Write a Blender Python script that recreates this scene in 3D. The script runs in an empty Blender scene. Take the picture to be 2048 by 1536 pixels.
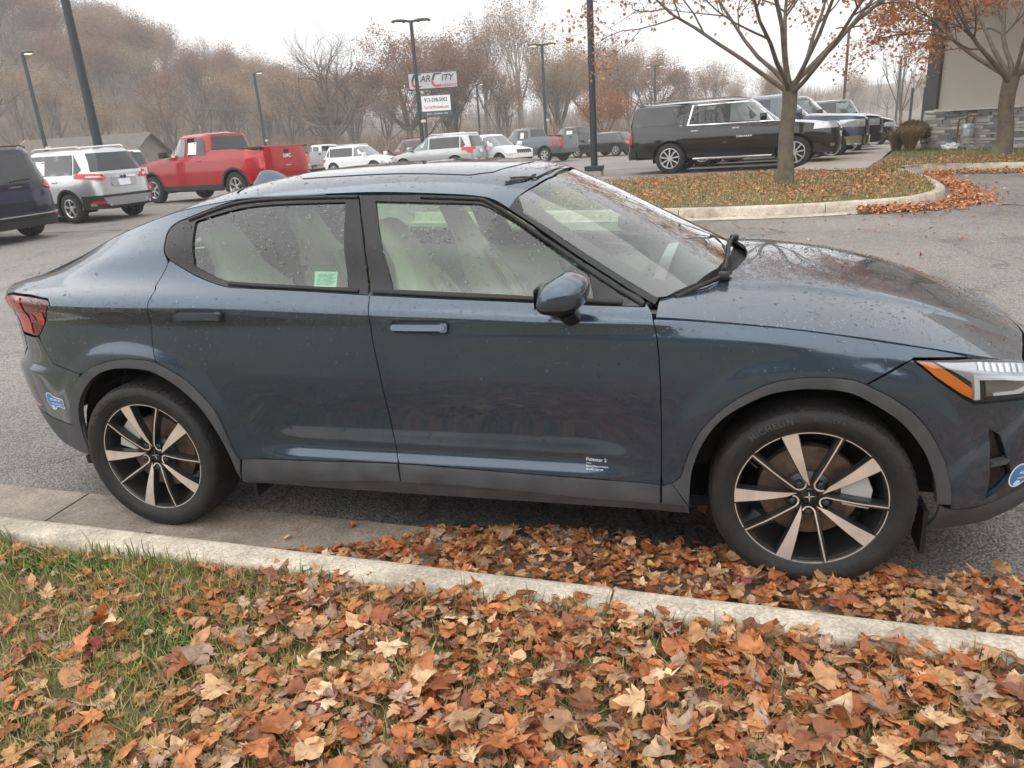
import bpy, bmesh, math, random
import numpy as np
from mathutils import Vector, Matrix
from mathutils.geometry import delaunay_2d_cdt
rng = np.random.default_rng(7)
random.seed(7)
SC = bpy.context.scene
COL = SC.collection
# ------------------------------------------------------------------ camera
CAM_LOC = np.array([2.4392, -2.4966, 1.604])
def _axes(yaw, pitch, roll):
    f = np.array([math.sin(yaw) * math.cos(pitch), math.cos(yaw) * math.cos(pitch), -math.sin(pitch)])
    r = np.array([math.cos(yaw), -math.sin(yaw), 0.0]); d = np.cross(f, r)
    c, s = math.cos(roll), math.sin(roll)
    return f, c * r + s * d, -s * r + c * d
CF, CR, CD = _axes(-.2913, .3245, .0673)
cd = bpy.data.cameras.new('camera'); cam = bpy.data.objects.new('camera', cd); COL.objects.link(cam)
cd.sensor_width = 36; cd.lens = 1499 / 2048 * 36; cd.clip_start = .05; cd.clip_end = 2000
cam.matrix_world = Matrix(((CR[0], -CD[0], -CF[0], CAM_LOC[0]), (CR[1], -CD[1], -CF[1], CAM_LOC[1]), (CR[2], -CD[2], -CF[2], CAM_LOC[2]), (0, 0, 0, 1)))
SC.camera = cam
# ------------------------------------------------------------------ overcast sky, weak soft sun, exposure
SUN_EL, SUN_AZ = math.radians(62), math.radians(200)
world = bpy.data.worlds.new('World'); SC.world = world; world.use_nodes = True
nt = world.node_tree; nt.nodes.clear()
sky = nt.nodes.new('ShaderNodeTexSky'); sky.sky_type = 'NISHITA'; sky.sun_disc = False
sky.sun_elevation = SUN_EL; sky.sun_rotation = SUN_AZ; sky.air_density = 1.0; sky.dust_density = 4.0; sky.ozone_density = 1.0
hsv = nt.nodes.new('ShaderNodeHueSaturation'); hsv.inputs['Saturation'].default_value = .06
mixs = nt.nodes.new('ShaderNodeMixRGB'); mixs.inputs[0].default_value = .80; mixs.inputs[2].default_value = (7.0, 7.07, 7.2, 1)
bg = nt.nodes.new('ShaderNodeBackground'); bg.inputs[1].default_value = .10
wo = nt.nodes.new('ShaderNodeOutputWorld')
nt.links.new(sky.outputs[0], hsv.inputs['Color']); nt.links.new(hsv.outputs[0], mixs.inputs[1])
nt.links.new(mixs.outputs[0], bg.inputs[0]); nt.links.new(bg.outputs[0], wo.inputs[0])
sd = bpy.data.lights.new('sun', 'SUN'); sd.energy = 1.5; sd.angle = math.radians(140); sd.color = (1, .98, .955)
sun = bpy.data.objects.new('sun', sd); COL.objects.link(sun)
sun.rotation_euler = Vector((-math.sin(SUN_AZ) * math.cos(SUN_EL), -math.cos(SUN_AZ) * math.cos(SUN_EL), -math.sin(SUN_EL))).to_track_quat('-Z', 'Y').to_euler()
SC.view_settings.view_transform = 'Standard'; SC.view_settings.look = 'None'; SC.view_settings.gamma = 1
SC.view_settings.exposure = 0.98
SC.cycles.use_denoising = True
SC.cycles.max_bounces = 6; SC.cycles.diffuse_bounces = 2; SC.cycles.glossy_bounces = 3; SC.cycles.transmission_bounces = 4; SC.cycles.transparent_max_bounces = 12; SC.cycles.volume_bounces = 1
SC.cycles.use_adaptive_sampling = True; SC.cycles.adaptive_threshold = .03; SC.cycles.adaptive_min_samples = 16
SC.cycles.sample_clamp_indirect = 6
# ------------------------------------------------------------------ materials
MAT = {}
def mat(name, col=(.5, .5, .5), rough=.6, metal=0.0, coat=0.0, spec=.5, trans=0.0, emit=None, es=0.0, bump=None, vary=None, alpha=1.0, ior=1.45, sheen=0.0):
    """principled material; bump = (scale, strength, detail), vary = (scale, amount, detail) mottles the base colour"""
    if name in MAT: return MAT[name]
    m = bpy.data.materials.new(name); m.use_nodes = True; MAT[name] = m
    n = m.node_tree; b = n.nodes['Principled BSDF']
    b.inputs['Base Color'].default_value = (*col, 1); b.inputs['Roughness'].default_value = rough
    b.inputs['Metallic'].default_value = metal; b.inputs['Coat Weight'].default_value = coat; b.inputs['Coat Roughness'].default_value = .04
    b.inputs['Specular IOR Level'].default_value = spec; b.inputs['Transmission Weight'].default_value = trans; b.inputs['IOR'].default_value = ior
    if sheen: b.inputs['Sheen Weight'].default_value = sheen
    if emit: b.inputs['Emission Color'].default_value = (*emit, 1); b.inputs['Emission Strength'].default_value = es
    if bump or vary:
        tc = n.nodes.new('ShaderNodeTexCoord')
    if vary:
        t = n.nodes.new('ShaderNodeTexNoise'); t.inputs['Scale'].default_value = vary[0]; t.inputs['Detail'].default_value = vary[2] if len(vary) > 2 else 6
        n.links.new(tc.outputs['Object'], t.inputs['Vector'])
        r = n.nodes.new('ShaderNodeMapRange'); r.inputs['From Min'].default_value = .3; r.inputs['From Max'].default_value = .7
        r.inputs['To Min'].default_value = 1 - vary[1]; r.inputs['To Max'].default_value = 1 + vary[1]
        n.links.new(t.outputs['Fac'], r.inputs['Value'])
        mx = n.nodes.new('ShaderNodeVectorMath'); mx.operation = 'SCALE'; mx.inputs[0].default_value = col
        n.links.new(r.outputs[0], mx.inputs['Scale']); n.links.new(mx.outputs[0], b.inputs['Base Color'])
    if bump:
        t = n.nodes.new('ShaderNodeTexNoise'); t.inputs['Scale'].default_value = bump[0]; t.inputs['Detail'].default_value = bump[2] if len(bump) > 2 else 4
        n.links.new(tc.outputs['Object'], t.inputs['Vector'])
        bn = n.nodes.new('ShaderNodeBump'); bn.inputs['Strength'].default_value = bump[1]; bn.inputs['Distance'].default_value = .01
        n.links.new(t.outputs['Fac'], bn.inputs['Height']); n.links.new(bn.outputs[0], b.inputs['Normal'])
    return m
def glass_mat(name, tint, refl=1.7, rough=0.0):
    """thin pane: tinted straight-through light plus Fresnel reflection"""
    if name in MAT: return MAT[name]
    m = bpy.data.materials.new(name); m.use_nodes = True; MAT[name] = m
    n = m.node_tree; n.nodes.clear()
    tr = n.nodes.new('ShaderNodeBsdfTransparent'); tr.inputs[0].default_value = (*tint, 1)
    gl = n.nodes.new('ShaderNodeBsdfGlossy'); gl.inputs['Roughness'].default_value = rough; gl.inputs[0].default_value = (1, 1, 1, 1)
    fr = n.nodes.new('ShaderNodeFresnel'); fr.inputs[0].default_value = 1.52
    ge = n.nodes.new('ShaderNodeNewGeometry'); ir = n.nodes.new('ShaderNodeMapRange'); ir.inputs['To Min'].default_value = 1.52; ir.inputs['To Max'].default_value = 1 / 1.52
    n.links.new(ge.outputs['Backfacing'], ir.inputs['Value']); n.links.new(ir.outputs[0], fr.inputs[0])      # a pane reflects the same from both sides
    mu = n.nodes.new('ShaderNodeMath'); mu.operation = 'MULTIPLY'; mu.inputs[1].default_value = refl; mu.use_clamp = True
    mx = n.nodes.new('ShaderNodeMixShader'); o = n.nodes.new('ShaderNodeOutputMaterial')
    n.links.new(fr.outputs[0], mu.inputs[0]); n.links.new(mu.outputs[0], mx.inputs[0]); n.links.new(tr.outputs[0], mx.inputs[1]); n.links.new(gl.outputs[0], mx.inputs[2])
    n.links.new(mx.outputs[0], o.inputs[0])
    return m
def attr_mat(name, rough=.8, trans=.0, bump=None, spec=.3, vary=None):
    """colour from the mesh colour attribute 'Col' (each leaf / blade has its own colour); trans adds light passing through"""
    if name in MAT: return MAT[name]
    m = bpy.data.materials.new(name); m.use_nodes = True; MAT[name] = m
    n = m.node_tree; b = n.nodes['Principled BSDF']; b.inputs['Roughness'].default_value = rough; b.inputs['Specular IOR Level'].default_value = spec
    a = n.nodes.new('ShaderNodeAttribute'); a.attribute_name = 'Col'
    src = a.outputs['Color']
    if vary:
        tc = n.nodes.new('ShaderNodeTexCoord')
        t = n.nodes.new('ShaderNodeTexNoise'); t.inputs['Scale'].default_value = vary[0]; t.inputs['Detail'].default_value = 5
        n.links.new(tc.outputs['Object'], t.inputs['Vector'])
        r = n.nodes.new('ShaderNodeMapRange'); r.inputs['From Min'].default_value = .3; r.inputs['From Max'].default_value = .7; r.inputs['To Min'].default_value = 1 - vary[1]; r.inputs['To Max'].default_value = 1 + vary[1]
        n.links.new(t.outputs['Fac'], r.inputs['Value'])
        mx = n.nodes.new('ShaderNodeVectorMath'); mx.operation = 'SCALE'
        n.links.new(src, mx.inputs[0]); n.links.new(r.outputs[0], mx.inputs['Scale']); src = mx.outputs[0]
    n.links.new(src, b.inputs['Base Color'])
    if trans:
        o = n.nodes['Material Output']; tl = n.nodes.new('ShaderNodeBsdfTranslucent'); ms = n.nodes.new('ShaderNodeMixShader'); ms.inputs[0].default_value = trans
        n.links.new(src, tl.inputs[0]); n.links.new(b.outputs[0], ms.inputs[1]); n.links.new(tl.outputs[0], ms.inputs[2]); n.links.new(ms.outputs[0], o.inputs[0])
    return m
# ------------------------------------------------------------------ mesh helpers
def mesh_np(name, V, F, cols=None):
    """F: array (n,3) or (n,4), or a list of tuples of mixed size"""
    me = bpy.data.meshes.new(name)
    V = np.asarray(V, dtype=np.float32).reshape(-1, 3)
    if isinstance(F, np.ndarray) and F.ndim == 2:
        n, k = F.shape
        me.vertices.add(len(V)); me.vertices.foreach_set('co', V.ravel())
        me.loops.add(n * k); me.loops.foreach_set('vertex_index', F.astype(np.int32).ravel())
        me.polygons.add(n); me.polygons.foreach_set('loop_start', np.arange(0, n * k, k, dtype=np.int32))
        me.update(calc_edges=True)
    else:
        me.from_pydata([tuple(map(float, v)) for v in V], [], [tuple(map(int, f)) for f in F])
    if cols is not None:
        ca = me.color_attributes.new('Col', 'FLOAT_COLOR', 'POINT')
        c = np.ones((len(V), 4), np.float32); c[:, :3] = cols
        ca.data.foreach_set('color', c.ravel())
    return me
def link(name, me, m=None, parent=None, smooth=False, loc=None, rot=None):
    o = bpy.data.objects.new(name, me); COL.objects.link(o)
    if m is not None and me is not None:
        for x in (m if isinstance(m, (list, tuple)) else [m]): me.materials.append(x)
    if parent is not None: o.parent = parent
    if smooth: me.polygons.foreach_set('use_smooth', np.ones(len(me.polygons), dtype=bool))
    if loc is not None: o.location = loc
    if rot is not None: o.rotation_euler = rot
    return o
def tag(o, label=None, cat=None, group=None, kind=None):
    if label: o['label'] = label
    if cat: o['category'] = cat
    if group: o['group'] = group
    if kind: o['kind'] = kind
    return o
def empty(name, loc=(0, 0, 0), rz=0.0, parent=None):
    o = bpy.data.objects.new(name, None); COL.objects.link(o); o.location = loc; o.rotation_euler = (0, 0, rz)
    if parent is not None: o.parent = parent
    o.empty_display_size = .1
    return o
def copy_tree(o, parent=None):
    c = o.copy(); COL.objects.link(c); c.parent = parent
    for ch in list(o.children): copy_tree(ch, c)
    return c
class MB:
    """collects simple solids into one mesh"""
    def __init__(s): s.V = []; s.F = []
    def add(s, V, F):
        k = len(s.V); s.V += [tuple(map(float, v)) for v in V]; s.F += [tuple(i + k for i in f) for f in F]; return s
    def box(s, a, b, bev=0.0):
        (x0, y0, z0), (x1, y1, z1) = a, b
        if bev <= 0:
            return s.add([(x0, y0, z0), (x1, y0, z0), (x1, y1, z0), (x0, y1, z0), (x0, y0, z1), (x1, y0, z1), (x1, y1, z1), (x0, y1, z1)],
                         [(0, 3, 2, 1), (4, 5, 6, 7), (0, 1, 5, 4), (1, 2, 6, 5), (2, 3, 7, 6), (3, 0, 4, 7)])
        lo = (x0, y0, z0); hi = (x1, y1, z1); bm = bmesh.new()
        bmesh.ops.create_cube(bm, size=1)
        for v in bm.verts:
            for i in range(3): v.co[i] = lo[i] if v.co[i] < 0 else hi[i]
        bmesh.ops.bevel(bm, geom=bm.edges[:], offset=bev, segments=2, profile=.5, affect='EDGES')
        bm.verts.index_update()
        s.add([v.co[:] for v in bm.verts], [[v.index for v in f.verts] for f in bm.faces]); bm.free(); return s
    def tube(s, pts, rad, n=8, caps=True):
        pts = [np.asarray(p, float) for p in pts]; rad = rad if hasattr(rad, '__len__') else [rad] * len(pts)
        k = len(s.V); ref = None
        for i, p in enumerate(pts):
            t = pts[min(i + 1, len(pts) - 1)] - pts[max(i - 1, 0)]; t = t / (np.linalg.norm(t) + 1e-9)
            if ref is None: ref = np.array([0, 0, 1.]) if abs(t[2]) < .9 else np.array([1., 0, 0])
            u = np.cross(t, ref); u /= np.linalg.norm(u) + 1e-9; v = np.cross(t, u); ref = np.cross(u, t)
            for j in range(n):
                a = 2 * math.pi * j / n; s.V.append(tuple(p + rad[i] * (math.cos(a) * u + math.sin(a) * v)))
        for i in range(len(pts) - 1):
            for j in range(n):
                a, b = k + i * n + j, k + i * n + (j + 1) % n
                s.F.append((a, b, b + n, a + n))
        if caps:
            s.F.append(tuple(k + j for j in range(n))[::-1]); s.F.append(tuple(k + (len(pts) - 1) * n + j for j in range(n)))
        return s
    def lathe(s, prof, n=32, axis='y', c=(0, 0, 0), closed=False):
        """prof: (r, h) pairs spun about the axis"""
        k = len(s.V); m = len(prof)
        for j in range(n):
            a = 2 * math.pi * j / n; ca, sa = math.cos(a), math.sin(a)
            for r, h in prof:
                p = (r * ca, h, r * sa) if axis == 'y' else ((r * ca, r * sa, h) if axis == 'z' else (h, r * ca, r * sa))
                s.V.append((p[0] + c[0], p[1] + c[1], p[2] + c[2]))
        for j in range(n):
            for i in range(m if closed else m - 1):
                a, b = k + j * m + i, k + ((j + 1) % n) * m + i
                a2, b2 = k + j * m + (i + 1) % m, k + ((j + 1) % n) * m + (i + 1) % m
                s.F.append((a, a2, b2, b))
        return s
    def prism(s, poly, d, axis='y', o=0.0):
        """2-D polygon extruded by d along an axis from offset o"""
        n = len(poly); k = len(s.V)
        def P(u, v, h): return {'y': (u, h, v), 'z': (u, v, h), 'x': (h, u, v)}[axis]
        for h in (o, o + d):
            for u, v in poly: s.V.append(P(u, v, h))
        s.F.append(tuple(k + i for i in range(n))); s.F.append(tuple(k + n + i for i in range(n))[::-1])
        for i in range(n): s.F.append((k + i, k + n + i, k + n + (i + 1) % n, k + (i + 1) % n))
        return s
    def grid(s, fn, us, vs):
        k = len(s.V)
        for u in us:
            for v in vs: s.V.append(tuple(map(float, fn(u, v))))
        nv = len(vs)
        for i in range(len(us) - 1):
            for j in range(nv - 1):
                a = k + i * nv + j; s.F.append((a, a + 1, a + nv + 1, a + nv))
        return s
    def build(s, name, m, parent=None, smooth=False, fix=True, loc=None, rot=None):
        me = bpy.data.meshes.new(name); me.from_pydata(s.V, [], s.F)
        if fix:
            bm = bmesh.new(); bm.from_mesh(me); bmesh.ops.recalc_face_normals(bm, faces=bm.faces[:]); bm.to_mesh(me); bm.free()
        o = link(name, me, m, parent, smooth, loc, rot)
        if smooth:
            try: me.set_sharp_from_angle(angle=math.radians(38))
            except Exception: pass
        return o
def smooth_line(pts, n=6, closed=False):
    """Catmull-Rom through the points"""
    P = np.asarray(pts, float)
    if len(P) < 3: return P
    Q = np.vstack([2 * P[0] - P[1], P, 2 * P[-1] - P[-2]]); out = []
    for i in range(1, len(Q) - 2):
        p0, p1, p2, p3 = Q[i - 1], Q[i], Q[i + 1], Q[i + 2]
        for t in np.arange(n) / n:
            out.append(.5 * (2 * p1 + (p2 - p0) * t + (2 * p0 - 5 * p1 + 4 * p2 - p3) * t * t + (3 * p1 - p0 - 3 * p2 + p3) * t ** 3))
    out.append(P[-1]); return np.array(out)
def resample(P, d, closed=True):
    P = np.asarray(P, float)
    if closed: P = np.vstack([P, P[:1]])
    out = []
    for a, b in zip(P[:-1], P[1:]):
        L = np.linalg.norm(b - a)
        if L < 1e-5: continue
        n = max(1, int(round(L / d)))
        for i in range(n): out.append(a + (b - a) * i / n)
    if not closed: out.append(P[-1])
    return np.array(out)
def inside(poly, pts):
    x, y = pts[:, 0], pts[:, 1]; c = np.zeros(len(pts), bool); n = len(poly); j = n - 1
    for i in range(n):
        xi, yi = poly[i]; xj, yj = poly[j]
        m = ((yi > y) != (yj > y)) & (x < (xj - xi) * (y - yi) / (yj - yi + 1e-15) + xi); c ^= m; j = i
    return c
def poly_dist(poly, pts):
    A = poly; B = np.roll(poly, -1, 0); d = np.full(len(pts), 1e9)
    for a, b in zip(A, B):
        ab = b - a; t = np.clip(((pts - a) @ ab) / (ab @ ab + 1e-15), 0, 1)
        d = np.minimum(d, np.linalg.norm(pts - (a + t[:, None] * ab), axis=1))
    return d
def inset(poly, g):
    """move a closed outline inwards by g"""
    P = np.asarray(poly, float); a = np.roll(P, 1, 0); b = np.roll(P, -1, 0)
    e1 = P - a; e2 = b - P
    n1 = np.stack([-e1[:, 1], e1[:, 0]], 1); n2 = np.stack([-e2[:, 1], e2[:, 0]], 1)
    n1 /= np.linalg.norm(n1, axis=1, keepdims=True) + 1e-12; n2 /= np.linalg.norm(n2, axis=1, keepdims=True) + 1e-12
    area = .5 * np.sum(P[:, 0] * b[:, 1] - b[:, 0] * P[:, 1])
    n = n1 + n2; n /= np.linalg.norm(n, axis=1, keepdims=True) + 1e-12
    c = np.clip(np.sum(n * n1, 1), .45, 1)[:, None]
    return P + n / c * g * (1 if area > 0 else -1)
def cdt(outer, holes, d):
    """triangulate a region with interior grid points spaced d -> (points, triangles, loops of outline indices)"""
    loops = [outer] + list(holes); pts = np.vstack(loops); loops_i = []; k = 0; edges = []
    for L in loops:
        idx = list(range(k, k + len(L))); loops_i.append(idx); edges += [(idx[i], idx[(i + 1) % len(idx)]) for i in range(len(idx))]; k += len(L)
    lo, hi = outer.min(0), outer.max(0)
    gx = np.arange(lo[0] + d * .5, hi[0], d); gy = np.arange(lo[1] + d * .5, hi[1], d)
    G = np.array([(x + (d * .5 if j % 2 else 0), y) for j, y in enumerate(gy) for x in gx]) if len(gx) and len(gy) else np.zeros((0, 2))
    if len(G):
        m = inside(outer, G) & (poly_dist(outer, G) > d * .45)
        for h in holes: m &= ~inside(h, G) & (poly_dist(h, G) > d * .45)
        G = G[m]; allp = np.vstack([pts, G])
    else: allp = pts
    r = delaunay_2d_cdt([Vector(p) for p in allp], edges, [], 0, 1e-6)
    V = np.array([v[:] for v in r[0]]); T = np.array(r[2]); orig = r[3]
    c = V[T].mean(1); m = inside(outer, c)
    for h in holes: m &= ~inside(h, c)
    T = T[m]
    back = {}
    for i, o in enumerate(orig):
        for q in o: back.setdefault(q, i)
    loops_o = [[back[i] for i in L if i in back] for L in loops_i]
    return V, T, loops_o
def panel(name, outline, fn, m, parent, holes=(), d=.035, lip=.012, gap=.002, off=0.0, edge=None, normals=True, lipmat=None):
    """thin shaped panel: outline in the 2-D coordinates of the surface fn(u, v, off) -> (n,3) in place; edges turn inwards by lip"""
    o = np.asarray(outline, float)
    if gap: o = inset(resample(o, edge or d * .7), gap)
    else: o = resample(o, edge or d * .7)
    hs = [inset(resample(np.asarray(h, float), edge or d * .7), -gap) for h in holes]
    V2, T, loops = cdt(o, hs, d)
    P = fn(V2[:, 0], V2[:, 1], off); Q = fn(V2[:, 0], V2[:, 1], off - .004); N = (P - Q); N /= np.linalg.norm(N, axis=1, keepdims=True) + 1e-12
    # orient the triangles along the normal
    tn = np.cross(P[T[:, 1]] - P[T[:, 0]], P[T[:, 2]] - P[T[:, 0]]); fl = np.sum(tn * N[T].mean(1), 1) < 0
    T[fl] = T[fl][:, ::-1]
    V = [P]; F = [tuple(t) for t in T]; NN = [N]; k = len(P)
    if lip:
        for L in loops:
            n = len(L); a = P[L]; b = a - N[L] * lip
            nx = np.roll(a, -1, 0) - np.roll(a, 1, 0); sn = np.cross(nx, N[L]); sn /= np.linalg.norm(sn, axis=1, keepdims=True) + 1e-12
            cen = P.mean(0)
            V += [a, b]; NN += [sn, sn]
            F += [(k + i, k + (i + 1) % n, k + n + (i + 1) % n, k + n + i) for i in range(n)]; k += 2 * n
    V = np.vstack(V); NN = np.vstack(NN)
    me = bpy.data.meshes.new(name); me.from_pydata([tuple(v) for v in V], [], F)
    ob = link(name, me, m, parent, smooth=True)
    if normals:
        nt_ = len(T)
        for p in me.polygons[nt_:]: p.use_smooth = False
        ln = np.zeros((len(me.loops), 3), np.float32)   # zero = automatic
        li = np.array([l.vertex_index for l in me.loops]); cnt = nt_ * 3
        ln[:cnt] = NN[li[:cnt]]
        try: me.normals_split_custom_set([tuple(x) for x in ln])
        except Exception: pass
    return ob
def text_obj(name, s, size, m, parent=None, mw=None, depth=.001, font_bold=False, shear=0.0, space=1.0, warp=None, align='CENTER'):
    """lettering as a mesh; warp maps the flat points (x right, y up, z out) into place"""
    cu = bpy.data.curves.new(name, 'FONT'); cu.body = s; cu.size = size; cu.extrude = depth; cu.align_x = align; cu.align_y = 'CENTER'; cu.shear = shear; cu.space_character = space
    cu.resolution_u = 3
    if font_bold: cu.offset = size * .018
    t = bpy.data.objects.new('tmp', cu); COL.objects.link(t)
    dg = bpy.context.evaluated_depsgraph_get(); me = bpy.data.meshes.new_from_object(t.evaluated_get(dg)); bpy.data.objects.remove(t); bpy.data.curves.remove(cu)
    me.materials.clear()
    if warp is not None:
        n = len(me.vertices); co = np.zeros(n * 3, np.float32); me.vertices.foreach_get('co', co); co = warp(co.reshape(-1, 3).astype(float))
        me.vertices.foreach_set('co', np.asarray(co, np.float32).ravel()); me.update()
    o = link(name, me, m, parent)
    if mw is not None: o.matrix_local = mw
    return o

# ================================================================== ground
def pch_(xs, ys):
    xs = np.asarray(xs, float); ys = np.asarray(ys, float)
    def f(x):
        x = np.asarray(x, float); i = np.clip(np.searchsorted(xs, x) - 1, 0, len(xs) - 2)
        m = np.gradient(ys, xs); h = xs[i + 1] - xs[i]; t = np.clip((x - xs[i]) / h, 0, 1)
        return (1 + 2 * t) * (1 - t) ** 2 * ys[i] + t * (1 - t) ** 2 * h * m[i] + t * t * (3 - 2 * t) * ys[i + 1] + t * t * (t - 1) * h * m[i + 1]
    return f
_hr = pch_([-200, 0, 4, 10, 16, 22, 30, 40, 50, 70, 120, 900], [0, 0, 0, .08, .15, .18, .05, -.15, -.3, -.5, -.8, -.8])
def H0(x, y): return _hr((np.asarray(x) - 2.44) * -.287 + (np.asarray(y) + 2.5) * .958)
ASPH = mat('asphalt', (.155, .148, .140), .85)
def asphalt_nodes(m, base, dark):
    n = m.node_tree; b = n.nodes['Principled BSDF']; tc = n.nodes.new('ShaderNodeTexCoord')
    v = n.nodes.new('ShaderNodeTexVoronoi'); v.inputs['Scale'].default_value = 95; v.feature = 'F1'
    n.links.new(tc.outputs['Object'], v.inputs['Vector'])
    ns = n.nodes.new('ShaderNodeTexNoise'); ns.inputs['Scale'].default_value = .35; ns.inputs['Detail'].default_value = 8; ns.inputs['Roughness'].default_value = .62
    n.links.new(tc.outputs['Object'], ns.inputs['Vector'])
    wn = n.nodes.new('ShaderNodeTexWhiteNoise'); n.links.new(v.outputs['Position'], wn.inputs['Vector'])
    r1 = n.nodes.new('ShaderNodeMapRange'); r1.inputs['To Min'].default_value = .55; r1.inputs['To Max'].default_value = 1.5; n.links.new(wn.outputs['Value'], r1.inputs['Value'])
    r2 = n.nodes.new('ShaderNodeMapRange'); r2.inputs['From Min'].default_value = .3; r2.inputs['From Max'].default_value = .7; r2.inputs['To Min'].default_value = .74; r2.inputs['To Max'].default_value = 1.2; n.links.new(ns.outputs['Fac'], r2.inputs['Value'])
    mu = n.nodes.new('ShaderNodeMath'); mu.operation = 'MULTIPLY'; n.links.new(r1.outputs[0], mu.inputs[0]); n.links.new(r2.outputs[0], mu.inputs[1])
    st = n.nodes.new('ShaderNodeTexNoise'); st.inputs['Scale'].default_value = 1.3; st.inputs['Detail'].default_value = 5; n.links.new(tc.outputs['Object'], st.inputs['Vector'])
    r3 = n.nodes.new('ShaderNodeMapRange'); r3.inputs['From Min'].default_value = .56; r3.inputs['From Max'].default_value = .72; r3.inputs['To Min'].default_value = 1.0; r3.inputs['To Max'].default_value = .70; n.links.new(st.outputs['Fac'], r3.inputs['Value'])
    m0 = n.nodes.new('ShaderNodeMath'); m0.operation = 'MULTIPLY'; n.links.new(mu.outputs[0], m0.inputs[0]); n.links.new(r3.outputs[0], m0.inputs[1]); mu = m0
    # hairline cracks
    cv = n.nodes.new('ShaderNodeTexVoronoi'); cv.feature = 'DISTANCE_TO_EDGE'; cv.inputs['Scale'].default_value = .32
    nz = n.nodes.new('ShaderNodeTexNoise'); nz.inputs['Scale'].default_value = 1.6; nz.inputs['Detail'].default_value = 6
    n.links.new(tc.outputs['Object'], nz.inputs['Vector']); av = n.nodes.new('ShaderNodeVectorMath'); av.operation = 'MULTIPLY_ADD'
    n.links.new(nz.outputs['Color'], av.inputs[0]); av.inputs[1].default_value = (.9, .9, .9); n.links.new(tc.outputs['Object'], av.inputs[2]); n.links.new(av.outputs[0], cv.inputs['Vector'])
    cr = n.nodes.new('ShaderNodeMapRange'); cr.inputs['From Min'].default_value = .001; cr.inputs['From Max'].default_value = .006; cr.inputs['To Min'].default_value = .6; n.links.new(cv.outputs['Distance'], cr.inputs['Value'])
    m2 = n.nodes.new('ShaderNodeMath'); m2.operation = 'MULTIPLY'; n.links.new(mu.outputs[0], m2.inputs[0]); n.links.new(cr.outputs[0], m2.inputs[1])
    sc = n.nodes.new('ShaderNodeVectorMath'); sc.operation = 'SCALE'; sc.inputs[0].default_value = base; n.links.new(m2.outputs[0], sc.inputs['Scale']); n.links.new(sc.outputs[0], b.inputs['Base Color'])
    bp = n.nodes.new('ShaderNodeBump'); bp.inputs['Strength'].default_value = .9; bp.inputs['Distance'].default_value = .006; n.links.new(v.outputs['Distance'], bp.inputs['Height']); bp.invert = True
    n.links.new(bp.outputs[0], b.inputs['Normal'])
asphalt_nodes(ASPH, (.20, .183, .168), .5)
def concrete(name, base, rough):
    m = mat(name, base, rough); n = m.node_tree; b = n.nodes['Principled BSDF']; tc = n.nodes.new('ShaderNodeTexCoord'); prev = None
    def rng_(src, lo, hi, a, c):
        r = n.nodes.new('ShaderNodeMapRange'); r.inputs['From Min'].default_value = a; r.inputs['From Max'].default_value = c; r.inputs['To Min'].default_value = lo; r.inputs['To Max'].default_value = hi; n.links.new(src, r.inputs['Value']); return r.outputs[0]
    outs = []
    for sc_, det, lo, hi in ((1.3, 8, .62, 1.12), (9, 10, .78, 1.16), (70, 4, .82, 1.14)):
        t = n.nodes.new('ShaderNodeTexNoise'); t.inputs['Scale'].default_value = sc_; t.inputs['Detail'].default_value = det; t.inputs['Roughness'].default_value = .65; n.links.new(tc.outputs['Object'], t.inputs['Vector']); outs.append(rng_(t.outputs['Fac'], lo, hi, .34, .62))
    v = n.nodes.new('ShaderNodeTexVoronoi'); v.inputs['Scale'].default_value = 120; n.links.new(tc.outputs['Object'], v.inputs['Vector']); w = n.nodes.new('ShaderNodeTexWhiteNoise'); n.links.new(v.outputs['Position'], w.inputs['Vector']); outs.append(rng_(w.outputs['Value'], .86, 1.22, 0, 1))
    cur = outs[0]
    for o_ in outs[1:]:
        mu = n.nodes.new('ShaderNodeMath'); mu.operation = 'MULTIPLY'; n.links.new(cur, mu.inputs[0]); n.links.new(o_, mu.inputs[1]); cur = mu.outputs[0]
    sc = n.nodes.new('ShaderNodeVectorMath'); sc.operation = 'SCALE'; sc.inputs[0].default_value = base; n.links.new(cur, sc.inputs['Scale']); n.links.new(sc.outputs[0], b.inputs['Base Color'])
    bp = n.nodes.new('ShaderNodeBump'); bp.inputs['Strength'].default_value = .6; bp.inputs['Distance'].default_value = .004; n.links.new(cur, bp.inputs['Height']); n.links.new(bp.outputs[0], b.inputs['Normal'])
    return m
CONC = concrete('pale concrete', (.46, .405, .325), .85)
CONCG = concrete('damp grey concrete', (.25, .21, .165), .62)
SOILG = mat('dull turf soil', (.15, .125, .06), .95, vary=(6, .4, 8), bump=(40, .6))
def sheet(name, poly, dz, m, d=1.0, fall=0.0, label=None):
    """flat-lying piece of ground that follows the lie of the land"""
    o = resample(np.asarray(poly, float), d); V2, T, _ = cdt(o, [], d)
    z = H0(V2[:, 0], V2[:, 1]) + dz
    a = V2[T]; ar = (a[:, 1, 0] - a[:, 0, 0]) * (a[:, 2, 1] - a[:, 0, 1]) - (a[:, 1, 1] - a[:, 0, 1]) * (a[:, 2, 0] - a[:, 0, 0])
    T[ar < 0] = T[ar < 0][:, ::-1]
    ob = link(name, mesh_np(name, np.column_stack([V2, z]), T), m); tag(ob, kind='structure'); return ob
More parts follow.
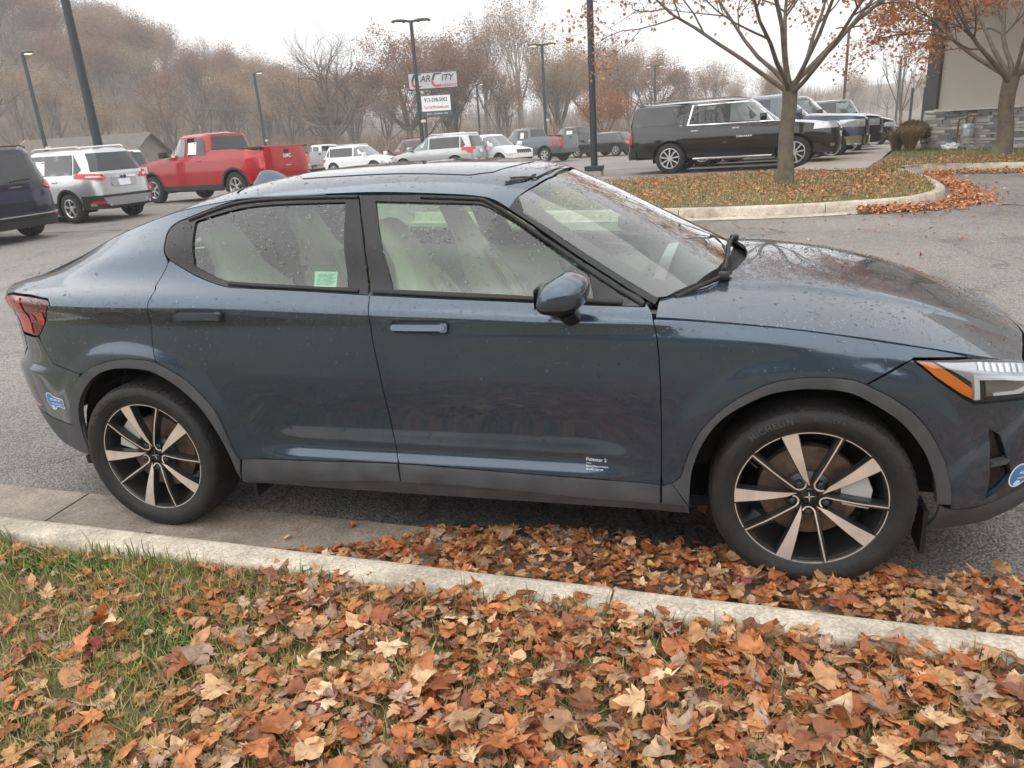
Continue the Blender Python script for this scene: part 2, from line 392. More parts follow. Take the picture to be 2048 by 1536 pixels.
# the ground under everything, out to the horizon
gx = np.concatenate([-np.geomspace(60, 900, 9)[::-1], np.arange(-50, 51, 5), np.geomspace(60, 900, 9)])
gy = np.concatenate([-np.geomspace(25, 600, 7)[::-1], np.arange(-20, 121, 4), np.geomspace(140, 900, 7)])
GX, GY = np.meshgrid(gx, gy, indexing='ij'); nv_ = len(gy)
Fq = np.array([(i * nv_ + j, (i + 1) * nv_ + j, (i + 1) * nv_ + j + 1, i * nv_ + j + 1) for i in range(len(gx) - 1) for j in range(nv_ - 1)])
o = link('ground', mesh_np('ground', np.column_stack([GX.ravel(), GY.ravel(), (H0(GX, GY) - .06).ravel()]), Fq), mat('dry grass land', (.13, .10, .055), .95, vary=(.3, .3, 8)), None, True); tag(o, kind='structure')
KS = -.0285                                   # the near kerb runs a hair askew to the car
def ky(x, y0): return y0 + KS * (x - 1.0)
sheet('car_park', [(-70, ky(-70, .16)), (-70, 62), (30, 62), (30, ky(30, .16))], 0.0, ASPH, 2.5)
# gutter strip of concrete slabs with open joints, kerb stones
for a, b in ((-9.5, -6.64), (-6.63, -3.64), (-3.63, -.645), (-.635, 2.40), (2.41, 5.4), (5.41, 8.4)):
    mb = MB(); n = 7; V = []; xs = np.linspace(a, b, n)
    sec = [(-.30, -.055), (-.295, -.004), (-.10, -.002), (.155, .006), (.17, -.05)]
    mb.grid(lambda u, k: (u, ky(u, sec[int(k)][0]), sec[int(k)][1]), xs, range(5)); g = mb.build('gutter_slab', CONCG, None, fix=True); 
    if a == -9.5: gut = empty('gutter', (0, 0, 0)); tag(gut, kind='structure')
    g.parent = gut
kerb = empty('near_kerb', (0, 0, 0)); tag(kerb, 'pale concrete kerb edging the leafy lawn in the foreground', 'kerb')
for a, b in ((-9.3, -6.3), (-6.292, -3.5), (-3.492, -.9), (-.892, 2.096), (2.104, 5.10), (5.108, 8.1)):
    mb = MB(); xs = np.linspace(a, b, 13)
    sec = [(-.275, -.01), (-.288, .10), (-.293, .117), (-.305, .126), (-.325, .130), (-.405, .131), (-.421, .128), (-.428, .118), (-.43, .0)]
    def kp(u, k):
        k = int(k); y, z = sec[k]; e = min(abs(u - a), abs(u - b)); dz = -.006 * (e < .001) * (z > .1)
        return (u, ky(u, y), z + dz + .0015 * math.sin(u * 9 + k))
    mb.grid(kp, np.sort(np.concatenate([xs, [a + .012, b - .012]])), range(len(sec))); k0 = len(mb.V) - len(sec)
    mb.F.append(tuple(range(len(sec)))); mb.F.append(tuple(range(k0, k0 + len(sec))))
    mb.build('kerb_stone', CONC, kerb, True)
lawn = sheet('lawn', [(-12, ky(-12, -.425)), (-12, -14), (14, -14), (14, ky(14, -.425))], .085, SOILG, .35)
# --- far island with the maple, its kerb, gutter and pavement
def strip_line(pts, sec, name, m, parent, base=0.0, cuts=None, smooth=True):
    """kerb profile swept along a ground line: sec = (offset to the left, height)"""
    P = smooth_line(np.asarray(pts, float), 6); t = np.gradient(P, axis=0); n = np.stack([-t[:, 1], t[:, 0]], 1); n /= np.linalg.norm(n, axis=1, keepdims=True)
    mb = MB()
    mb.grid(lambda i, k: (P[int(i), 0] + n[int(i), 0] * sec[int(k)][0], P[int(i), 1] + n[int(i), 1] * sec[int(k)][0], float(H0(P[int(i), 0], P[int(i), 1])) + base + sec[int(k)][1]), range(len(P)), range(len(sec)))
    mb.F.append(tuple(range(len(sec)))); mb.F.append(tuple(range(len(mb.V) - len(sec), len(mb.V))))
    return mb.build(name, m, parent, smooth)
KSEC = [(-.02, -.05), (-.005, .12), (.01, .142), (.03, .15), (.14, .15), (.15, .14), (.155, 0)]
isl_edge = [(-3.2, 10.75), (-1.0, 10.30), (1.45, 10.05), (2.75, 10.02), (3.72, 10.12), (4.98, 10.50), (5.40, 10.86), (5.74, 11.38), (5.92, 11.95), (6.04, 12.9), (6.10, 14.2), (6.05, 16.2)]
ik = empty('island_kerb', (0, 0, 0)); tag(ik, 'rounded concrete kerb around the tree island across the car park lane', 'kerb')
ip = smooth_line(np.array(isl_edge), 8); cutx = [0, 17, 33, 45, 60, 74, len(ip) - 1]
for a, b in zip(cutx[:-1], cutx[1:]):
    seg = ip[a:b + 1].copy(); u = seg[-1] - seg[-2]; seg[-1] = seg[-1] - u / np.linalg.norm(u) * .012
    strip_line(seg[::1][[0, *range(2, len(seg) - 1, 2), -1]] if len(seg) > 5 else seg, KSEC, 'kerb_stone', CONC, ik)
strip_line([(x, y) for x, y in isl_edge[:7]], [(-.36, .004), (-.355, .008), (-.02, .006), (.0, -.05)], 'island_gutter', CONC, None)['kind'] = 'structure'
isl_poly = cat_ = np.vstack([ip + [0, .14], [(6.0, 16.2), (5.3, 16.0), (3.7, 17.0), (-.1, 16.3), (-3.5, 15.6)]]) if True else None
isl_poly[:, 0] -= np.where(isl_poly[:, 0] > 5.6, .12, 0)
island = sheet('island_lawn', isl_poly, .135, SOILG, .5)
walk = [(3.80, 17.05), (5.25, 15.95), (6.2, 19.5), (7.9, 27.0), (9.6, 35.5), (13.6, 58), (11.9, 58), (7.9, 35.5), (6.15, 27.2), (4.6, 20)]
sheet('pavement', walk, .15, mat('pavement concrete', (.34, .30, .26), .85, vary=(1.2, .15, 8), bump=(60, .3)), 1.0)
strip_line([(4.55, 20), (6.1, 27.2), (7.85, 35.5), (11.85, 58)], [(.0, -.05), (.0, .149), (-.12, .152), (-.125, 0)], 'pavement_kerb', CONC, None)['kind'] = 'structure'
# right-hand lawn by the building, its kerb along the drive
rl = [(6.05, 16.25), (6.6, 16.65), (7.58, 16.26), (8.32, 16.0), (10.5, 15.2), (16, 13.2), (30, 9), (30, 24), (14, 24), (9, 30), (8.2, 29), (7.0, 22.5), (5.35, 16.1)]
rlawn = sheet('building_lawn', rl, .16, SOILG, .6)
rk = empty('drive_kerb', (0, 0, 0)); tag(rk, 'concrete kerb along the lawn in front of the stone wall', 'kerb')
strip_line([(6.15, 16.35), (6.6, 16.55), (7.58, 16.16), (8.32, 15.9), (10.5, 15.1)], [(-.02, -.05), (-.005, .13), (.03, .172), (.14, .172), (.155, 0)], 'kerb_stone', CONC, rk)
strip_line([(10.51, 15.1), (16, 13.1), (24, 10.2)], [(-.02, -.05), (-.005, .13), (.03, .172), (.14, .172), (.155, 0)], 'kerb_stone', CONC, rk)
sheet('mulch_bed', [(7.05, 22.4), (8.0, 22.3), (9.5, 19.9), (12, 15.9), (12.6, 16.3), (10, 21.6), (8.3, 24.5), (7.3, 24)], .175, mat('dark mulch', (.06, .045, .034), .95, bump=(50, 1)), .5)
# tar-sealed seams across the near lane
TAR = mat('tar seam', (.045, .042, .04), .6)
for nm, pts in (('tar_seam', [(-14, 10.6), (-10.5, 10.75), (-8.0, 10.6), (-4, 10.9)]), ('tar_seam', [(6.3, 10.5), (7.4, 10.2), (9.5, 10.9), (12, 10.6)])):
    P = smooth_line(np.array(pts), 8); P[:, 1] += .05 * np.sin(np.arange(len(P)) * 1.7)
    t = np.gradient(P, axis=0); n = np.stack([-t[:, 1], t[:, 0]], 1); n /= np.linalg.norm(n, axis=1, keepdims=True); wv = .03 + .015 * np.sin(np.arange(len(P)) * 2.3)
    mb = MB(); V = np.vstack([P + n * wv[:, None], P - n * wv[:, None]]); k = len(P)
    mb.add([(x, y, float(H0(x, y)) + .005) for x, y in V], [(i, i + 1, k + i + 1, k + i) for i in range(k - 1)]); mb.build(nm, TAR)['kind'] = 'structure'

# ---- hero car: analytic surfaces (x forward from rear axle, w half width from centre line, z up)
def _pch(xs, ys):
    xs = np.asarray(xs, float); ys = np.asarray(ys, float)
    h = np.diff(xs); d = np.diff(ys) / h
    m = np.zeros_like(ys)
    for i in range(1, len(xs) - 1):
        if d[i - 1] * d[i] > 0:
            w1 = 2 * h[i] + h[i - 1]; w2 = h[i] + 2 * h[i - 1]
            m[i] = (w1 + w2) / (w1 / d[i - 1] + w2 / d[i])
    m[0] = d[0]; m[-1] = d[-1]
    def f(x):
        x = np.asarray(x, float)
        i = np.clip(np.searchsorted(xs, x) - 1, 0, len(xs) - 2)
        t = np.clip((x - xs[i]) / h[i], -0.5, 1.5)
        tc = np.clip(t, 0, 1)
        r = ((1 + 2 * tc) * (1 - tc) ** 2 * ys[i] + tc * (1 - tc) ** 2 * h[i] * m[i]
             + tc * tc * (3 - 2 * tc) * ys[i + 1] + tc * tc * (tc - 1) * h[i] * m[i + 1])
        return r + (x - np.clip(x, xs[0], xs[-1])) * np.where(x < xs[0], m[0], m[-1])
    return f
XM, XF, XR = 1.15, 3.60, -.985
xf_z = _pch([.15, .22, .30, .45, .65, .78, .86, .95], [3.40, 3.49, 3.56, 3.60, 3.61, 3.59, 3.54, 3.46])
xr_z = _pch([.15, .28, .36, .50, .62, .695, .725, .80, .90, 1.0, 1.04, 1.06, 1.12], [-.74, -.86, -.93, -.985, -1.0, -1.0, -.965, -.945, -.945, -.96, -.965, -.96, -.80])
NF, NR = 6.0, 4.4
def _plan_table(n):
    th = np.linspace(0, np.pi / 2, 4001)
    a = np.sin(th) ** (2 / n); b = np.cos(th) ** (2 / n)
    return a, b
def plan_b(a):
    a = np.clip(np.asarray(a, float), -1, 1); n = np.where(a > 0, NF, NR)
    return np.clip(1 - np.abs(a) ** n, 0, 1) ** (1 / n)
# longitudinal lines
zs_x = _pch([-1.0, -.6, .2, 1.15, 1.75, 2.2, 2.52, 2.85, 3.05, 3.3, 3.45, 3.6], [1.05, 1.072, 1.068, 1.020, .995, .980, .958, .914, .876, .818, .768, .71])
ws_x = _pch([-1.0, -.5, .2, 1.15, 2.2, 3.0, 3.6], [.885, .90, .905, .907, .905, .90, .89])
zb_x = _pch([-1.0, -.5, .25, .5, 1.15, 1.75, 2.2, 2.4], [1.075, 1.105, 1.10, 1.09, 1.050, 1.022, 1.005, 1.0])
wb_x = _pch([-1.0, -.5, .25, 1.15, 1.75, 2.2, 2.4], [.82, .815, .845, .872, .868, .85, .845])
z2_x = _pch([-1.0, -.80, -.5, -.15, .25, .6, 1.0, 1.4, 1.56, 1.68, 1.95, 2.2, 2.4], [1.048, 1.086, 1.17, 1.292, 1.385, 1.415, 1.414, 1.393, 1.374, 1.308, 1.135, .998, .91])
w2_x = _pch([-1.0, -.80, -.5, -.15, .25, .6, 1.0, 1.4, 1.6, 1.95, 2.2, 2.4], [.63, .625, .605, .60, .605, .615, .622, .622, .63, .70, .79, .85])
z5_x = _pch([-1.0, -.9, -.75, -.5, -.1, .3, .7, 1.1, 1.4, 1.65, 1.85, 2.2, 2.55, 2.7], [1.042, 1.056, 1.088, 1.178, 1.325, 1.445, 1.492, 1.496, 1.486, 1.458, 1.382, 1.205, 1.025, .95])
p_x = _pch([-1.0, -.4, .4, 1.0, 1.5, 1.8, 2.4], [2.4, 2.6, 3.4, 3.6, 3.2, 2.4, 2.2])
hc_x = _pch([2.1, 2.3, 2.55, 2.85, 3.1, 3.3, 3.45, 3.6], [1.050, 1.050, 1.042, 1.008, .950, .878, .808, .725])
def sec_w(x, z):
    """half width of the body side at (x, z) before the plan rounding of nose and tail"""
    x = np.asarray(x, float); z = np.asarray(z, float); x, z = np.broadcast_arrays(x, z)
    zs, ws, zb, wb, z2, w2 = zs_x(x), ws_x(x), zb_x(x), wb_x(x), z2_x(x), w2_x(x)
    nose = np.clip((x - 2.2) / .25, 0, 1)
    zb = np.maximum(zb, zs + .012); z2 = np.maximum(z2, zb + .02)
    zm = zb * .5 + z2 * .5; wm = wb * .5 + w2 * .5 + .022 * np.clip((z2 - zb) / .35, 0, 1)
    wb = wb * (1 - nose) + ws * nose; wm = wm * (1 - nose) + ws * nose; w2 = w2 * (1 - nose) + ws * nose
    low = np.clip((x - .45) / .3, 0, 1) * np.clip((2.3 - x) / .35, 0, 1)     # the doors only
    K = [(np.full_like(x, .16), .855 + 0 * x), (np.full_like(x, .22), .882 + 0 * x), (np.full_like(x, .262), .900 + 0 * x),
         (np.full_like(x, .375), .914 - .004 * low), (np.minimum(.430, zs - .285), .917 - .025 * low), (np.minimum(.530, zs - .225), .922 - .017 * low),
         (np.minimum(.68, zs - .165), .928 + 0 * x), (np.minimum(.82, zs - .085), .929 + 0 * x), (np.minimum(.93, zs - .035), .922 + 0 * x), (zs, ws), (zb, wb), (zm, wm), (z2, w2)]
    Z = np.stack([k[0] for k in K]); W = np.stack([k[1] for k in K])
    n = len(K); h = np.diff(Z, axis=0); d = np.diff(W, axis=0) / h
    M = np.zeros_like(W); M[0] = d[0]; M[-1] = d[-1]
    for i in range(1, n - 1):
        M[i] = (d[i - 1] * h[i] + d[i] * h[i - 1]) / (h[i] + h[i - 1])
    out = W[0] + (z - Z[0]) * M[0]
    for i in range(n - 1):
        t = np.clip((z - Z[i]) / h[i], 0, 1 if i < n - 2 else 1.6)
        tc = np.minimum(t, 1)
        r = ((1 + 2 * tc) * (1 - tc) ** 2 * W[i] + tc * (1 - tc) ** 2 * h[i] * M[i] + tc * tc * (3 - 2 * tc) * W[i + 1] + tc * tc * (tc - 1) * h[i] * M[i + 1])
        r = r + (t - tc) * h[i] * M[-1]
        out = np.where(z >= Z[i], r, out)
    # wheel arch flares: body swells round the arches
    for cx in (0.0, 2.735):
        rr = np.hypot(x - cx, z - .335)
        out = out + .008 * np.exp(-((rr - .44) / .07) ** 2) * np.clip((z - .14) / .2, 0, 1) * np.clip((.95 - z) / .1, 0, 1)
        out = out + .005 / (1 + np.exp((rr - .52) / .010)) * np.clip((.93 - z) / .12, 0, 1)
    # rear bumper shelf
    out = out + .012 * np.clip((-.35 - x) / .3, 0, 1) / (1 + np.exp((z - .715) / .008)) * np.clip((z - .5) / .2, 0, 1)
    return out
# arc-length parameter s along a reference plan curve; s = x on the flanks
def _stab():
    def half(n):
        b = np.concatenate([np.linspace(0, .9, 700), np.cos(np.linspace(0, 1, 1500)[::-1] ** .5 * .72) ** (2 / n)]); b = np.unique(np.clip(b, 0, 1)); a = (1 - b ** n) ** (1 / n)
        return a, b
    ar, br = half(NR); af, bf = half(NF)
    a = np.concatenate([-ar, af[::-1][1:]]); b = np.concatenate([br, bf[::-1][1:]])
    o = np.argsort(a, kind='stable'); x = XM + np.where(a > 0, XF - XM, XM - XR) * a
    w = .92 * b
    ds = np.hypot(np.diff(x), np.diff(w)); s = np.concatenate([[0], np.cumsum(ds)])
    s = s - np.interp(XM, x, s) + XM
    return s, a, b
S_TAB, A_TAB, B_TAB = _stab()
S0, S1 = S_TAB[0], S_TAB[-1]
def side(s, z, off=0.0):
    """body side point: s along the plan outline (s ~ x on the flank), z height -> (x, w, z)"""
    s = np.asarray(s, float); z = np.asarray(z, float); s, z = np.broadcast_arrays(s, z)
    a = np.interp(s, S_TAB, A_TAB); b = np.interp(s, S_TAB, B_TAB)
    g = np.clip((np.abs(a) - .62) / .38, 0, 1); g = g * g * (3 - 2 * g)
    x = XM + np.where(a > 0, XF - XM, XM - XR) * a + np.where(a > 0, xf_z(np.minimum(z, .95)) - XF, xr_z(np.clip(z, .15, 1.12)) - XR) * g
    w = sec_w(np.clip(x, -1.0, 3.6), z) * b
    P = np.stack([x, w, z], -1)
    if off:
        P = P + off * side_n(s, z)
    return P
def side_n(s, z):
    e = 2e-3
    a = side(s + e, z) - side(s - e, z); b = side(s, np.asarray(z) + e) - side(s, np.asarray(z) - e)
    n = np.cross(b, a); n /= np.linalg.norm(n, axis=-1, keepdims=True) + 1e-12
    return n
def w2e(x): return w2_x(x) * plan_b((np.asarray(x, float) - XM) / np.where(np.asarray(x) > XM, XF - XM, XM - XR))
def top(x, w, off=0.0):
    """roof, windscreen and tailgate: height over the plan"""
    x = np.asarray(x, float); w = np.asarray(w, float); x, w = np.broadcast_arrays(x, w)
    w2 = w2e(x); z2 = z2_x(x); z5 = z5_x(x)
    q = np.abs(w) / w2
    z = z5 - (z5 - z2) * q ** p_x(x)
    P = np.stack([x, w, z], -1)
    if off: P = P + off * hn(top, x, w)
    return P
def hood(x, w, off=0.0):
    x = np.asarray(x, float); w = np.asarray(w, float); x, w = np.broadcast_arrays(x, w)
    a = np.clip((x - XM) / (3.56 - XM), -1, 1)
    wsx = sec_w(x, zs_x(x)) * plan_b(a) + 1e-4
    q = np.clip(np.abs(w) / np.maximum(wsx, .12), 0, 1.15)
    zc = hc_x(x); ze = zs_x(x)
    cut = np.clip((x - 2.25) / .3, 0, 1)
    z = zc - (zc - ze) * q ** 2.6
    # raised centre of the bonnet between two soft creases
    c0 = .60 - .12 * np.clip((x - 2.3) / 1.2, 0, 1)
    z = z + .010 * cut / (1 + np.exp((np.abs(w) - c0) / .012)) - .004 * cut
    P = np.stack([x, w, z], -1)
    if off: P = P + off * hn(hood, x, w)
    return P
def hn(f, x, w):
    e = 2e-3
    a = f(x + e, w) - f(x - e, w); b = f(x, w + e) - f(x, w - e)
    n = np.cross(a, b); n /= np.linalg.norm(n, axis=-1, keepdims=True) + 1e-12
    return np.where(n[..., 2:3] < 0, -n, n)

# ================================================================== the blue car in the foreground
CY = 0.90                      # its centre line
PAINT = mat('midnight paint', (.047, .072, .102), .22, .62, 1.0, vary=(3.0, .05))
BLACKG = mat('gloss black trim', (.008, .008, .009), .16, 0, .15, .35)
CLAD = mat('grey plastic cladding', (.055, .058, .062), .52, 0, 0, bump=(260, .25), vary=(9, .25))
DARK = mat('black underbody', (.006, .006, .006), .75)
RUBBER = mat('tyre rubber', (.0135, .0125, .0115), .66, bump=(70, .35, 6), vary=(18, .3))
MACH = mat('machined alloy', (.74, .65, .58), .42, .65, vary=(24, .10))
RIMDK = mat('dark wheel paint', (.028, .027, .027), .38, .3, .3)
STEEL = mat('brake steel', (.23, .17, .13), .42, .8, vary=(30, .3))
CAST = mat('brake caliper cast', (.55, .55, .52), .55, .4)
SEAT = mat('cream seat cover', (.62, .56, .45), .65, bump=(150, .15))
INTD = mat('dark cabin plastic', (.06, .06, .06), .7)
INTL = mat('pale cabin lining', (.48, .46, .42), .8)
SIDEG = glass_mat('side glass', (.56, .73, .61), 1.7)
SCREENG = glass_mat('windscreen glass', (.76, .86, .80), 2.0)
LENSC = glass_mat('clear lens', (.86, .88, .90), 1.6)
CHROME = mat('bright chrome', (.75, .75, .76), .12, 1.0)
LIGHTW = mat('lamp white reflector', (.68, .69, .71), .25, .3, .5)
AMBER = mat('amber lens', (.62, .15, .006), .22, 0, .8)
REDL = mat('red lens', (.33, .003, .006), .14, 0, .8)
REDD = mat('dark red lens', (.085, .003, .005), .14, 0, .8)
WHITEP = mat('white paper', (.78, .79, .78), .8)
hero = empty('parked_car', (1.3, CY, 0))
tag(hero, 'dark blue five-door fastback car parked along the kerb in the foreground', 'car')
HX = np.array([1.3, CY, 0.0])
TR = {'dlo_low': [[.1649, 1.2119],[.1982, 1.1856],[.2681, 1.1555],[.369, 1.1207],[.5074, 1.0908],[.626, 1.0832],[.8499, 1.0725],[1.1471, 1.0549],[1.4272, 1.0402],[1.7006, 1.0276],[1.9461, 1.0151],[2.1689, 1.0057]],
 'dlo_top': [[.155, 1.2299],[.1402, 1.2898],[.1631, 1.3221],[.2357, 1.3467],[.4046, 1.3933],[.528, 1.4098],[.7067, 1.4149],[.8803, 1.4123],[1.0296, 1.4084],[1.2937, 1.3975],[1.4925, 1.3829],[1.5566, 1.3724],[1.6582, 1.3148],[1.7849, 1.2334],[1.9478, 1.1303],[2.0609, 1.0669],[2.164, 1.0193]],
 'rglass': [[.2765, 1.3258],[.298, 1.3366],[.4803, 1.373],[.6589, 1.3844],[.9783, 1.3818],[1.0445, 1.0839],[.8974, 1.0882],[.5556, 1.1058],[.4382, 1.128],[.3302, 1.1646],[.3239, 1.1761]],
 'fglass': [[1.1097, 1.3805],[1.5329, 1.3548],[1.5742, 1.3419],[1.6928, 1.276],[1.8795, 1.1685],[1.9358, 1.1321],[1.9654, 1.0947],[1.9917, 1.0288],[1.6958, 1.05],[1.232, 1.0745]],
 'sail': [[1.9491, 1.1244],[2.1127, 1.0245],[2.0027, 1.0258],[1.9769, 1.0882]],
 'bgap': [[1.0301, 1.4066],[1.094, 1.2461],[1.1405, 1.0629],[1.1512, 1.0396],[1.161, .9725],[1.1638, .8958],[1.1791, .7593],[1.1894, .6018],[1.1899, .4423],[1.2, .3812],[1.2042, .3079]],
 'rgap': [[.193, 1.1846],[.175, 1.1389],[.1706, 1.097],[.19, 1.0674],[.168, .9457],[.157, .8511],[.1661, .7874]],
 'fgap': [[2.1643, 1.0184],[2.1885, 1.0011],[2.2029, .9776],[2.2177, .9077],[2.2278, .7848],[2.2315, .5987],[2.2311, .3644],[2.2305, .2858]],
 'clad_top': [[.4794, .3645],[.849, .3719],[1.2, .3812],[1.67, .3732],[1.9705, .3686],[2.2302, .3642]],
 'clad_bot': [[.4313, .2482],[.8301, .2767],[1.1977, .3027],[1.6649, .2983],[2.0048, .2839],[2.2331, .2839],[2.331, .2848]],
 'rarch_out': [[.4789, .3621],[.4584, .3947],[.4353, .4984],[.3987, .5989],[.3041, .7129],[.1649, .7874],[.0728, .8],[-.0215, .797],[-.1413, .7719],[-.2542, .7244],[-.3376, .6503],[-.3963, .5727],[-.4383, .4812],[-.4262, .4553]],
 'rarch_in': [[.4532, .2621],[.4297, .3958],[.3875, .5124],[.3318, .6114],[.2417, .6962],[.1434, .748],[.0602, .7604],[-.0612, .7554],[-.1694, .7227],[-.258, .6612],[-.339, .5694],[-.3788, .4624],[-.3939, .3096]],
 'farch_out': [[2.2712, .3776],[2.2904, .3957],[2.3042, .4168],[2.321, .4832],[2.3622, .5817],[2.4426, .6777],[2.5596, .7558],[2.6453, .7817],[2.7236, .7896],[2.8124, .7853],[2.8749, .7672],[2.9791, .7058],[3.0596, .6272],[3.1266, .5191],[3.1681, .4166],[3.1968, .3331]],
 'farch_in': [[2.331, .2848],[2.3308, .3324],[2.3385, .4342],[2.3744, .5438],[2.4435, .6428],[2.5611, .7205],[2.6473, .7452],[2.7144, .7516],[2.7997, .7459],[2.8672, .7222],[2.9848, .6405],[3.0673, .5365],[3.1117, .4442],[3.1475, .3372]],
 'shut': [[2.2038, .9769],[2.3146, .9706],[2.4747, .9576],[2.6304, .9422],[2.788, .9207],[2.9532, .8943],[3.1146, .8654],[3.2202, .8386]],
 'fbgap': [[3.0232, .8433],[2.9494, .8093],[2.8756, .7672]],
 'hl': [[3.0234, .8441],[3.0908, .7776],[3.1658, .7203],[3.2044, .6948],[3.2822, .7009],[3.3582, .7077]],
 'hltop': [[3.0239, .8463],[3.2194, .8373],[3.3665, .8286]],
 'tl': [[-.6797, 1.0539],[-.516, 1.0551],[-.3761, 1.0455],[-.3576, 1.0306],[-.5468, .8718],[-.5785, .8657],[-.6988, .8697],[-.7624, .8758]],
 'deckcrease': [[-.6878, 1.0605],[-.5282, 1.0616],[-.3898, 1.0626],[-.0797, 1.0669],[.1916, 1.0659]],
 'qbgap': [[-.5495, .8658],[-.5187, .8061],[-.4825, .76],[-.4558, .7434],[-.2862, .7174]],
 'rblow': [[-.8324, .4898],[-.6892, .4792],[-.6112, .4597],[-.4653, .4497],[-.4342, .4543]],
 'rbbot': [[-.8519, .3298],[-.7297, .302],[-.4866, .3034],[-.3835, .308]],
 'stick': [[-.6038, .5737],[-.4728, .5055],[-.5542, .5906],[-.4496, .5751]],
 'fliptop': [[3.2073, .3082],[3.2937, .3083],[3.3732, .3356],[3.4452, .3738]],
 'flipbot': [[3.2425, .205],[3.3907, .2129],[3.4978, .2282],[3.5713, .2581]],
 'rh': [[.3154, 1.0195],[.5525, 1.0147],[.5353, .9602],[.2929, .9651]],
 'fh': [[1.2428, .9784],[1.4894, .9697],[1.4831, .9177],[1.2359, .9248]],
 'note': [[.8898, 1.1415],[.9897, 1.1384],[.9953, 1.0879],[.8988, 1.0907]],
 'text': [[1.9524, .4415],[2.0298, .4487],[1.9523, .4225],[1.9543, .4155],[2.048, .4212],[1.9551, .3948]],
 'fuel': [[-.107, .9637],[.0293, 1.008],[.1093, .9677],[-.001, .9276]],
 'fvent': [[3.261, .6071],[3.347, .4828],[3.2959, .4785],[3.3145, .3389],[3.3582, .407],[3.317, .495]],
 'fstick': [[3.4135, .4085]],
 'header': [[1.64, .558],[1.6869, .463],[1.7359, .3204],[1.7403, -.2701]],
 'seam2': [[1.4738, .5346],[1.5574, .4266],[1.6148, -.1041]],
 'frit': [[1.7189, .5467],[1.7293, .514],[1.8164, .2617]],
 'frit2': [[1.7189, .5467],[1.8108, .5679],[2.0254, .6246],[2.1842, .6659],[2.228, .6561],[2.2515, .6369],[2.3566, .3957]],
 'wsedge': [[1.6633, .5307],[1.9625, .6111],[2.229, .7362]],
 'twig': [[1.6061, .4494],[1.648, .3989],[1.6819, .3705],[1.7234, -.0492]],
 'hrear': [[2.158, .7469],[2.2716, .668],[2.3554, .6072],[2.4194, .5297],[2.4766, .3471],[2.5181, .0444],[2.5258, -.2555],[2.519, -.6328],[2.4649, -.6411],[2.3765, -.6492]],
 'hfront': [[3.3696, .6873],[3.411, .5832],[3.4802, .3345],[3.59, -.9]],
 'crease1': [[2.5195, .6245],[2.6907, .5918],[2.856, .5986],[3.0179, .6011],[3.1779, .5979],[3.3479, .555]]}
def A(k, a=None, b=None): return np.array(TR[k][a:b])
def both(fn2):
    """near and far flank: surfaces as (u, v, off) -> car-local points"""
    def near(u, v, off=0.0):
        P = fn2(u, v, off); return np.stack([P[:, 0] - HX[0], -P[:, 1], P[:, 2]], 1)
    def far(u, v, off=0.0):
        P = fn2(u, v, off); return np.stack([P[:, 0] - HX[0], P[:, 1], P[:, 2]], 1)
    return near, far
SIDES = both(side)
def flank(name, outline, m, parent=None, labels=None, **k):
    out = []
    for i, f in enumerate(SIDES):
        par = hero if parent is None else parent[i]
        out.append(panel(name, outline, f, m, par, **k))
    return out
def cat(*L): return np.vstack([np.asarray(x, float) for x in L])
S = lambda k, a=None, b=None, n=5: smooth_line(A(k)[a:b], n)
dlo_low, dlo_top = S('dlo_low'), S('dlo_top')
def cut(line, x0, x1):
    """piece of a polyline between two s values, in increasing s"""
    L = line[np.argsort(line[:, 0])]; z0, z1 = np.interp([x0, x1], L[:, 0], L[:, 1])
    m = (L[:, 0] > x0 + .004) & (L[:, 0] < x1 - .004)
    return cat([(x0, z0)], L[m], [(x1, z1)])
bgap, rgap, fgap = S('bgap', 2), S('rgap'), S('fgap')
ctop = S('clad_top')
ro, ri, fo, fi = S('rarch_out'), S('rarch_in'), S('farch_out'), S('farch_in')
# --- doors
b_top, b_bot = bgap[0], bgap[-1]
dl = smooth_line(A('dlo_low')[1:8], 5)             # belt line of the rear door
dlf = smooth_line(A('dlo_low')[7:], 5)
bg_door = bgap[bgap[:, 1] > .385]
ro_door = ro[(ro[:, 0] > A('rgap')[-1][0] + .003)]
rear_door_poly = cat(dl, bg_door[1:], cut(ctop, .49, 1.196)[::-1], ro_door, rgap[::-1][1:-1])
fg_low = fgap[(fgap[:, 1] > .37)]
front_door_poly = cat(dlf, fg_low[2:], cut(ctop, 1.204, 2.228)[::-1], bg_door[::-1][:-1])
rd = flank('rear_door', rear_door_poly, PAINT, d=.02)
fd = flank('front_door', front_door_poly, PAINT, d=.02)
# --- front wing, bonnet edge, bumper
shut = S('shut')
fb = S('fbgap', n=3)
fend = cat(shut, [(3.215, .8385), (3.03, .848)], fb, fo[fo[:, 0] < 2.872][::-1], [(2.236, .366)], fgap[(fgap[:, 1] > .37) & (fgap[:, 1] < .972)][::-1])
flank('front_wing', fend, PAINT, d=.018)
hl_out = cat([(3.028, .8435), (3.222, .8365), (3.37, .820), (3.47, .792), (3.60, .764), (3.735, .744), (3.735, .690), (3.60, .694), (3.36, .700), (3.283, .697), (3.205, .693), (3.168, .717), (3.088, .781)])
nose_top = cat([(3.225, .838), (3.37, .8285), (3.47, .811), (3.60, .799), (3.735, .793)])
bump = cat(fb[:1], [(3.088, .778), (3.168, .714), (3.205, .690), (3.283, .693), (3.36, .696), (3.60, .690), (3.738, .686), (3.738, .742), (4.0, .727), (S1 - .0005, .724),
           (S1 - .0005, .40), (3.70, .385), (3.52, .376), (3.445, .370), (3.373, .334), (3.295, .307), (3.206, .312)], fo[fo[:, 0] > 2.885][::-1], [(2.879, .7668)])
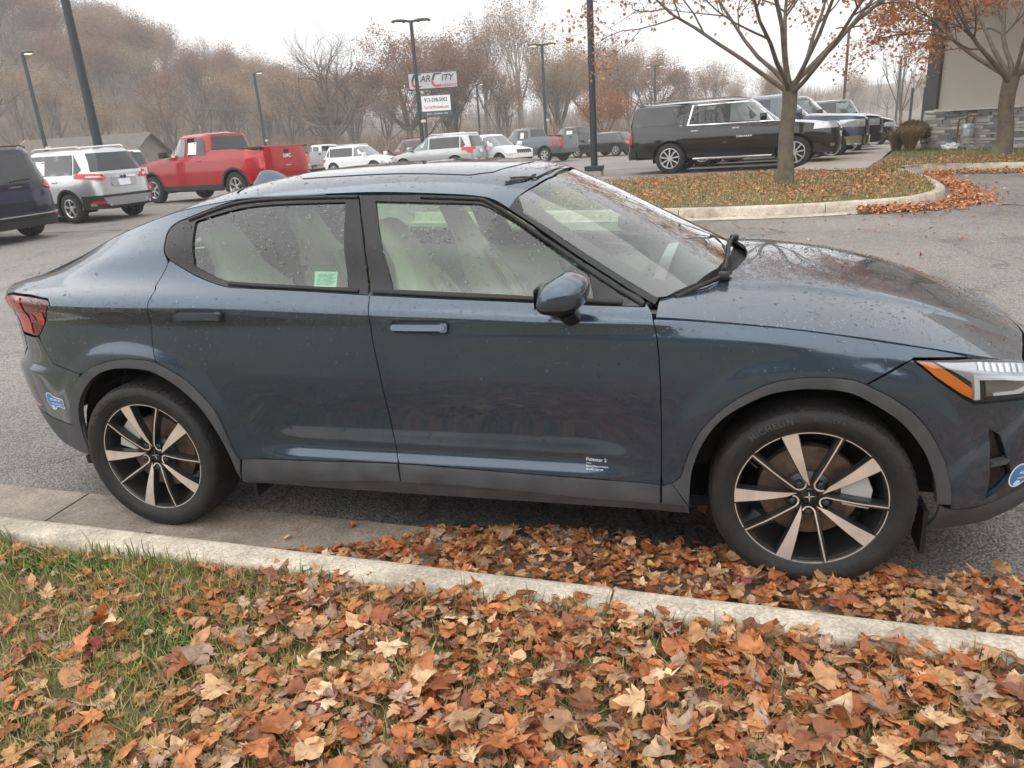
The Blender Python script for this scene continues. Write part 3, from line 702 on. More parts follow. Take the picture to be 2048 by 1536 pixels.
vent = cat([(3.262, .60), (3.30, .575), (3.335, .50), (3.345, .485), (3.375, .42), (3.352, .372), (3.318, .340), (3.303, .42), (3.285, .50)])
flank('front_bumper', bump, PAINT, holes=[vent], lip=.02, d=.02)
flank('bumper_vent', vent, BLACKG, off=-.022, gap=0, lip=0)
vb = MB()
for k_, side_ in enumerate((-1, 1)):
    b = MB(); Pn = side(np.array([3.296, 3.352, 3.345, 3.292]), np.array([.478, .487, .470, .462]), .004); Pi = side(np.array([3.296, 3.352, 3.345, 3.292]), np.array([.478, .487, .470, .462]), -.03)
    b.add([(p[0] - HX[0], side_ * p[1], p[2]) for p in np.vstack([Pn, Pi])], [(0, 1, 2, 3), (4, 7, 6, 5), (0, 4, 5, 1), (1, 5, 6, 2), (2, 6, 7, 3), (3, 7, 4, 0)])
    b.build('vent_fin', CLAD, hero)
lipo = cat([(3.206, .308), (3.295, .303), (3.373, .330), (3.445, .366), (3.52, .372), (3.70, .381), (S1 - .0005, .396), (S1 - .0005, .20), (3.5, .205), (3.227, .214), (3.185, .220), (3.160, .33)])
flank('front_lip', lipo, CLAD, lip=.012)
# nose cap between bonnet edge and lamps
# --- quarter panel with C-pillar
gate_s = -.98
z2s = np.array([(s, float(z2_x(side(s, z2_x(max(s, -.95)))[0])) - .001) for s in np.linspace(.93, -.86, 46)])
dtop_r = dlo_top[dlo_top[:, 0] < .93]
i0 = int(np.argmin(dtop_r[:, 0]))
q_dlo = smooth_line(A('dlo_top')[:8], 5)
q_dlo = q_dlo[q_dlo[:, 0] < .9]
q_rg = rgap[::-1]
quarter = cat(z2s[z2s[:, 0] < .9], [(-.93, 1.066), (-.93, 1.052)], [(-.68, 1.058), (-.516, 1.059), (-.372, 1.050), (-.352, 1.031), (-.543, .870)], S('qbgap', n=3)[1:],
              ro[(ro[:, 0] < A('rgap')[-1][0] - .003) & (ro[:, 1] > .72)][::-1], q_rg[:-1], [(.182, 1.190)], smooth_line(A('dlo_low')[:2], 2)[::-1][1:], q_dlo)
flank('quarter_panel', quarter, PAINT, d=.02)
# --- tail: lamps, gate, bumper
tl = cat([(-.70, 1.053), (-.516, 1.0545), (-.376, 1.046), (-.358, 1.031), (-.547, .874), (-.578, .868), (-.72, .872), (-.76, .95), (-1.00, .962), (S0 + .0005, .964), (S0 + .0005, 1.028), (-1.0, 1.027), (-.80, 1.035)])
tls = flank('tail_lamp', tl, REDD, off=-.003, lip=.02)
bar = cat([(-.705, 1.045), (-.60, 1.046), (-.60, .876), (-.715, .878), (-.752, .958), (-1.0, .972), (S0 + .001, .974), (S0 + .001, 1.018), (-1.0, 1.017), (-.79, 1.026)])
flank('light_bar', bar, REDL, parent=tls, off=.001, lip=.004, gap=0)
flank('red_reflector', cat([(-.535, .985), (-.44, .985), (-.475, .925), (-.525, .925)]), REDL, parent=tls, off=.001, lip=.003, gap=0)
gate = cat([(-.70, 1.060), (-.80, 1.041), (-1.0, 1.033), (S0 + .0005, 1.034), (S0 + .0005, 1.062), (-.93, 1.062)])
flank('tailgate_lip', gate, PAINT, gap=.001)
gate2 = cat([(-.765, .945), (-1.0, .956), (S0 + .0005, .958), (S0 + .0005, .735), (-.86, .735), (-.725, .80), (-.73, .866)])
flank('tailgate', gate2, PAINT)
rb = cat(S('qbgap', n=3)[1:], ro[ro[:, 0] < -.285], [(-.43, .463), (-.459, .456), (-.612, .463), (-.69, .482), (-.87, .49), (S0 + .0005, .49), (S0 + .0005, .730), (-.86, .730), (-.722, .797), (-.722, .862), (-.60, .862), (-.553, .866)])
flank('rear_bumper', rb, PAINT, d=.02)
rlow = cat([(-.433, .458), (-.459, .451), (-.612, .458), (-.69, .477), (-.87, .484), (S0 + .0005, .484), (S0 + .0005, .345), (-.85, .335), (-.70, .318), (-.468, .309), (-.383, .306), (-.372, .46), (-.42, .462)])
flank('rear_valance', rlow, CLAD, lip=.012)
flank('reflector_strip', cat([(-.70, .500), (-.90, .506), (-.90, .520), (-.70, .512)]), REDL, off=.002, gap=0, lip=.003)
# --- cladding: arch rings and sills
ring_r = cat(ro[::-1], ri)
flank('arch_trim', ring_r, CLAD, d=.02, off=.006, lip=.03, gap=.001)
ring_f = cat(fo, fi[::-1])
flank('arch_trim', ring_f, CLAD, d=.02, off=.006, lip=.03, gap=.001)
cbot = S('clad_bot')
sill_r = cat(cut(ctop, .486, 1.198), cut(cbot, .452, 1.202)[::-1])
sill_f = cat(cut(ctop, 1.202, 2.228), cut(cbot, 1.206, 2.228)[::-1])
flank('door_cladding', sill_r, CLAD, d=.025, off=.004, lip=.016)
flank('door_cladding', sill_f, CLAD, d=.025, off=.004, lip=.016)
flank('sill', cat(cut(cbot, .452, 2.325), [(2.331, .235), (1.2, .225), (.44, .225)]), CLAD, d=.03, off=-.012, lip=.02)
flank('sill_end', cat([(2.233, .362), (2.27, .378), (2.325, .29), (2.233, .286)]), CLAD, d=.03, off=.003, lip=.016)
# --- side windows
rg, fgz = A('rglass'), A('fglass')
rg = cat(smooth_line(rg[:5], 4), [rg[5]], smooth_line(rg[6:], 4)); fgz = cat(smooth_line(fgz[:2], 3), smooth_line(fgz[2:6], 3), smooth_line(fgz[6:8], 3), fgz[8:])
bg2 = A('bgap')[:3]
trim_r = cat(smooth_line(A('dlo_top')[:9], 5), [(1.0285, 1.407), (1.092, 1.246), (1.138, 1.058)], smooth_line(A('dlo_low')[:8], 5)[::-1])
trim_f = cat([(1.0335, 1.407)], smooth_line(A('dlo_top')[9:], 5), smooth_line(A('dlo_low')[7:], 5)[::-1], [(1.145, 1.062), (1.098, 1.246)])
tr_r = flank('window_trim', trim_r, BLACKG, holes=[rg], off=-.003, lip=.02, d=.03, gap=.0015)
tr_f = flank('window_trim', trim_f, BLACKG, holes=[fgz], off=-.003, lip=.02, d=.03, gap=.0015)
flank('side_window', rg, SIDEG, off=-.010, gap=0, lip=0, d=.05)
flank('side_window', fgz, SIDEG, off=-.010, gap=0, lip=0, d=.05)
TRIMD = mat('matt black seal', (.012, .012, .012), .6)
def strip(line, wd, off, name, m, par=None):
    L = np.asarray(line)
    for i, f in enumerate(SIDES):
        t = np.gradient(L, axis=0); n = np.stack([-t[:, 1], t[:, 0]], 1); n /= np.linalg.norm(n, axis=1, keepdims=True) + 1e-9
        a = f(*(L + n * wd / 2).T, off); b = f(*(L - n * wd / 2).T, off); a2 = f(*(L + n * wd / 2).T, off - .01); b2 = f(*(L - n * wd / 2).T, off - .01)
        k = len(L); F = []
        for j in range(k - 1):
            for o1, o2 in ((0, k), (2 * k, 0), (k, 3 * k)): F.append((o1 + j, o1 + j + 1, o2 + j + 1, o2 + j))
        me = mesh_np(name, np.vstack([a, b, a2, b2]), np.array(F)); link(name, me, m, hero if par is None else par[i], True)
strip(smooth_line(A('dlo_top')[3:9] + [0, -.010], 5), .008, .004, 'window_seal', TRIMD)
strip(smooth_line(A('dlo_top')[9:] + [0, -.010], 5), .008, .004, 'window_seal', TRIMD)
strip(smooth_line(A('dlo_low')[4:8] + [.01, .010], 5)[:-1], .010, .004, 'belt_moulding', TRIMD)
strip(smooth_line(A('dlo_low')[7:] + [.01, .010], 5)[:-2], .010, .004, 'belt_moulding', TRIMD)
# --- roof, screens and bonnet
def mid(fn):
    def f(u, v, off=0.0):
        P = fn(u, v, off); return np.stack([P[:, 0] - HX[0], -P[:, 1], P[:, 2]], 1)
    return f
TOP, HOOD = mid(top), mid(hood)
def sym(half): h = np.asarray(half); return cat(h, h[::-1] * [1, -1])
wr = lambda x, q=1.0: float(w2e(x)) * q
xs_ = np.linspace(.42, 1.645, 26)
roof = sym(cat([(.30, 0.0), (.33, .25), (.42, wr(.42, .90))], [(x, wr(x, .9995)) for x in np.linspace(.46, 1.646, 24)], [(1.66, .55), (1.70, .42), (1.735, .25), (1.752, .0)])[1:-1])
rp = panel('roof', roof, TOP, PAINT, hero, d=.04, lip=.015)
pano = sym([(.62, 0.001), (.62, .36), (.68, .44), (1.44, .46), (1.525, .40), (1.575, .22), (1.59, .001)])
panel('roof_glass', pano, TOP, mat('black roof glass', (.02, .028, .036), .06, 0, 1.0), hero, d=.05, off=.0025, lip=.004)
wsx = sym(cat([(1.758, 0.001), (1.741, .25), (1.706, .42), (1.662, .545)], [(x, wr(x, .955)) for x in np.linspace(1.70, 2.20, 12)], [(2.235, .735), (2.33, .61), (2.405, .42), (2.45, .20), (2.462, .001)]))
frit = sym([(1.80, .001), (1.80, .30), (1.735, .50), (1.742, .535), (1.811, .566), (2.025, .624), (2.175, .662), (2.222, .652), (2.25, .60), (2.325, .40), (2.365, .20), (2.375, .001)])
panel('windscreen', wsx, TOP, SCREENG, hero, d=.05, off=-.002, gap=0, lip=0)
panel('windscreen_border', wsx, TOP, BLACKG, hero, holes=[frit], d=.03, off=-.006, gap=.001, lip=0)
for sg in (-1, 1):
    pil = cat([(1.60, wr(1.60, .90)), (1.60, wr(1.60, .996)), (1.648, wr(1.648, .997)), *[(x, wr(x, .998)) for x in np.linspace(1.70, 2.20, 12)], (2.215, wr(2.2, .94)), *[(x, wr(x, .958)) for x in np.linspace(2.19, 1.70, 12)], (1.663, .55)]) * [1, sg]
    panel('screen_pillar', pil, TOP, BLACKG, hero, d=.03, lip=.012, off=-.003)
rwin = sym([(.285, .001), (.31, .25), (.385, .50), (.33, wr(.33, .865))] + [(x, wr(x, .865)) for x in np.linspace(.2, -.47, 8)] + [(-.525, .44), (-.56, .20), (-.57, .001)])
panel('rear_window', rwin, TOP, mat('dark rear glass', (.012, .016, .018), .05, 0, 1.0), hero, d=.05, off=-.001, gap=.002)
for sg in (-1, 1):
    rs = cat([(.425, wr(.425, .90)), (.46, wr(.46, .9995))], [(x, wr(x, .9995)) for x in np.linspace(.38, -.93, 28)], [(x, wr(x, .875)) for x in np.linspace(-.93, .335, 24)], [(.393, .505)]) * [1, sg]
    panel('roof_pillar', rs, TOP, PAINT, hero, d=.035, lip=.01, gap=.001)
deck = sym(cat([(-.575, .001), (-.565, .20), (-.53, .445)], [(x, wr(x, .87)) for x in np.linspace(-.485, -.93, 10)], [(-.94, .15), (-.942, .001)]))
panel('boot_deck', deck, TOP, PAINT, hero, d=.035, gap=.001)
TAILX = float(side(S0 + .001, 1.05)[0])
def lipfill(u, v, off=0.0):   # closes the lip of the boot between the deck and the tail face
    a = TOP(np.full_like(u, -.945) + 0 * u, v, 0); return a
hr_ = A('hrear')[:6]
hood_rear = cat([(2.168, .80), (2.20, .745), (2.272, .668), (2.355, .607), (2.419, .53), (2.477, .347), (2.512, .15), (2.518, .001)])
edge_x = np.linspace(2.21, 3.36, 34)
hood_edge = np.array([(x, float(sec_w(x, zs_x(x)) * plan_b((x - XM) / (3.56 - XM))) - .003) for x in edge_x])
hood_half = cat(hood_edge, [(3.375, .70), (3.42, .56), (3.48, .36), (3.515, .18), (3.52, .001)], hood_rear[::-1])
bonnet = panel('bonnet', sym(hood_half), HOOD, PAINT, hero, d=.035, lip=.015)
nose = sym(cat([(3.525, .001), (3.52, .18), (3.486, .36), (3.427, .56), (3.385, .70)], [(3.434, .68), (3.515, .56), (3.568, .36), (3.588, .18), (3.593, .001)]))
panel('nose_panel', nose, HOOD, PAINT, hero, d=.03, lip=.02)
# cowl under the bonnet's rear edge
cb = MB(); cb.grid(lambda u, v: (float(np.interp(abs(v), hood_rear[::-1, 1], hood_rear[::-1, 0])) + .03 - u - HX[0], v, .985 + .02 * (1 - abs(v)) - .1 * (u > .12) * 0), [0, .08, .25, .45], np.linspace(-.78, .78, 25))
cb.build('cowl', TRIMD, hero, fix=False)
# black shell behind the panel gaps with the wheel openings cut out
def ringpts(cx, R): return [(cx + R * math.cos(t), .335 + R * math.sin(t)) for t in np.linspace(0, 2 * math.pi, 40, endpoint=False)]
def arc(cx, R, a0, a1, n=24): return [(cx + R * math.cos(t), .335 + R * math.sin(t)) for t in np.linspace(math.radians(a0), math.radians(a1), n)]
shell_o = cat([(S0 + .01, .33), (-.47, .335)], arc(0, .46, 178, -14), [(2.29, .225)], arc(2.735, .455, 194, -8), [(S1 - .01, .24), (S1 - .01, .64), (3.60, .66), (3.30, .74)],
              [(x, float(zs_x(x)) - .035) for x in np.linspace(3.1, 2.25, 12)], [(x, float(zb_x(x)) + .0) for x in np.linspace(2.15, .45, 20)], [(.18, 1.17), (.10, 1.25), (-.15, 1.22), (-.5, 1.10), (-.80, 1.04), (S0 + .01, 1.02)])
flank('inner_shell', shell_o, DARK, off=-.026, gap=0, lip=0, d=.06)
for sg in (-1, 1):
    for cx in (0, 2.735):
        cl = MB(); cl.grid(lambda t, y: (cx - HX[0] + .44 * math.cos(t), sg * y, .335 + .44 * math.sin(t)), np.linspace(-.10, math.pi + .05, 24), [.60, .70, .80])
        k = len(cl.V); cl.V += [(cx - HX[0] + .44 * math.cos(t), sg * .60, .335 + .44 * math.sin(t)) for t in np.linspace(-.10, math.pi + .05, 24)]; cl.F.append(tuple(range(k, k + 24)))
        cl.build('wheel_liner', DARK, hero, fix=False)
ub = MB(); ub.box((-.55 - HX[0], -.74, .20), (3.10 - HX[0], .74, .24)); ub.box((3.11 - HX[0], -.55, .22), (3.40 - HX[0], .55, .24)); ub.build('floor_pan', DARK, hero)
for sg in (-1, 1):
    for x_, z_, t_ in ((3.10, .14, .30), (.475, .16, .27)):
        MB().box((x_ - HX[0], sg * .80 - .07, z_), (x_ + .015 - HX[0], sg * .80 + .055, t_)).build('mud_flap', DARK, hero)
# --- wheels
def make_wheel(cx, sg, front):
    """sg -1 = near side; hub on the axle, outer face away from the centre line"""
    w = empty('wheel', (cx - HX[0], sg * .80, .335), 0, hero)
    if sg > 0: w.rotation_euler = (0, 0, math.pi)
    # outer face towards -y
    prof = [(.240, -.085), (.256, -.104), (.272, -.117), (.295, -.1235), (.312, -.123), (.325, -.116), (.3335, -.104), (.3385, -.085), (.341, -.05), (.3415, 0), (.341, .05), (.336, .09), (.33, .115), (.30, .123), (.25, .10)]
    MB().lathe(prof, 96).build('tyre', RUBBER, w, True, fix=True)
    t = MB()   # tread shoulder grooves
    for k in range(72):
        a = 2 * math.pi * k / 72; c, s_ = math.cos(a), math.sin(a); u = np.array([-s_, 0, c]) * .0045
        p0 = np.array([.3310 * c, -.108, .3310 * s_]); p1 = np.array([.3395 * c, -.082, .3395 * s_]); n0 = np.array([c * .8, -.6, s_ * .8]) * .0025
        t.add([p0 - u + n0, p0 + u + n0, p1 + u + n0, p1 - u + n0, p0 - u - n0, p0 + u - n0, p1 + u - n0, p1 - u - n0], [(0, 1, 2, 3), (0, 4, 5, 1), (2, 6, 7, 3), (1, 5, 6, 2), (0, 3, 7, 4)])
    tb = t.build('tread_block', RUBBER, w); tag(tb, kind='stuff')
    MB().lathe([(.256, -.098), (.2585, -.104), (.2545, -.1045), (.247, -.100), (.243, -.090), (.236, -.03), (.225, .02), (.228, .09), (.235, .095)], 72).build('rim', RIMDK, w, True)
    # machined outer line and spokes: five pairs (a broad blade and a thin bar joined round a wheel bolt)
    def face(r): return -.1015 + .028 * max(0, (1 - r / .17)) ** 1.3
    def slab(name, poly, m, th, dz=0.0):
        b = MB(); n = len(poly)
        fr = [(r * math.cos(a), face(r) + dz, r * math.sin(a)) for r, a in poly]; bk = [(x, y + th, z) for x, y, z in fr]
        b.add(fr + bk, [tuple(range(n)), tuple(range(2 * n - 1, n - 1, -1))] + [(i, n + i, n + (i + 1) % n, (i + 1) % n) for i in range(n)])
        return b.build(name, m, w)
    def arcp(r0, r1, a0, a1, n=8):
        A_ = np.linspace(a0, a1, n); return [(r0, a) for a in A_] + [(r1, a) for a in A_[::-1]]
    base = -math.pi / 2 + (0.0 if front else .02)
    D = math.radians
    def ln(p0, p1, k=8):    # straight line between polar points, kept in polar form
        x0, y0 = p0[0] * math.cos(p0[1]), p0[0] * math.sin(p0[1]); x1, y1 = p1[0] * math.cos(p1[1]), p1[0] * math.sin(p1[1])
        return [(math.hypot(x0 + (x1 - x0) * t, y0 + (y1 - y0) * t), math.atan2(y0 + (y1 - y0) * t, x0 + (x1 - x0) * t)) for t in np.linspace(0, 1, k)]
    def unwrap(poly, ref): return [(r, ref + ((a - ref + math.pi) % (2 * math.pi) - math.pi)) for r, a in poly]
    for k in range(5):
        a = base + k * 2 * math.pi / 5
        # blade: from the bolt eye out to the rim, on one side of the bolt
        blade = ln((.036, a - D(16)), (.236, a - D(24)), 10)[0:] + [(.2525, a - D(23.4)), (.2525, a - D(17)), (.2525, a - D(11.2))] + ln((.236, a - D(11)), (.075, a - D(15)), 8)
        blade = unwrap(blade, a)
        def pl(p): return np.array([p[0] * math.cos(p[1]), p[0] * math.sin(p[1])])
        def strip2(name, m, e0, e1, f0, f1, dy, th, n=12, out_arc=None):
            b_ = MB(); V = []
            for i in range(n):
                t = i / (n - 1); L0 = pl(e0) + (pl(e1) - pl(e0)) * t; L1 = pl(f0) + (pl(f1) - pl(f0)) * t
                for q_ in (L0, .5 * (L0 + L1), L1):
                    r = np.hypot(*q_); k_ = 1.0
                    if out_arc and r > 1e-6: k_ = 1 + (out_arc / r - 1) * t ** 6
                    V.append((q_[0] * k_, face(min(r, .25)) + dy, q_[1] * k_))
            nn = len(V); V += [(x, y + th, z) for x, y, z in V]; F = []
            for i in range(n - 1):
                for c_ in range(2): a0 = i * 3 + c_; F.append((a0, a0 + 1, a0 + 4, a0 + 3))
            if th > .002:
                for i in range(n - 1):
                    F += [(i * 3, i * 3 + 3, nn + i * 3 + 3, nn + i * 3), (i * 3 + 2, i * 3 + 5, nn + i * 3 + 5, nn + i * 3 + 2)]
            b_.add(V, F); return b_.build(name, m, w)
        strip2('spoke', RIMDK, (.034, a - D(40)), (.253, a - D(24.6)), (.074, a - D(15)), (.253, a - D(10.8)), .0012, .034, out_arc=.2535)
        strip2('spoke_face', MACH, (.042, a - D(36)), (.2525, a - D(23.8)), (.076, a - D(17)), (.2525, a - D(11.6)), -.0006, .001, out_arc=.2525)
        bar_ = ln((.036, a + D(10)), (.238, a + D(13.0)), 10) + [(.2525, a + D(13.4)), (.2525, a + D(16.6))] + ln((.238, a + D(16.4)), (.040, a + D(34)), 10)
        strip2('spoke', RIMDK, (.062, a + D(18)), (.253, a + D(12.4)), (.036, a + D(50)), (.253, a + D(17.2)), .0012, .034, out_arc=.2535)
        lines = [ln((.052, a + D(22)), (.2515, a + D(15.2)), 12)]
        lb = MB()
        def ribbon(L, wd):
            X = np.array([(r * math.cos(t), r * math.sin(t)) for r, t in L]); t_ = np.gradient(X, axis=0); n_ = np.stack([-t_[:, 1], t_[:, 0]], 1); n_ /= np.linalg.norm(n_, axis=1, keepdims=True) + 1e-9
            V = []; n = len(X)
            for sgn in (1, -1):
                for (x, y), (nx, ny), (r, _) in zip(X, n_, L): V.append((x + sgn * nx * wd / 2, face(r) - .0009, y + sgn * ny * wd / 2))
            lb.add(V, [(i, i + 1, n + i + 1, n + i) for i in range(n - 1)])
        ribbon(lines[0], .0052)
        ribbon([(.2500, t) for t in np.linspace(a + D(15.2), a + D(48.4), 14)], .0052)        # rim line to the next blade
        ribbon([(.2500, t) for t in np.linspace(a - D(10.2), a + D(12.4), 10)], .0045)       # short line between blade and bar
        eye = [(.057 * math.cos(a) + .0195 * math.cos(t), .057 * math.sin(a) + .0195 * math.sin(t)) for t in np.linspace(a + D(110), a + D(255), 12)]
        ribbon([(math.hypot(x, y), math.atan2(y, x)) for x, y in eye], .0058)
        lb.build('machined_line', MACH, w, fix=True)
        bx, bz = .058 * math.cos(a), .058 * math.sin(a)
        MB().lathe([(0, -.088), (.0085, -.088), (.0115, -.085), (.0115, -.06)], 6, c=(bx, 0, bz)).build('wheel_bolt', mat('dark bolt', (.05, .055, .06), .35, .6), w)
    MB().lathe([(0, -.0735), (.03, -.0735), (.045, -.071), (.085, -.052), (.085, -.02)], 32).build('hub', RIMDK, w, True)
    MB().lathe([(0, -.0790), (.027, -.0785), (.031, -.075), (.031, -.06)], 32).build('hub_cap', BLACKG, w, True)
    st = MB()
    for q in range(2):
        a = D(20) + q * math.pi / 2; 
    for a, L in ((D(8), .021), (D(188), .021), (D(98), .021), (D(278), .021)):
        c, s_ = math.cos(a), math.sin(a); st.add([(c * .001, -.0802, s_ * .001), (c * .004 - s_ * .0026, -.0802, s_ * .004 + c * .0026), (c * L, -.0802, s_ * L), (c * .004 + s_ * .0026, -.0802, s_ * .004 - c * .0026)], [(0, 1, 2, 3)])
    st.build('star_emblem', CHROME, w)
    MB().lathe([(.05, -.028), (.168, -.028), (.172, -.02), (.172, .005), (.05, .005)], 48).build('brake_disc', STEEL, w, True)
    cp = MB(); ang = D(8) if front else D(150)
    pts = [(.115, ang - .42), (.115, ang + .42), (.20, ang + .36), (.205, ang), (.20, ang - .36)]
    cp.prism([(r * math.cos(t), r * math.sin(t)) for r, t in pts], .05, 'y', -.058); cp.build('brake_caliper', CAST, w)
    vs = MB(); av = D(150) if front else D(-25)
    vs.tube([(.232 * math.cos(av), -.06, .232 * math.sin(av)), (.205 * math.cos(av), -.085, .205 * math.sin(av))], .004, 6); vs.build('valve_stem', CLAD, w)
    if sg < 0:
        for s_, a0, r, sz in (('MICHELIN', 118 if front else 135, .3035, .031), ('PRIMACY 4', 82 if front else 98, .3045, .017)):
            def bend(co, a0=a0, r=r):
                th = math.radians(a0) - co[:, 0] / r; R = r + co[:, 1]
                y = np.interp(R, [.272, .295, .315, .33], [-.117, -.1235, -.123, -.116])
                return np.stack([R * np.cos(th), y - .0006 - co[:, 2] * .3, R * np.sin(th)], 1)
            text_obj('tyre_lettering', s_, sz, mat('raised rubber', (.05, .048, .046), .55), w, depth=.0014, font_bold=(s_ == 'MICHELIN'), warp=bend, space=1.15)
    return w
def inset_polar(poly, g):
    X = np.array([(r * math.cos(t), r * math.sin(t)) for r, t in poly]); Y = inset(X, g)
    return [(math.hypot(x, y), math.atan2(y, x)) for x, y in Y]
for cx, fr in ((0, False), (2.735, True)):
    for sg in (-1, 1): make_wheel(cx, sg, fr)
# --- door handles over flat recess panels, recess shade painted as darker body colour
for (k, par) in (('rh', rd), ('fh', fd)):
    c = A(k); s0, s1, z0, z1 = c[0, 0] + .004, c[1, 0] - .012, c[2:, 1].mean(), c[:2, 1].mean()
    def pill(a0, a1, b0, b1, r=.012): return np.array([(a0 + r, b0), (a1 - r, b0), (a1, b0 + r), (a1, b1 - r), (a1 - r, b1), (a0 + r, b1), (a0, b1 - r), (a0, b0 + r)])
    flank('handle_recess', pill(s0, s1, z0, z1), mat('painted recess shade', (.010, .014, .020), .5, .2, .3), parent=par, off=.0012, gap=0, lip=0, d=.02)
    flank('handle_recess_rim', pill(s0 - .003, s1 + .003, z0 - .003, z1 + .003), PAINT, parent=par, off=.0022, gap=0, lip=.004, d=.02, holes=[pill(s0 + .001, s1 - .001, z0 + .001, z1 - .001)])
    zm_ = .5 * (z0 + z1)
    for i_, f_ in enumerate(SIDES):
        ff = lambda u, v, off=0.0, f_=f_: f_(u, v, off) + np.stack([0 * u, (-1 if f_ is SIDES[0] else 1) * (.012 - .32 * (v - zm_)), 0 * u], 1)
        panel('door_handle', pill(s0 + .006, s1 - .012, z0 + .017, z1 - .013, .006), ff, PAINT, par[i_], d=.012, off=.014, gap=0, lip=.022, normals=False)
        panel('handle_tip', pill(s1 - .036, s1 - .006, z0 + .011, z1 - .010, .006), ff, PAINT, par[i_], d=.012, off=.008, gap=0, lip=.018, normals=False)
# --- door mirrors
for sg in (-1, 1):
    mr = empty('door_mirror', (1.922 - HX[0], sg * 1.00, 1.078), 0, hero)
    bm = bmesh.new(); bmesh.ops.create_uvsphere(bm, u_segments=28, v_segments=18, radius=1)
    for v in bm.verts:
        x, y, z = v.co
        x2 = np.sign(x) * abs(x) ** .62; z2 = np.sign(z) * abs(z) ** .72; y2 = np.sign(y) * abs(y) ** .75
        hx = .078 if x2 > 0 else .088; top_ = .076 * (1 - .30 * (x2 < 0) * abs(x2)) if z2 > 0 else .058
        taper = 1 - .30 * max(0, x2) * abs(z2)
        v.co = (x2 * hx + .012 * z2, y2 * .118 * (1 - .12 * max(0, x2)), z2 * top_ * taper - .018 * max(0, x2) * 0)
    me = bpy.data.meshes.new('mirror_housing'); bm.to_mesh(me); bm.free()
    for f in me.polygons: f.material_index = 1 if f.center[2] < -.026 else 0
    link('mirror_housing', me, [PAINT, BLACKG], mr, True)
    b = MB(); b.tube([(-.006, sg * -.02, -.045), (.0, sg * -.055, -.075), (.005, sg * -.085, -.092)], [.042, .036, .034], 14); b.build('mirror_foot', BLACKG, mr, True)
    b = MB(); b.grid(lambda u, v: (-.0865 - .001 * abs(u), u, v), np.linspace(-.075, .075, 8), np.linspace(-.034, .034, 6)); b.build('mirror_glass', CHROME, mr)
# --- head lamps
for i, f in enumerate(SIDES):
    sg = -1 if i == 0 else 1
    hlp = empty('head_lamp', (0, 0, 0), 0, hero)
    panel('lamp_lens', hl_out, f, LENSC, hlp, d=.03, gap=.003, lip=0, off=-.002)
    panel('lamp_housing', hl_out, f, mat('lamp black housing', (.03, .03, .032), .35), hlp, d=.03, gap=.002, lip=0, off=-.035)
    panel('turn_signal', cat([(3.04, .838), (3.090, .834), (3.145, .788), (3.206, .738), (3.202, .703), (3.17, .722), (3.09, .785)]), f, AMBER, hlp, d=.02, gap=.001, lip=.01, off=-.010)
    panel('light_blade', cat([(3.10, .834), (3.225, .829), (3.37, .812), (3.47, .785), (3.60, .757), (3.60, .738), (3.44, .757), (3.30, .776), (3.225, .782), (3.228, .70), (3.205, .70), (3.202, .76)]), f, mat('lamp satin reflector', (.42, .43, .45), .28, .6, .4), hlp, d=.015, gap=.001, lip=.012, off=-.012)
    panel('light_line', cat([(3.207, .702), (3.224, .702), (3.223, .768), (3.300, .764), (3.44, .748), (3.60, .733), (3.60, .745), (3.44, .762), (3.30, .779), (3.207, .783)]), f, LIGHTW, hlp, d=.015, gap=0, lip=.006, off=-.006)
    for q_ in range(7): panel('lamp_rib', cat([(3.235 + .022 * q_, .826 - .003 * q_), (3.247 + .022 * q_, .825 - .003 * q_), (3.240 + .022 * q_, .800 - .003 * q_), (3.228 + .022 * q_, .801 - .003 * q_)]), f, LIGHTW, hlp, d=.015, gap=0, lip=.004, off=-.007)
    panel('reflector_bowl', cat([(3.250, .762), (3.44, .745), (3.43, .712), (3.33, .708), (3.252, .706)]), f, mat('lamp grey bowl', (.20, .19, .185), .3, .5), hlp, d=.02, gap=.001, lip=.01, off=-.022)
    panel('projector_line', cat([(3.27, .720), (3.345, .724), (3.40, .743), (3.415, .743), (3.36, .713), (3.27, .711)]), f, LIGHTW, hlp, d=.012, gap=0, lip=.006, off=-.014)
    panel('grille', cat([(3.76, .715), (S1 - .001, .705), (S1 - .001, .60), (3.80, .62)]), f, BLACKG, hero, d=.03, off=.003, gap=0, lip=.004)
# --- wipers
for path, piv in (([(2.452, -.47, 1.048), (2.43, -.53, 1.05), (2.39, -.585, 1.042), (2.33, -.655, 1.027), (2.265, -.72, 1.008)], (2.428, -.535, 1.048)), ([(2.475, .30, 1.072), (2.462, .18, 1.085), (2.447, -.03, 1.092), (2.44, -.27, 1.078), (2.43, -.45, 1.055)], (2.466, .21, 1.078))):
    wp = MB(); p = smooth_line(np.array(path), 4); p = p - [HX[0], 0, 0]; wp.tube(p, [.007] * len(p), 6); wp.tube(p - [.012, 0, .009], .004, 4); wp.build('wiper', TRIMD, hero, True)
    kb = MB(); x, y, z = piv; kb.box((x - .02 - HX[0], y - .024, z - .014), (x + .02 - HX[0], y + .024, z + .014), .008); kb.build('wiper_pivot', TRIMD, hero, True)
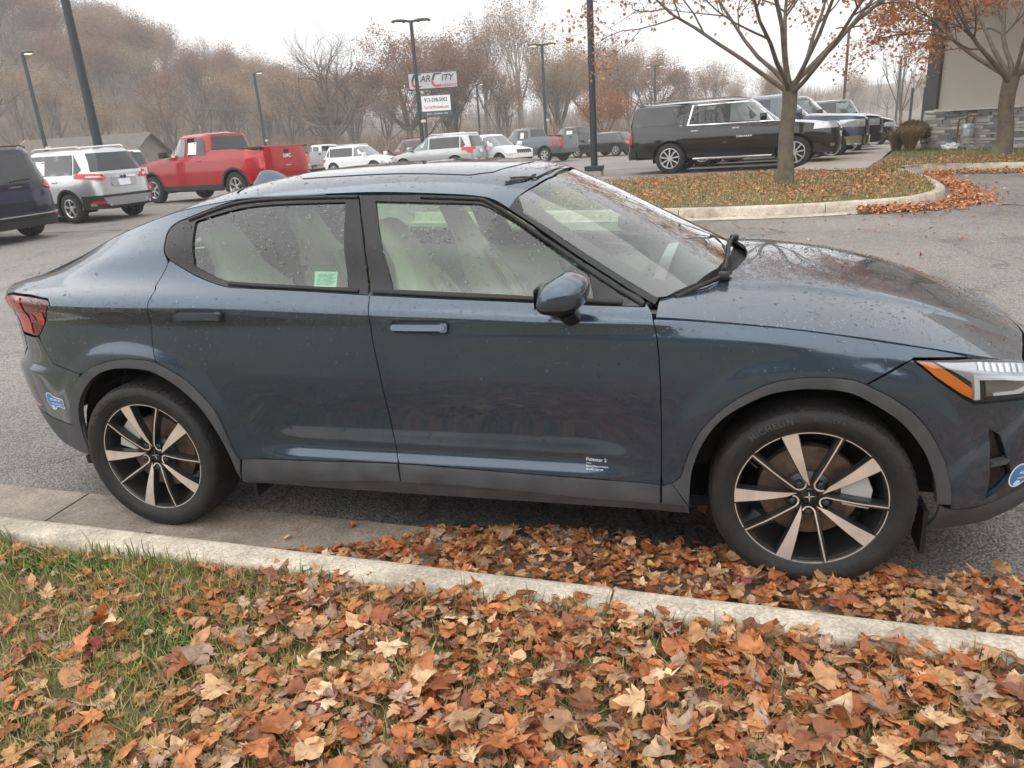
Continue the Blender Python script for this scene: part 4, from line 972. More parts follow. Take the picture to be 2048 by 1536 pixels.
# --- roof antenna
b = MB()
for t in np.linspace(0, 1, 12):
    xx = .15 + .20 * t; hh_ = .078 * (math.sin(math.pi * min(1, (1 - t) * 1.25 + .0) / 2) ** .8 if t > .2 else (.55 + .45 * t / .2)); wd = .030 * (1 - .75 * t) + .004
    zt = float(top(xx, 0.0)[2]) - .004
    for q in np.linspace(0, math.pi, 9): b.V.append((xx - HX[0], -wd * math.cos(q) * (1 - .35 * math.sin(q)), zt + hh_ * math.sin(q)))
for i in range(11):
    for k in range(8): a = i * 9 + k; b.F.append((a, a + 1, a + 10, a + 9))
b.F.append(tuple(range(9))); b.build('antenna_fin', PAINT, hero, True)
# --- cabin
CAB = [(MB(), 'x')]
def rounded_blob(name, segs, m, par, sx=None):
    """seat cushions: stacked rounded rectangles (centre, half sizes)"""
    V = []; F = []; n = 20
    for (cx, cy, cz, hx, hy, ax) in segs:
        for j in range(n):
            a = 2 * math.pi * j / n; c, s_ = math.cos(a), math.sin(a); c = np.sign(c) * abs(c) ** .55; s_ = np.sign(s_) * abs(s_) ** .55
            V.append((cx + hx * c * math.cos(ax), cy + hy * s_, cz + hx * c * math.sin(ax)))
    k = len(segs)
    for i in range(k - 1):
        for j in range(n): F.append((i * n + j, i * n + (j + 1) % n, (i + 1) * n + (j + 1) % n, (i + 1) * n + j))
    F.append(tuple(range(n))[::-1]); F.append(tuple(range((k - 1) * n, k * n)))
    b = MB(); b.add(V, F); o = b.build(name, m, par, True)
    return o
def seat(x, y, wide, name='seat'):
    s = empty(name, (x - HX[0], y, 0), 0, hero)
    rounded_blob('seat_cushion', [(.28, 0, .50, .24, wide * .92, 0), (.28, 0, .54, .27, wide, 0), (.29, 0, .60, .27, wide, .06), (.29, 0, .63, .22, wide * .85, .06)], SEAT, s)
    rk = lambda t: (-.02 - .26 * t)
    sg_ = []
    for t, hx, hy in ((0, .09, wide * .96), (.1, .105, wide), (.5, .095, wide * .98), (.75, .08, wide * .86), (.92, .065, wide * .60), (1.0, .055, wide * .50), (1.16, .055, wide * .46), (1.28, .05, wide * .42), (1.34, .025, wide * .3)):
        sg_.append((rk(t), 0, .58 + .52 * t, hx, hy, -.25))
    rounded_blob('seat_back', sg_, SEAT, s)
    b = MB()
    for yy in (-wide * .42, wide * .42): b.tube([(rk(.1) + .10, yy, .65), (rk(.5) + .095, yy, .86), (rk(.85) + .07, yy * .55, 1.04)], .012, 8)
    b.build('seat_piping', mat('seat seam', (.40, .35, .27), .7), s, True)
    return s
for y in (-.38, .38): seat(1.40, y, .245, 'front_seat')
for y in (-.36, .36): seat(.52, y, .30, 'rear_seat')
b = MB(); b.grid(lambda u, v: (u - HX[0], v, .30), [-.35, 2.3], [-.66, .66]); b.build('cabin_floor', INTD, hero)
for i, f in enumerate(SIDES):
    panel('door_lining', cat([(.56, .32), (2.25, .32), (2.2, .985), (1.15, 1.035), (.45, 1.07), (.15, 1.10), (.12, .90), (.40, .84), (.52, .6)]), f, INTL, hero, d=.12, off=-.075, gap=0, lip=0)
panel('roof_lining', sym([(.35, .001), (.40, .52), (1.0, .55), (1.6, .53), (1.66, .40), (1.70, .001)]), TOP, INTL, hero, d=.12, off=-.035, gap=0, lip=0)
b = MB(); b.grid(lambda u, v: (u - HX[0], v, np.interp(u, [1.78, 1.84, 1.95, 2.2, 2.45], [.80, .93, .965, .975, .965])), [1.78, 1.81, 1.84, 1.9, 2.0, 2.2, 2.48], np.linspace(-.83, .83, 9)); b.build('dashboard', mat('grey dash top', (.09, .095, .095), .8), hero, True)
b = MB(); b.box((1.76 - HX[0], -.12, .78), (1.80 - HX[0], .10, 1.02), .012); b.build('centre_screen', BLACKG, hero)
b = MB(); b.lathe([(.185 + .014 * math.cos(t), .014 * math.sin(t)) for t in np.linspace(0, 2 * math.pi, 10, endpoint=False)], 40, 'x', closed=True); b.tube([(0, -.18, 0), (0.03, 0, 0), (0, .18, 0)], .018, 8); b.tube([(.03, 0, 0), (.03, 0, -.17)], .018, 8)
so = b.build('steering_wheel', INTD, hero, True); so.location = (1.68 - HX[0], .38, .93); so.rotation_euler = (0, math.radians(-24), 0)
b = MB(); b.box((-.60 - HX[0], -.62, .98), (.30 - HX[0], .62, 1.0)); b.build('parcel_shelf', INTD, hero)
b = MB(); b.box((-.012, -.11, -.035), (.012, .11, .035), .01); b.build('rear_view_mirror', INTD, hero, True, loc=(1.86 - HX[0], 0, 1.33))
# paper lying on the dashboard, and the notice stuck in the rear window
nz = A('note'); notep = cat([(nz[0, 0], nz[0, 1]), (nz[1, 0], nz[1, 1]), (nz[2, 0] - .003, nz[2, 1]), (nz[3, 0] - .002, nz[3, 1])])
panel('window_notice', notep, SIDES[0], mat('pale green notice', (.50, .74, .60), .7), hero, d=.03, off=-.0125, gap=0, lip=0)
# lettering helpers on the flank
def on_side(s0, z0, off=.0012, tilt=0.0):
    def wf(co):
        s = s0 + co[:, 0] * math.cos(tilt) - co[:, 1] * math.sin(tilt); z = z0 + co[:, 1] * math.cos(tilt) + co[:, 0] * math.sin(tilt)
        return SIDES[0](s, z, off)
    return wf
WHT = mat('white lettering', (.72, .74, .76), .6)
text_obj('door_lettering', 'Polestar 2', .019, WHT, fd[0], warp=on_side(1.955, .4385, .0016), depth=0, align='LEFT')
text_obj('door_lettering', 'Battery Electric Vehicle', .0088, WHT, fd[0], warp=on_side(1.955, .4135, .0016), depth=0, align='LEFT')
text_obj('door_lettering', '78 kWh / 300 kW', .0088, WHT, fd[0], warp=on_side(1.955, .4020, .0016), depth=0, align='LEFT')
panel('door_lettering_rule', cat([(1.955, .4232), (1.974, .4232), (1.974, .4244), (1.955, .4244)]), SIDES[0], WHT, fd[0], d=.02, off=.0016, gap=0, lip=0)
NPR = mat('green print', (.10, .30, .22), .7)
for k_, zz in enumerate(np.linspace(1.131, 1.097, 9)):      # lines of print too small to read
    panel('notice_print', cat([(.905 + .003 * (k_ % 2), zz), (.985 - .008 * ((k_ * 7) % 3), zz), (.985 - .008 * ((k_ * 7) % 3), zz - .0018), (.905 + .003 * (k_ % 2), zz - .0018)]), SIDES[0], NPR, hero, d=.03, off=-.0105, gap=0, lip=0)
STB = mat('sticker blue', (.055, .16, .36), .45); STW = mat('sticker white', (.78, .80, .82), .5); STG = mat('sticker pale globe', (.45, .62, .78), .5)
def sticker(s0, z0, par, sc=1.0):
    """clean-air decal: round head with a tail panel"""
    def shape(g):
        head = [(-.042 + (.036 + g) * math.cos(t), .004 + (.044 + g) * math.sin(t)) for t in np.linspace(math.radians(40), math.radians(320), 20)]
        return np.array([(.06 + g, .034 + g - .01), (.0, .030 + g)] + head + [(.0, -.018 - g), (.06 + g, -.022 - g)]) * sc
    st = panel('decal', shape(0) + [s0, z0], SIDES[0], STW, par, d=.03, off=.0014, gap=0, lip=0)
    panel('decal_field', shape(-.004) + [s0, z0], SIDES[0], STB, st, d=.03, off=.0019, gap=0, lip=0)
    gl_ = np.array([(-.040 + .012 * math.cos(t), -.026 + .012 * math.sin(t)) for t in np.linspace(0, 2 * math.pi, 14, endpoint=False)]) * sc
    panel('decal_globe', gl_ + [s0, z0], SIDES[0], STG, st, d=.02, off=.0023, gap=0, lip=0)
    text_obj('decal_print', 'ACCESS OK', .0155 * sc, STW, st, warp=on_side(s0 - .004 * sc, z0 + .014 * sc, .0024), depth=0, font_bold=True)
    text_obj('decal_print', 'CLEAN AIR VEHICLE', .0095 * sc, STW, st, warp=on_side(s0 - .004 * sc, z0 - .006 * sc, .0024), depth=0, font_bold=True)
sticker(-.52, .553, hero)
sticker(3.447, .415, hero)
# fuel-flap outline on the quarter panel
fl = [(0.0 + .092 * np.sign(math.cos(t)) * abs(math.cos(t)) ** .7, .968 + .038 * np.sign(math.sin(t)) * abs(math.sin(t)) ** .7) for t in np.linspace(0, 2 * math.pi, 40)]
strip(np.array(fl), .0022, .0012, 'charge_flap_gap', mat('gap shadow line', (.012, .022, .032), .5))
# --- rain drops standing on the paint and glass
def drops():
    V = []; F = []; K = 6
    def put(P, N, r):
        n = len(P); N = N / (np.linalg.norm(N, axis=1, keepdims=True) + 1e-9)
        ref = np.tile([[0, 0, 1.0]], (n, 1)); ref[np.abs(N[:, 2]) > .9] = [1, 0, 0]
        U = np.cross(N, ref); U /= np.linalg.norm(U, axis=1, keepdims=True); W_ = np.cross(N, U)
        k0 = sum(len(v) for v in V)
        ang = np.arange(K) * 2 * math.pi / K; st = rng.uniform(.8, 1.3, (n, 1))
        rings = []
        for rr, hh_ in ((1.0, 0.0), (.72, .38)):
            for a in ang: rings.append(P + (U * math.cos(a) * st + W_ * math.sin(a)) * (r * rr)[:, None] + N * (r * hh_)[:, None])
        rings.append(P + N * (r * .55)[:, None])
        A_ = np.stack(rings, 1); V.append(A_.reshape(-1, 3)); m_ = 2 * K + 1
        f = []
        for i in range(K):
            j = (i + 1) % K; f += [(i, j, K + j), (i, K + j, K + i), (K + i, K + j, 2 * K)]
        f = np.array(f); F.append((f[None] + (np.arange(n) * m_)[:, None, None] + k0).reshape(-1, 3))
    near = SIDES[0]
    def sz(n): return np.clip(rng.lognormal(-5.98, .40, n), .0013, .0056)
    def scatter(fn, u0, u1, v0, v1, n, test=None):
        u = rng.uniform(u0, u1, n); v = rng.uniform(v0, v1, n)
        if test is not None: m_ = test(u, v); u, v = u[m_], v[m_]
        P = fn(u, v, .0); Q = fn(u, v, -.004); put(P, P - Q, sz(len(u)))
    scatter(HOOD, 2.25, 3.5, -.80, .80, 3300, lambda u, v: inside(sym(hood_half), np.stack([u, v], 1)))
    scatter(TOP, -.9, 1.7, -.60, .60, 2600, lambda u, v: np.abs(v) < w2_x(u) * .98)
    scatter(TOP, 1.66, 2.2, -.60, .70, 420, lambda u, v: np.abs(v) < w2_x(u) * .98)
    scatter(near, -.85, 3.1, .93, 1.06, 1500, lambda u, v: v < zb_x(u) - .006)
    scatter(near, -.80, 3.0, .78, 1.06, 800, lambda u, v: v < zb_x(u) - .006)
    scatter(near, -.60, 2.2, .45, .80, 130)
    scatter(near, .2, 2.1, 1.08, 1.40, 1300, lambda u, v: (v < z2_x(u) - .015) & (v > zb_x(u) + .03))
    scatter(near, -.8, .2, 1.05, 1.35, 300, lambda u, v: (v < z2_x(u) - .01))
    u = rng.uniform(-1, 1, 160); a = rng.uniform(0, 2 * math.pi, 160)
    Vv = np.vstack(V); Ff = np.vstack(F)
    o = link('raindrop', mesh_np('raindrop', Vv, Ff), mat('water', (.92, .95, .97), .03, 0, 0, .5, 1.0, ior=1.33), hero, True); tag(o, kind='stuff')
drops()

# ================================================================== the other vehicles
def lin(*pts):
    xs = [p[0] for p in pts]; ys = [p[1] for p in pts]
    return lambda v: np.interp(np.asarray(v, float), xs, ys)
class Band:
    """upright shell of a vehicle: plan outline (superellipse ends) that changes with height"""
    def __init__(s, xf, xr, w, nf=5.0, nr=6.0):
        s.xf, s.xr, s.w, s.nf, s.nr = xf, xr, w, nf, nr
        zz = 1.0; s.XF, s.XR = float(np.max(xf(np.linspace(0, 2.5, 50)))), float(np.min(xr(np.linspace(0, 2.5, 50)))); s.xm = .5 * (s.XF + s.XR)
        def half(n):
            b = np.unique(np.clip(np.concatenate([np.linspace(0, .9, 200), np.cos(np.linspace(0, 1, 300) ** .5 * .72) ** (2 / n)]), 0, 1)); return (1 - b ** n) ** (1 / n), b
        ar, br = half(nr); af, bf = half(nf); a = np.concatenate([-ar, af[::-1][1:]]); b = np.concatenate([br, bf[::-1][1:]])
        x = s.xm + .5 * (s.XF - s.XR) * a; wd = float(w(.8)) * b
        t = np.concatenate([[0], np.cumsum(np.hypot(np.diff(x), np.diff(wd)))]); s.st = t - np.interp(s.xm, x, t) + s.xm; s.at = a; s.bt = b
        s.s0, s.s1 = s.st[0], s.st[-1]
    def b(s, a):
        a = np.clip(a, -1, 1); n = np.where(a > 0, s.nf, s.nr); return np.clip(1 - np.abs(a) ** n, 0, 1) ** (1 / n)
    def pa(s, a, z, b=None):
        x = np.where(a > 0, s.xm + (s.xf(z) - s.xm) * a, s.xm + (s.xm - s.xr(z)) * a)
        return np.stack([x, s.w(z) * (s.b(a) if b is None else b), z], -1)
    def _off(s, f, u, v, off, sg):
        P = f(u, v)
        if off:
            e = 2e-3; A_ = f(u + e, v) - f(u - e, v); B_ = f(u, v + e) - f(u, v - e); N = np.cross(A_, B_); N /= np.linalg.norm(N, axis=-1, keepdims=True) + 1e-12
            c = P.copy(); c[..., 0] -= s.xm; c[..., 2] = 0; N = np.where(np.sum(N * c, -1, keepdims=True) < 0, -N, N); P = P + off * N
        return P * [1, sg, 1]
    def loop(s, sg):      # whole half shell by arc length
        f = lambda u, v: s.pa(np.interp(u, s.st, s.at), v, np.interp(u, s.st, s.bt))
        return lambda u, v, off=0.0: s._off(f, np.asarray(u, float), np.asarray(v, float), off, sg)
    def flank(s, sg):     # by (x, z)
        def f(x, z):
            a = np.where(x > s.xm, (x - s.xm) / (s.xf(z) - s.xm), (x - s.xm) / (s.xm - s.xr(z))); return s.pa(np.clip(a, -.985, .985), z)
        return lambda u, v, off=0.0: s._off(f, np.asarray(u, float), np.asarray(v, float), off, sg)
    def end(s, front):    # by (width fraction, z)
        n = s.nf if front else s.nr
        def f(t, z):
            t = np.asarray(t, float); a = np.clip(1 - np.abs(t) ** n, 0, 1) ** (1 / n); P = s.pa(a if front else -a, z); P[..., 1] = s.w(z) * t; return P
        return lambda u, v, off=0.0: s._off(f, np.asarray(u, float), np.asarray(v, float), off, 1)
DGLASS = mat('dark car glass', (.014, .017, .018), .05, 0, .8)
MGLASS = mat('clear car glass', (.10, .125, .12), .05, 0, 1.0)
BGTYRE = mat('car tyre', (.022, .021, .021), .8)
ALLOY = mat('silver alloy', (.55, .55, .56), .3, .85)
BLACKP = mat('black plastic', (.022, .022, .024), .55)
CHR = CHROME
TAILR = mat('tail lamp red', (.50, .012, .016), .18, 0, .6)
TAILC = mat('tail lamp clear', (.62, .52, .52), .2, .2, .5)
HEADC = mat('head lamp clear', (.62, .66, .70), .15, .4, .6)
PLATEM = mat('number plate', (.70, .72, .76), .5)
def paint(name, c, metal=.35, rough=.3): return mat('paint ' + name, c, rough, metal, 1.0)
_wm = {}
def wheel_mesh(R, rim, n, style):
    key = (R, rim, n, style)
    if key in _wm: return _wm[key]
    t = MB(); w = .12; r0 = R * rim
    t.lathe([(r0 - .02, -w * .8), (r0, -w * .95), (R * .90, -w), (R * .97, -w * .88), (R, -w * .6), (R, w * .6), (R * .97, w * .88), (R * .9, w), (r0, w * .9)], 32); tm = t.build('tyre', BGTYRE, None, True)
    f = MB(); f.lathe([(r0 + .004, -w * .93), (r0 - .012, -w * .97), (r0 - .03, -w * .80), (r0 - .04, 0)], 28)
    f.lathe([(.0, -w * .80), (.05, -w * .80), (.075, -w * .72), (.075, -w * .3)], 16)
    for k in range(n):
        a = 2 * math.pi * k / n + math.pi / 2; da0, da1 = (.42, .11) if style == 'wide' else (.30, .055)
        if style == 'split':
            for d in (-.13, .13):
                p = [(.05, a - .2), (.05, a + .2), (r0 - .012, a + d + .05), (r0 - .012, a + d - .05)]
                f.prism([(r * math.cos(t_), r * math.sin(t_)) for r, t_ in p], .03, 'y', -w * .90)
        else:
            p = [(.055, a - da0), (.055, a + da0), (r0 - .012, a + da1 * 1.5), (r0 - .012, a - da1 * 1.5)]
            f.prism([(r * math.cos(t_), r * math.sin(t_)) for r, t_ in p], .03, 'y', -w * .90)
    fm = f.build('rim', ALLOY, None, False)
    d = MB(); d.lathe([(0, -w * .35), (r0 - .03, -w * .35)], 20); dm = d.build('brake_backing', DARK, None)
    out = (tm.data, fm.data, dm.data)
    for o in (tm, fm, dm): bpy.data.objects.remove(o)
    _wm[key] = out; return out
RIMK = mat('black alloy', (.02, .02, .022), .3, .3)
_rk = {}
def put_wheel(par, x, y, R, sg, rim=.62, n=5, style='wide', black=False):
    w = empty('wheel', (x, y, R), 0, par)
    if sg > 0: w.rotation_euler = (0, 0, math.pi)
    tm, fm, dm = wheel_mesh(R, rim, n, style)
    if black:
        k = fm.name
        if k not in _rk: q = fm.copy(); q.materials.clear(); q.materials.append(RIMK); _rk[k] = q
        fm = _rk[k]
    for nm, me in (('tyre', tm), ('rim', fm), ('brake_backing', dm)):
        o = bpy.data.objects.new(nm, me); COL.objects.link(o); o.parent = w
def place(root, x, y, head):
    e = 1.5; z = float(H0(x, y)); fx, fy = math.cos(head), math.sin(head)
    pitch = float(H0(x + fx * e, y + fy * e) - H0(x - fx * e, y - fy * e)) / (2 * e); roll = float(H0(x - fy * e, y + fx * e) - H0(x + fy * e, y - fx * e)) / (2 * e)
    F = Vector((fx, fy, pitch)).normalized(); Lv = Vector((-fy, fx, roll)).normalized(); U = F.cross(Lv).normalized(); Lv = U.cross(F)
    root.matrix_world = Matrix(((F[0], Lv[0], U[0], x), (F[1], Lv[1], U[1], y), (F[2], Lv[2], U[2], z), (0, 0, 0, 1)))
def vehicle(name, label, category, P, x, y, head, group=None):
    """P: dict of measurements; X forward from the rear axle, Y left, Z up"""
    g = P.get; root = empty(name, (0, 0, 0)); tag(root, label, category, group)
    wb, R, ro, fo, W = P['wb'], P['R'], P['ro'], P['fo'], P['W'] / 2
    pm = P['paint']; lowm = g('low', pm); sill = g('sill', .30); ztop = P['ztop']                  # ztop(x): upper edge of the body side
    zb = P['belt']; pick = g('bed') is not None
    xF, xR = wb + fo, -ro; zh = float(ztop(wb + fo * .6))
    body = Band(lin((0, xF - .16), (.30, xF - .04), (.62, xF), (zh - .12, xF - .02), (zh, xF - .09), (zh + .3, xF - .16)), lin((0, xR + .12), (.30, xR + .05), (.55, xR), (.75, xR + g('rs', .02)), (zb, xR + g('rt', .06)), (zb + .4, xR + g('rt', .06) + .06)),
                lin((0, W * .93), (.30, W * .965), (.60, W * .985), (.85, W), (zb - .08, W * .985), (zb, W * .955), (zb + .3, W * .90)), g('nf', 5), g('nr', 7))
    s0, s1 = body.s0, body.s1; Ra = R + g('gapR', .075)
    def arc2(cx): a0 = math.asin(max(-1, min(1, (sill - R) / Ra))); return [(cx + Ra * math.cos(t), R + Ra * math.sin(t)) for t in np.linspace(math.pi - a0, a0, 18)]
    split = g('split', None)                                                                        # height where dark cladding ends
    xs = np.linspace(xF - .02, xR + .02, 40)
    ss = lambda xx: float(np.interp((xx - body.xm) / (.5 * (body.XF - body.XR)), body.at, body.st))
    topl = [(ss(v), float(ztop(v))) for v in xs]
    zf, zr_ = float(ztop(xF)), float(ztop(xR))
    outl = np.array([(s0 + .001, sill + g('rl', .12)), (s0 + .35, sill + g('rl', .12)), (-Ra - .12, sill + .05)] + arc2(0) + arc2(wb) + [(wb + Ra + .12, sill - .03), (s1 - .3, sill - .05), (s1 - .001, sill - .05), (s1 - .001, zf)] + topl + [(s0 + .001, zr_)])
    V = []; F = []
    for sg in (-1, 1):
        V2, T, _ = cdt(resample(outl, .07), [], .09); Q = body.loop(sg)(V2[:, 0], V2[:, 1]); k = len(V); V += [tuple(q) for q in Q]; F += [tuple(int(i) + k for i in (t if sg < 0 else t[::-1])) for t in T]
    b = MB(); b.V = V; b.F = F; o = b.build('body', pm, root, True, fix=False)
    # bonnet (and boot lid) over the body
    def lid(nm, x0, x1, crown, m=pm, n=10):
        b = MB(); rows = np.linspace(x0, x1, n)
        def f(xx, t):
            zt = float(ztop(xx)); a = (xx - body.xm) / ((float(body.xf(zt)) if xx > body.xm else body.xm * 2 - float(body.xr(zt))) - body.xm); a = max(-.9995, min(.9995, a))
            w = float(body.w(zt)) * float(body.b(np.array(a))) + .004
            return (xx, w * t, zt + crown * (1 - abs(t) ** 2.4) * min(1, (xF - xx) / .5 + .25 if xx > wb / 2 else 1))
        b.grid(f, rows, np.linspace(-1, 1, 11)); return b.build(nm, m, root, True, fix=False)
    cab = P['cab']                                                                                 # (rear base x, rear roof x, front roof x, cowl x, roof z, roof half width)
    cr, rr_, rf, cf, zr, rw = cab
    lid('bonnet', cf - .15, xF - .10, g('crown', .06), n=12)
    if not pick and cr > xR + .25: lid('boot_lid', xR + .05, cr + .2, .03)
    zc0 = zb - .04
    cabin = Band(lin((0, cf), (zc0, cf), (zb + .5 * (zr - zb), rf + .47 * (cf - rf)), (zr - .05, rf + .10 * (cf - rf)), (zr + .02, rf)), lin((0, cr), (zc0, cr), (zb + .5 * (zr - zb), rr_ + .55 * (cr - rr_)), (zr - .05, rr_ + .1 * (cr - rr_)), (zr + .02, rr_)),
                 lin((0, W * .93), (zc0, W * .93), (zb + .5 * (zr - zb), rw + .62 * (W * .93 - rw)), (zr - .07, rw + .10), (zr - .02, rw + .03), (zr + .02, rw - .03)), g('cnf', 4.0), g('cnr', 7))
    b = MB(); As = np.concatenate([-cabin.at[::-1][0:1] * 0 - 1, cabin.at[np.searchsorted(cabin.st, np.linspace(cabin.s0, cabin.s1, 46)[1:-1])], [1.0]]); Bs = dict(zip(As, np.interp(As, cabin.at, cabin.bt)))
    for sg in (-1, 1):
        b.grid(lambda a, z: tuple(cabin.pa(np.array(a), np.array(z)) * [1, sg, 1]), As, np.unique(np.concatenate([np.linspace(zc0, zb + .5 * (zr - zb), 5), np.linspace(zb + .5 * (zr - zb), zr - .07, 5), [zr - .05, zr - .02, zr - .01]])))
    b.build('cabin', pm, root, True, fix=True)
    b = MB()
    def rf_(a, t):
        q = cabin.pa(np.array(a), np.array(zr - .012)); return (q[0], q[1] * t, zr - .012 + .035 * (1 - abs(t) ** 2.2) * (1 - abs(a) ** 6) + g('rbow', .02) * (1 - a * a) * (1 - abs(t) ** 4))
    b.grid(rf_, As * .999, np.linspace(-1, 1, 13)); b.build('roof', g('roofm', pm), root, True, fix=False)
    for sg in (-1, 1):
        fl = cabin.flank(sg)
        for i, poly in enumerate(P['win']):
            gm = g('wing', [DGLASS] * 9)[i]
            panel('side_window', np.array(poly), fl, gm, root, d=.2, edge=.1, off=.014, gap=0, lip=.014, normals=False)
        if g('chromewin'):
            panel('window_trim', np.array(g('chromewin')[0]), fl, CHR, root, holes=[np.array(g('chromewin')[1])], d=.3, edge=.1, off=.018, gap=0, lip=.01, normals=False)
        if g('shut'):                                   # door shut lines
            for k, ln_ in enumerate(g('shut')):
                L = np.array(ln_); m_ = MB(); A1 = body.flank(sg)(L[:, 0] - .004, L[:, 1], .004); A2 = body.flank(sg)(L[:, 0] + .004, L[:, 1], .004); n_ = len(L)
                m_.add(list(A1) + list(A2), [(i, i + 1, n_ + i + 1, n_ + i) for i in range(n_ - 1)]); m_.build('door_gap', DARK, root, fix=False)
        for (hx, hz) in g('handles', []):
            m_ = MB(); q = body.flank(sg)(np.array([hx]), np.array([hz]))[0]; m_.box((q[0] - .10, q[1] - .02, q[2] - .02), (q[0] + .10, q[1] + .02 , q[2] + .02), .008); m_.build('door_handle', g('handlem', pm), root)
        if g('mirror'):
            mx, mz = g('mirror'); m_ = MB(); ww = float(W * .97)
            m_.box((mx - .09, sg * (ww + .12) - .12, mz - .09), (mx + .09, sg * (ww + .12) + .12, mz + .10), .035); m_.box((mx - .03, sg * ww - .1, mz - .07), (mx + .04, sg * ww + .05, mz - .02)); m_.build('door_mirror', g('mirm', pm), root, True)
        # dark arch trims
        if g('archm'):
            for cx in (0, wb):
                Rt = Ra + g('archw', .05); a0 = math.asin((sill + .02 - R) / Ra)
                o1 = [(cx + Rt * math.cos(t), R + Rt * math.sin(t)) for t in np.linspace(math.pi - a0, a0, 16)]; i1 = [(cx + (Ra - .004) * math.cos(t), R + (Ra - .004) * math.sin(t)) for t in np.linspace(a0, math.pi - a0, 16)]
                panel('arch_trim', np.array(o1 + i1), body.flank(sg), g('archm'), root, d=.3, edge=.08, off=.012, gap=0, lip=.03, normals=False)
        if split:
            a0 = math.asin((sill - .02 - R) / Ra); 
            panel('sill_cladding', np.array([(Ra + .03, split), (wb - Ra - .03, split), (wb - Ra + .01, sill - .06), (Ra - .01, sill - .06)]), body.flank(sg), lowm, root, d=.4, edge=.2, off=.01, gap=0, lip=.03, normals=False)
        for nm, poly, m_ in g('side_bits', []): panel(nm, np.array(poly), body.flank(sg), m_, root, d=.12, edge=.08, off=.02, gap=0, lip=.02, normals=False)
    for nm, poly, m_, front, off in g('end_bits', []):
        panel(nm, np.array(poly), body.end(front), m_, root, d=.15, edge=.08, off=off + .012, gap=0, lip=max(off, .01) + .012, normals=False)
    ws = g('ws', .88); z0, z1 = zb + .02, zr - .075
    panel('windscreen', np.array([(-ws, z0), (ws, z0), (ws * .98, z1), (-ws * .98, z1)]), cabin.end(True), g('wsm', MGLASS), root, d=.15, edge=.1, off=.014, gap=0, lip=.014, normals=False)
    if not g('norear'):
        rz0 = g('rz0', zb + .06); rws = g('rws', .80); rz1 = g('rz1', zr - .10)
        panel('rear_window', np.array([(-rws, rz0), (rws, rz0), (rws * .96, rz1), (-rws * .96, rz1)]), cabin.end(False), DGLASS, root, d=.15, edge=.1, off=.014, gap=0, lip=.014, normals=False)
    for nm, poly, m_, off in g('cab_end_bits', []): panel(nm, np.array(poly), cabin.end(False), m_, root, d=.25, edge=.12, off=off, gap=0, lip=off, normals=False)
    # dark innards: floor, arch liners, bumpers
    b = MB(); b.box((xR + .25, -W * .86, sill + .0), (xF - .3, W * .86, sill + .06)); b.build('underbody', DARK, root)
    for cx in (0, wb):
        for sg in (-1, 1):
            b = MB(); b.grid(lambda t, yy: (cx + (Ra + .01) * math.cos(t), sg * yy, R + (Ra + .01) * math.sin(t)), np.linspace(-.25, math.pi + .25, 14), [W * .55, W * .93]); k = len(b.V); b.V += [(cx + (Ra + .01) * math.cos(t), sg * W * .55, R + (Ra + .01) * math.sin(t)) for t in np.linspace(-.25, math.pi + .25, 14)]; b.F.append(tuple(range(k, k + 14)))
            b.build('arch_liner', DARK, root, fix=False)
    if pick:
        bx0, bx1, rail, deep = P['bed']
        wi = W * .80
        b = MB(); b.grid(lambda u, v: (bx0 + (bx1 - bx0) * u, v, rail - deep), [0, 1], [-wi, wi])
        for sg in (-1, 1):
            b.grid(lambda u, v: (bx0 + (bx1 - bx0) * u, sg * wi, rail - deep * v), [0, 1], [0, 1])
        b.grid(lambda u, v: (bx1, u * wi, rail - deep * v), [-1, 1], [0, 1]); b.grid(lambda u, v: (bx0, u * wi, rail - deep * v), [-1, 1], [0, 1]); b.build('bed_liner', BLACKP, root, fix=False)
        for sg in (-1, 1):
            b = MB(); b.box((xR + .06, min(sg * wi, sg * W * .925), rail - .05), (bx1 + .02, max(sg * wi, sg * W * .925), rail + .012), .012); b.build('bed_rail', BLACKP if g('railblack', True) else pm, root)
        b = MB(); b.box((xR + .04, -W * .80, rail - .06), (xR + .12, W * .80, rail + .010), .012); b.build('tailgate_cap', pm, root)
    n_, st_ = g('rimn', 5), g('rims', 'wide')
    for cx in (0, wb):
        for sg in (-1, 1): put_wheel(root, cx, sg * (W - .13), R, sg, g('rim', .64), n_, st_, g('rimblack', False))
    if g('plate'):
        pz, ph = g('plate'); e = body.end(False)
        panel('number_plate', np.array([(-.17, pz - .075), (.17, pz - .075), (.17, pz + .075), (-.17, pz + .075)]), e, PLATEM, root, d=.3, edge=.2, off=.04, gap=0, lip=.02, normals=False)
    if g('rails'):
        for sg in (-1, 1):
            b = MB(); b.tube([(rr_ + .10, sg * (rw - .04), zr + .02), (rr_ + .22, sg * (rw - .03), zr + .065), (rf - .25, sg * (rw - .03), zr + .065), (rf - .08, sg * (rw - .04), zr + .02)], .018, 6); b.build('roof_rail', g('rails'), root, True)
    for s_ in g('stickers', []):
        sg, (x0, x1, z0, z1) = s_
        panel('price_sheet', np.array([(x0, z0), (x1, z0), (x1, z1), (x0, z1)]), cabin.flank(sg), WHITEP, root, d=.3, edge=.2, off=.020, gap=0, lip=.003, normals=False)
        panel('price_sheet_band', np.array([(x0 + .015, z1 - .05), (x0 + .10, z1 - .05), (x0 + .10, z1 - .02), (x0 + .015, z1 - .02)]), cabin.flank(sg), mat('sheet red', (.45, .03, .04), .7), root, d=.3, edge=.2, off=.0225, gap=0, lip=.002, normals=False)
    place(root, x, y, head); root['_b'] = 0; del root['_b']
    return root, body, cabin
D_ = math.radians
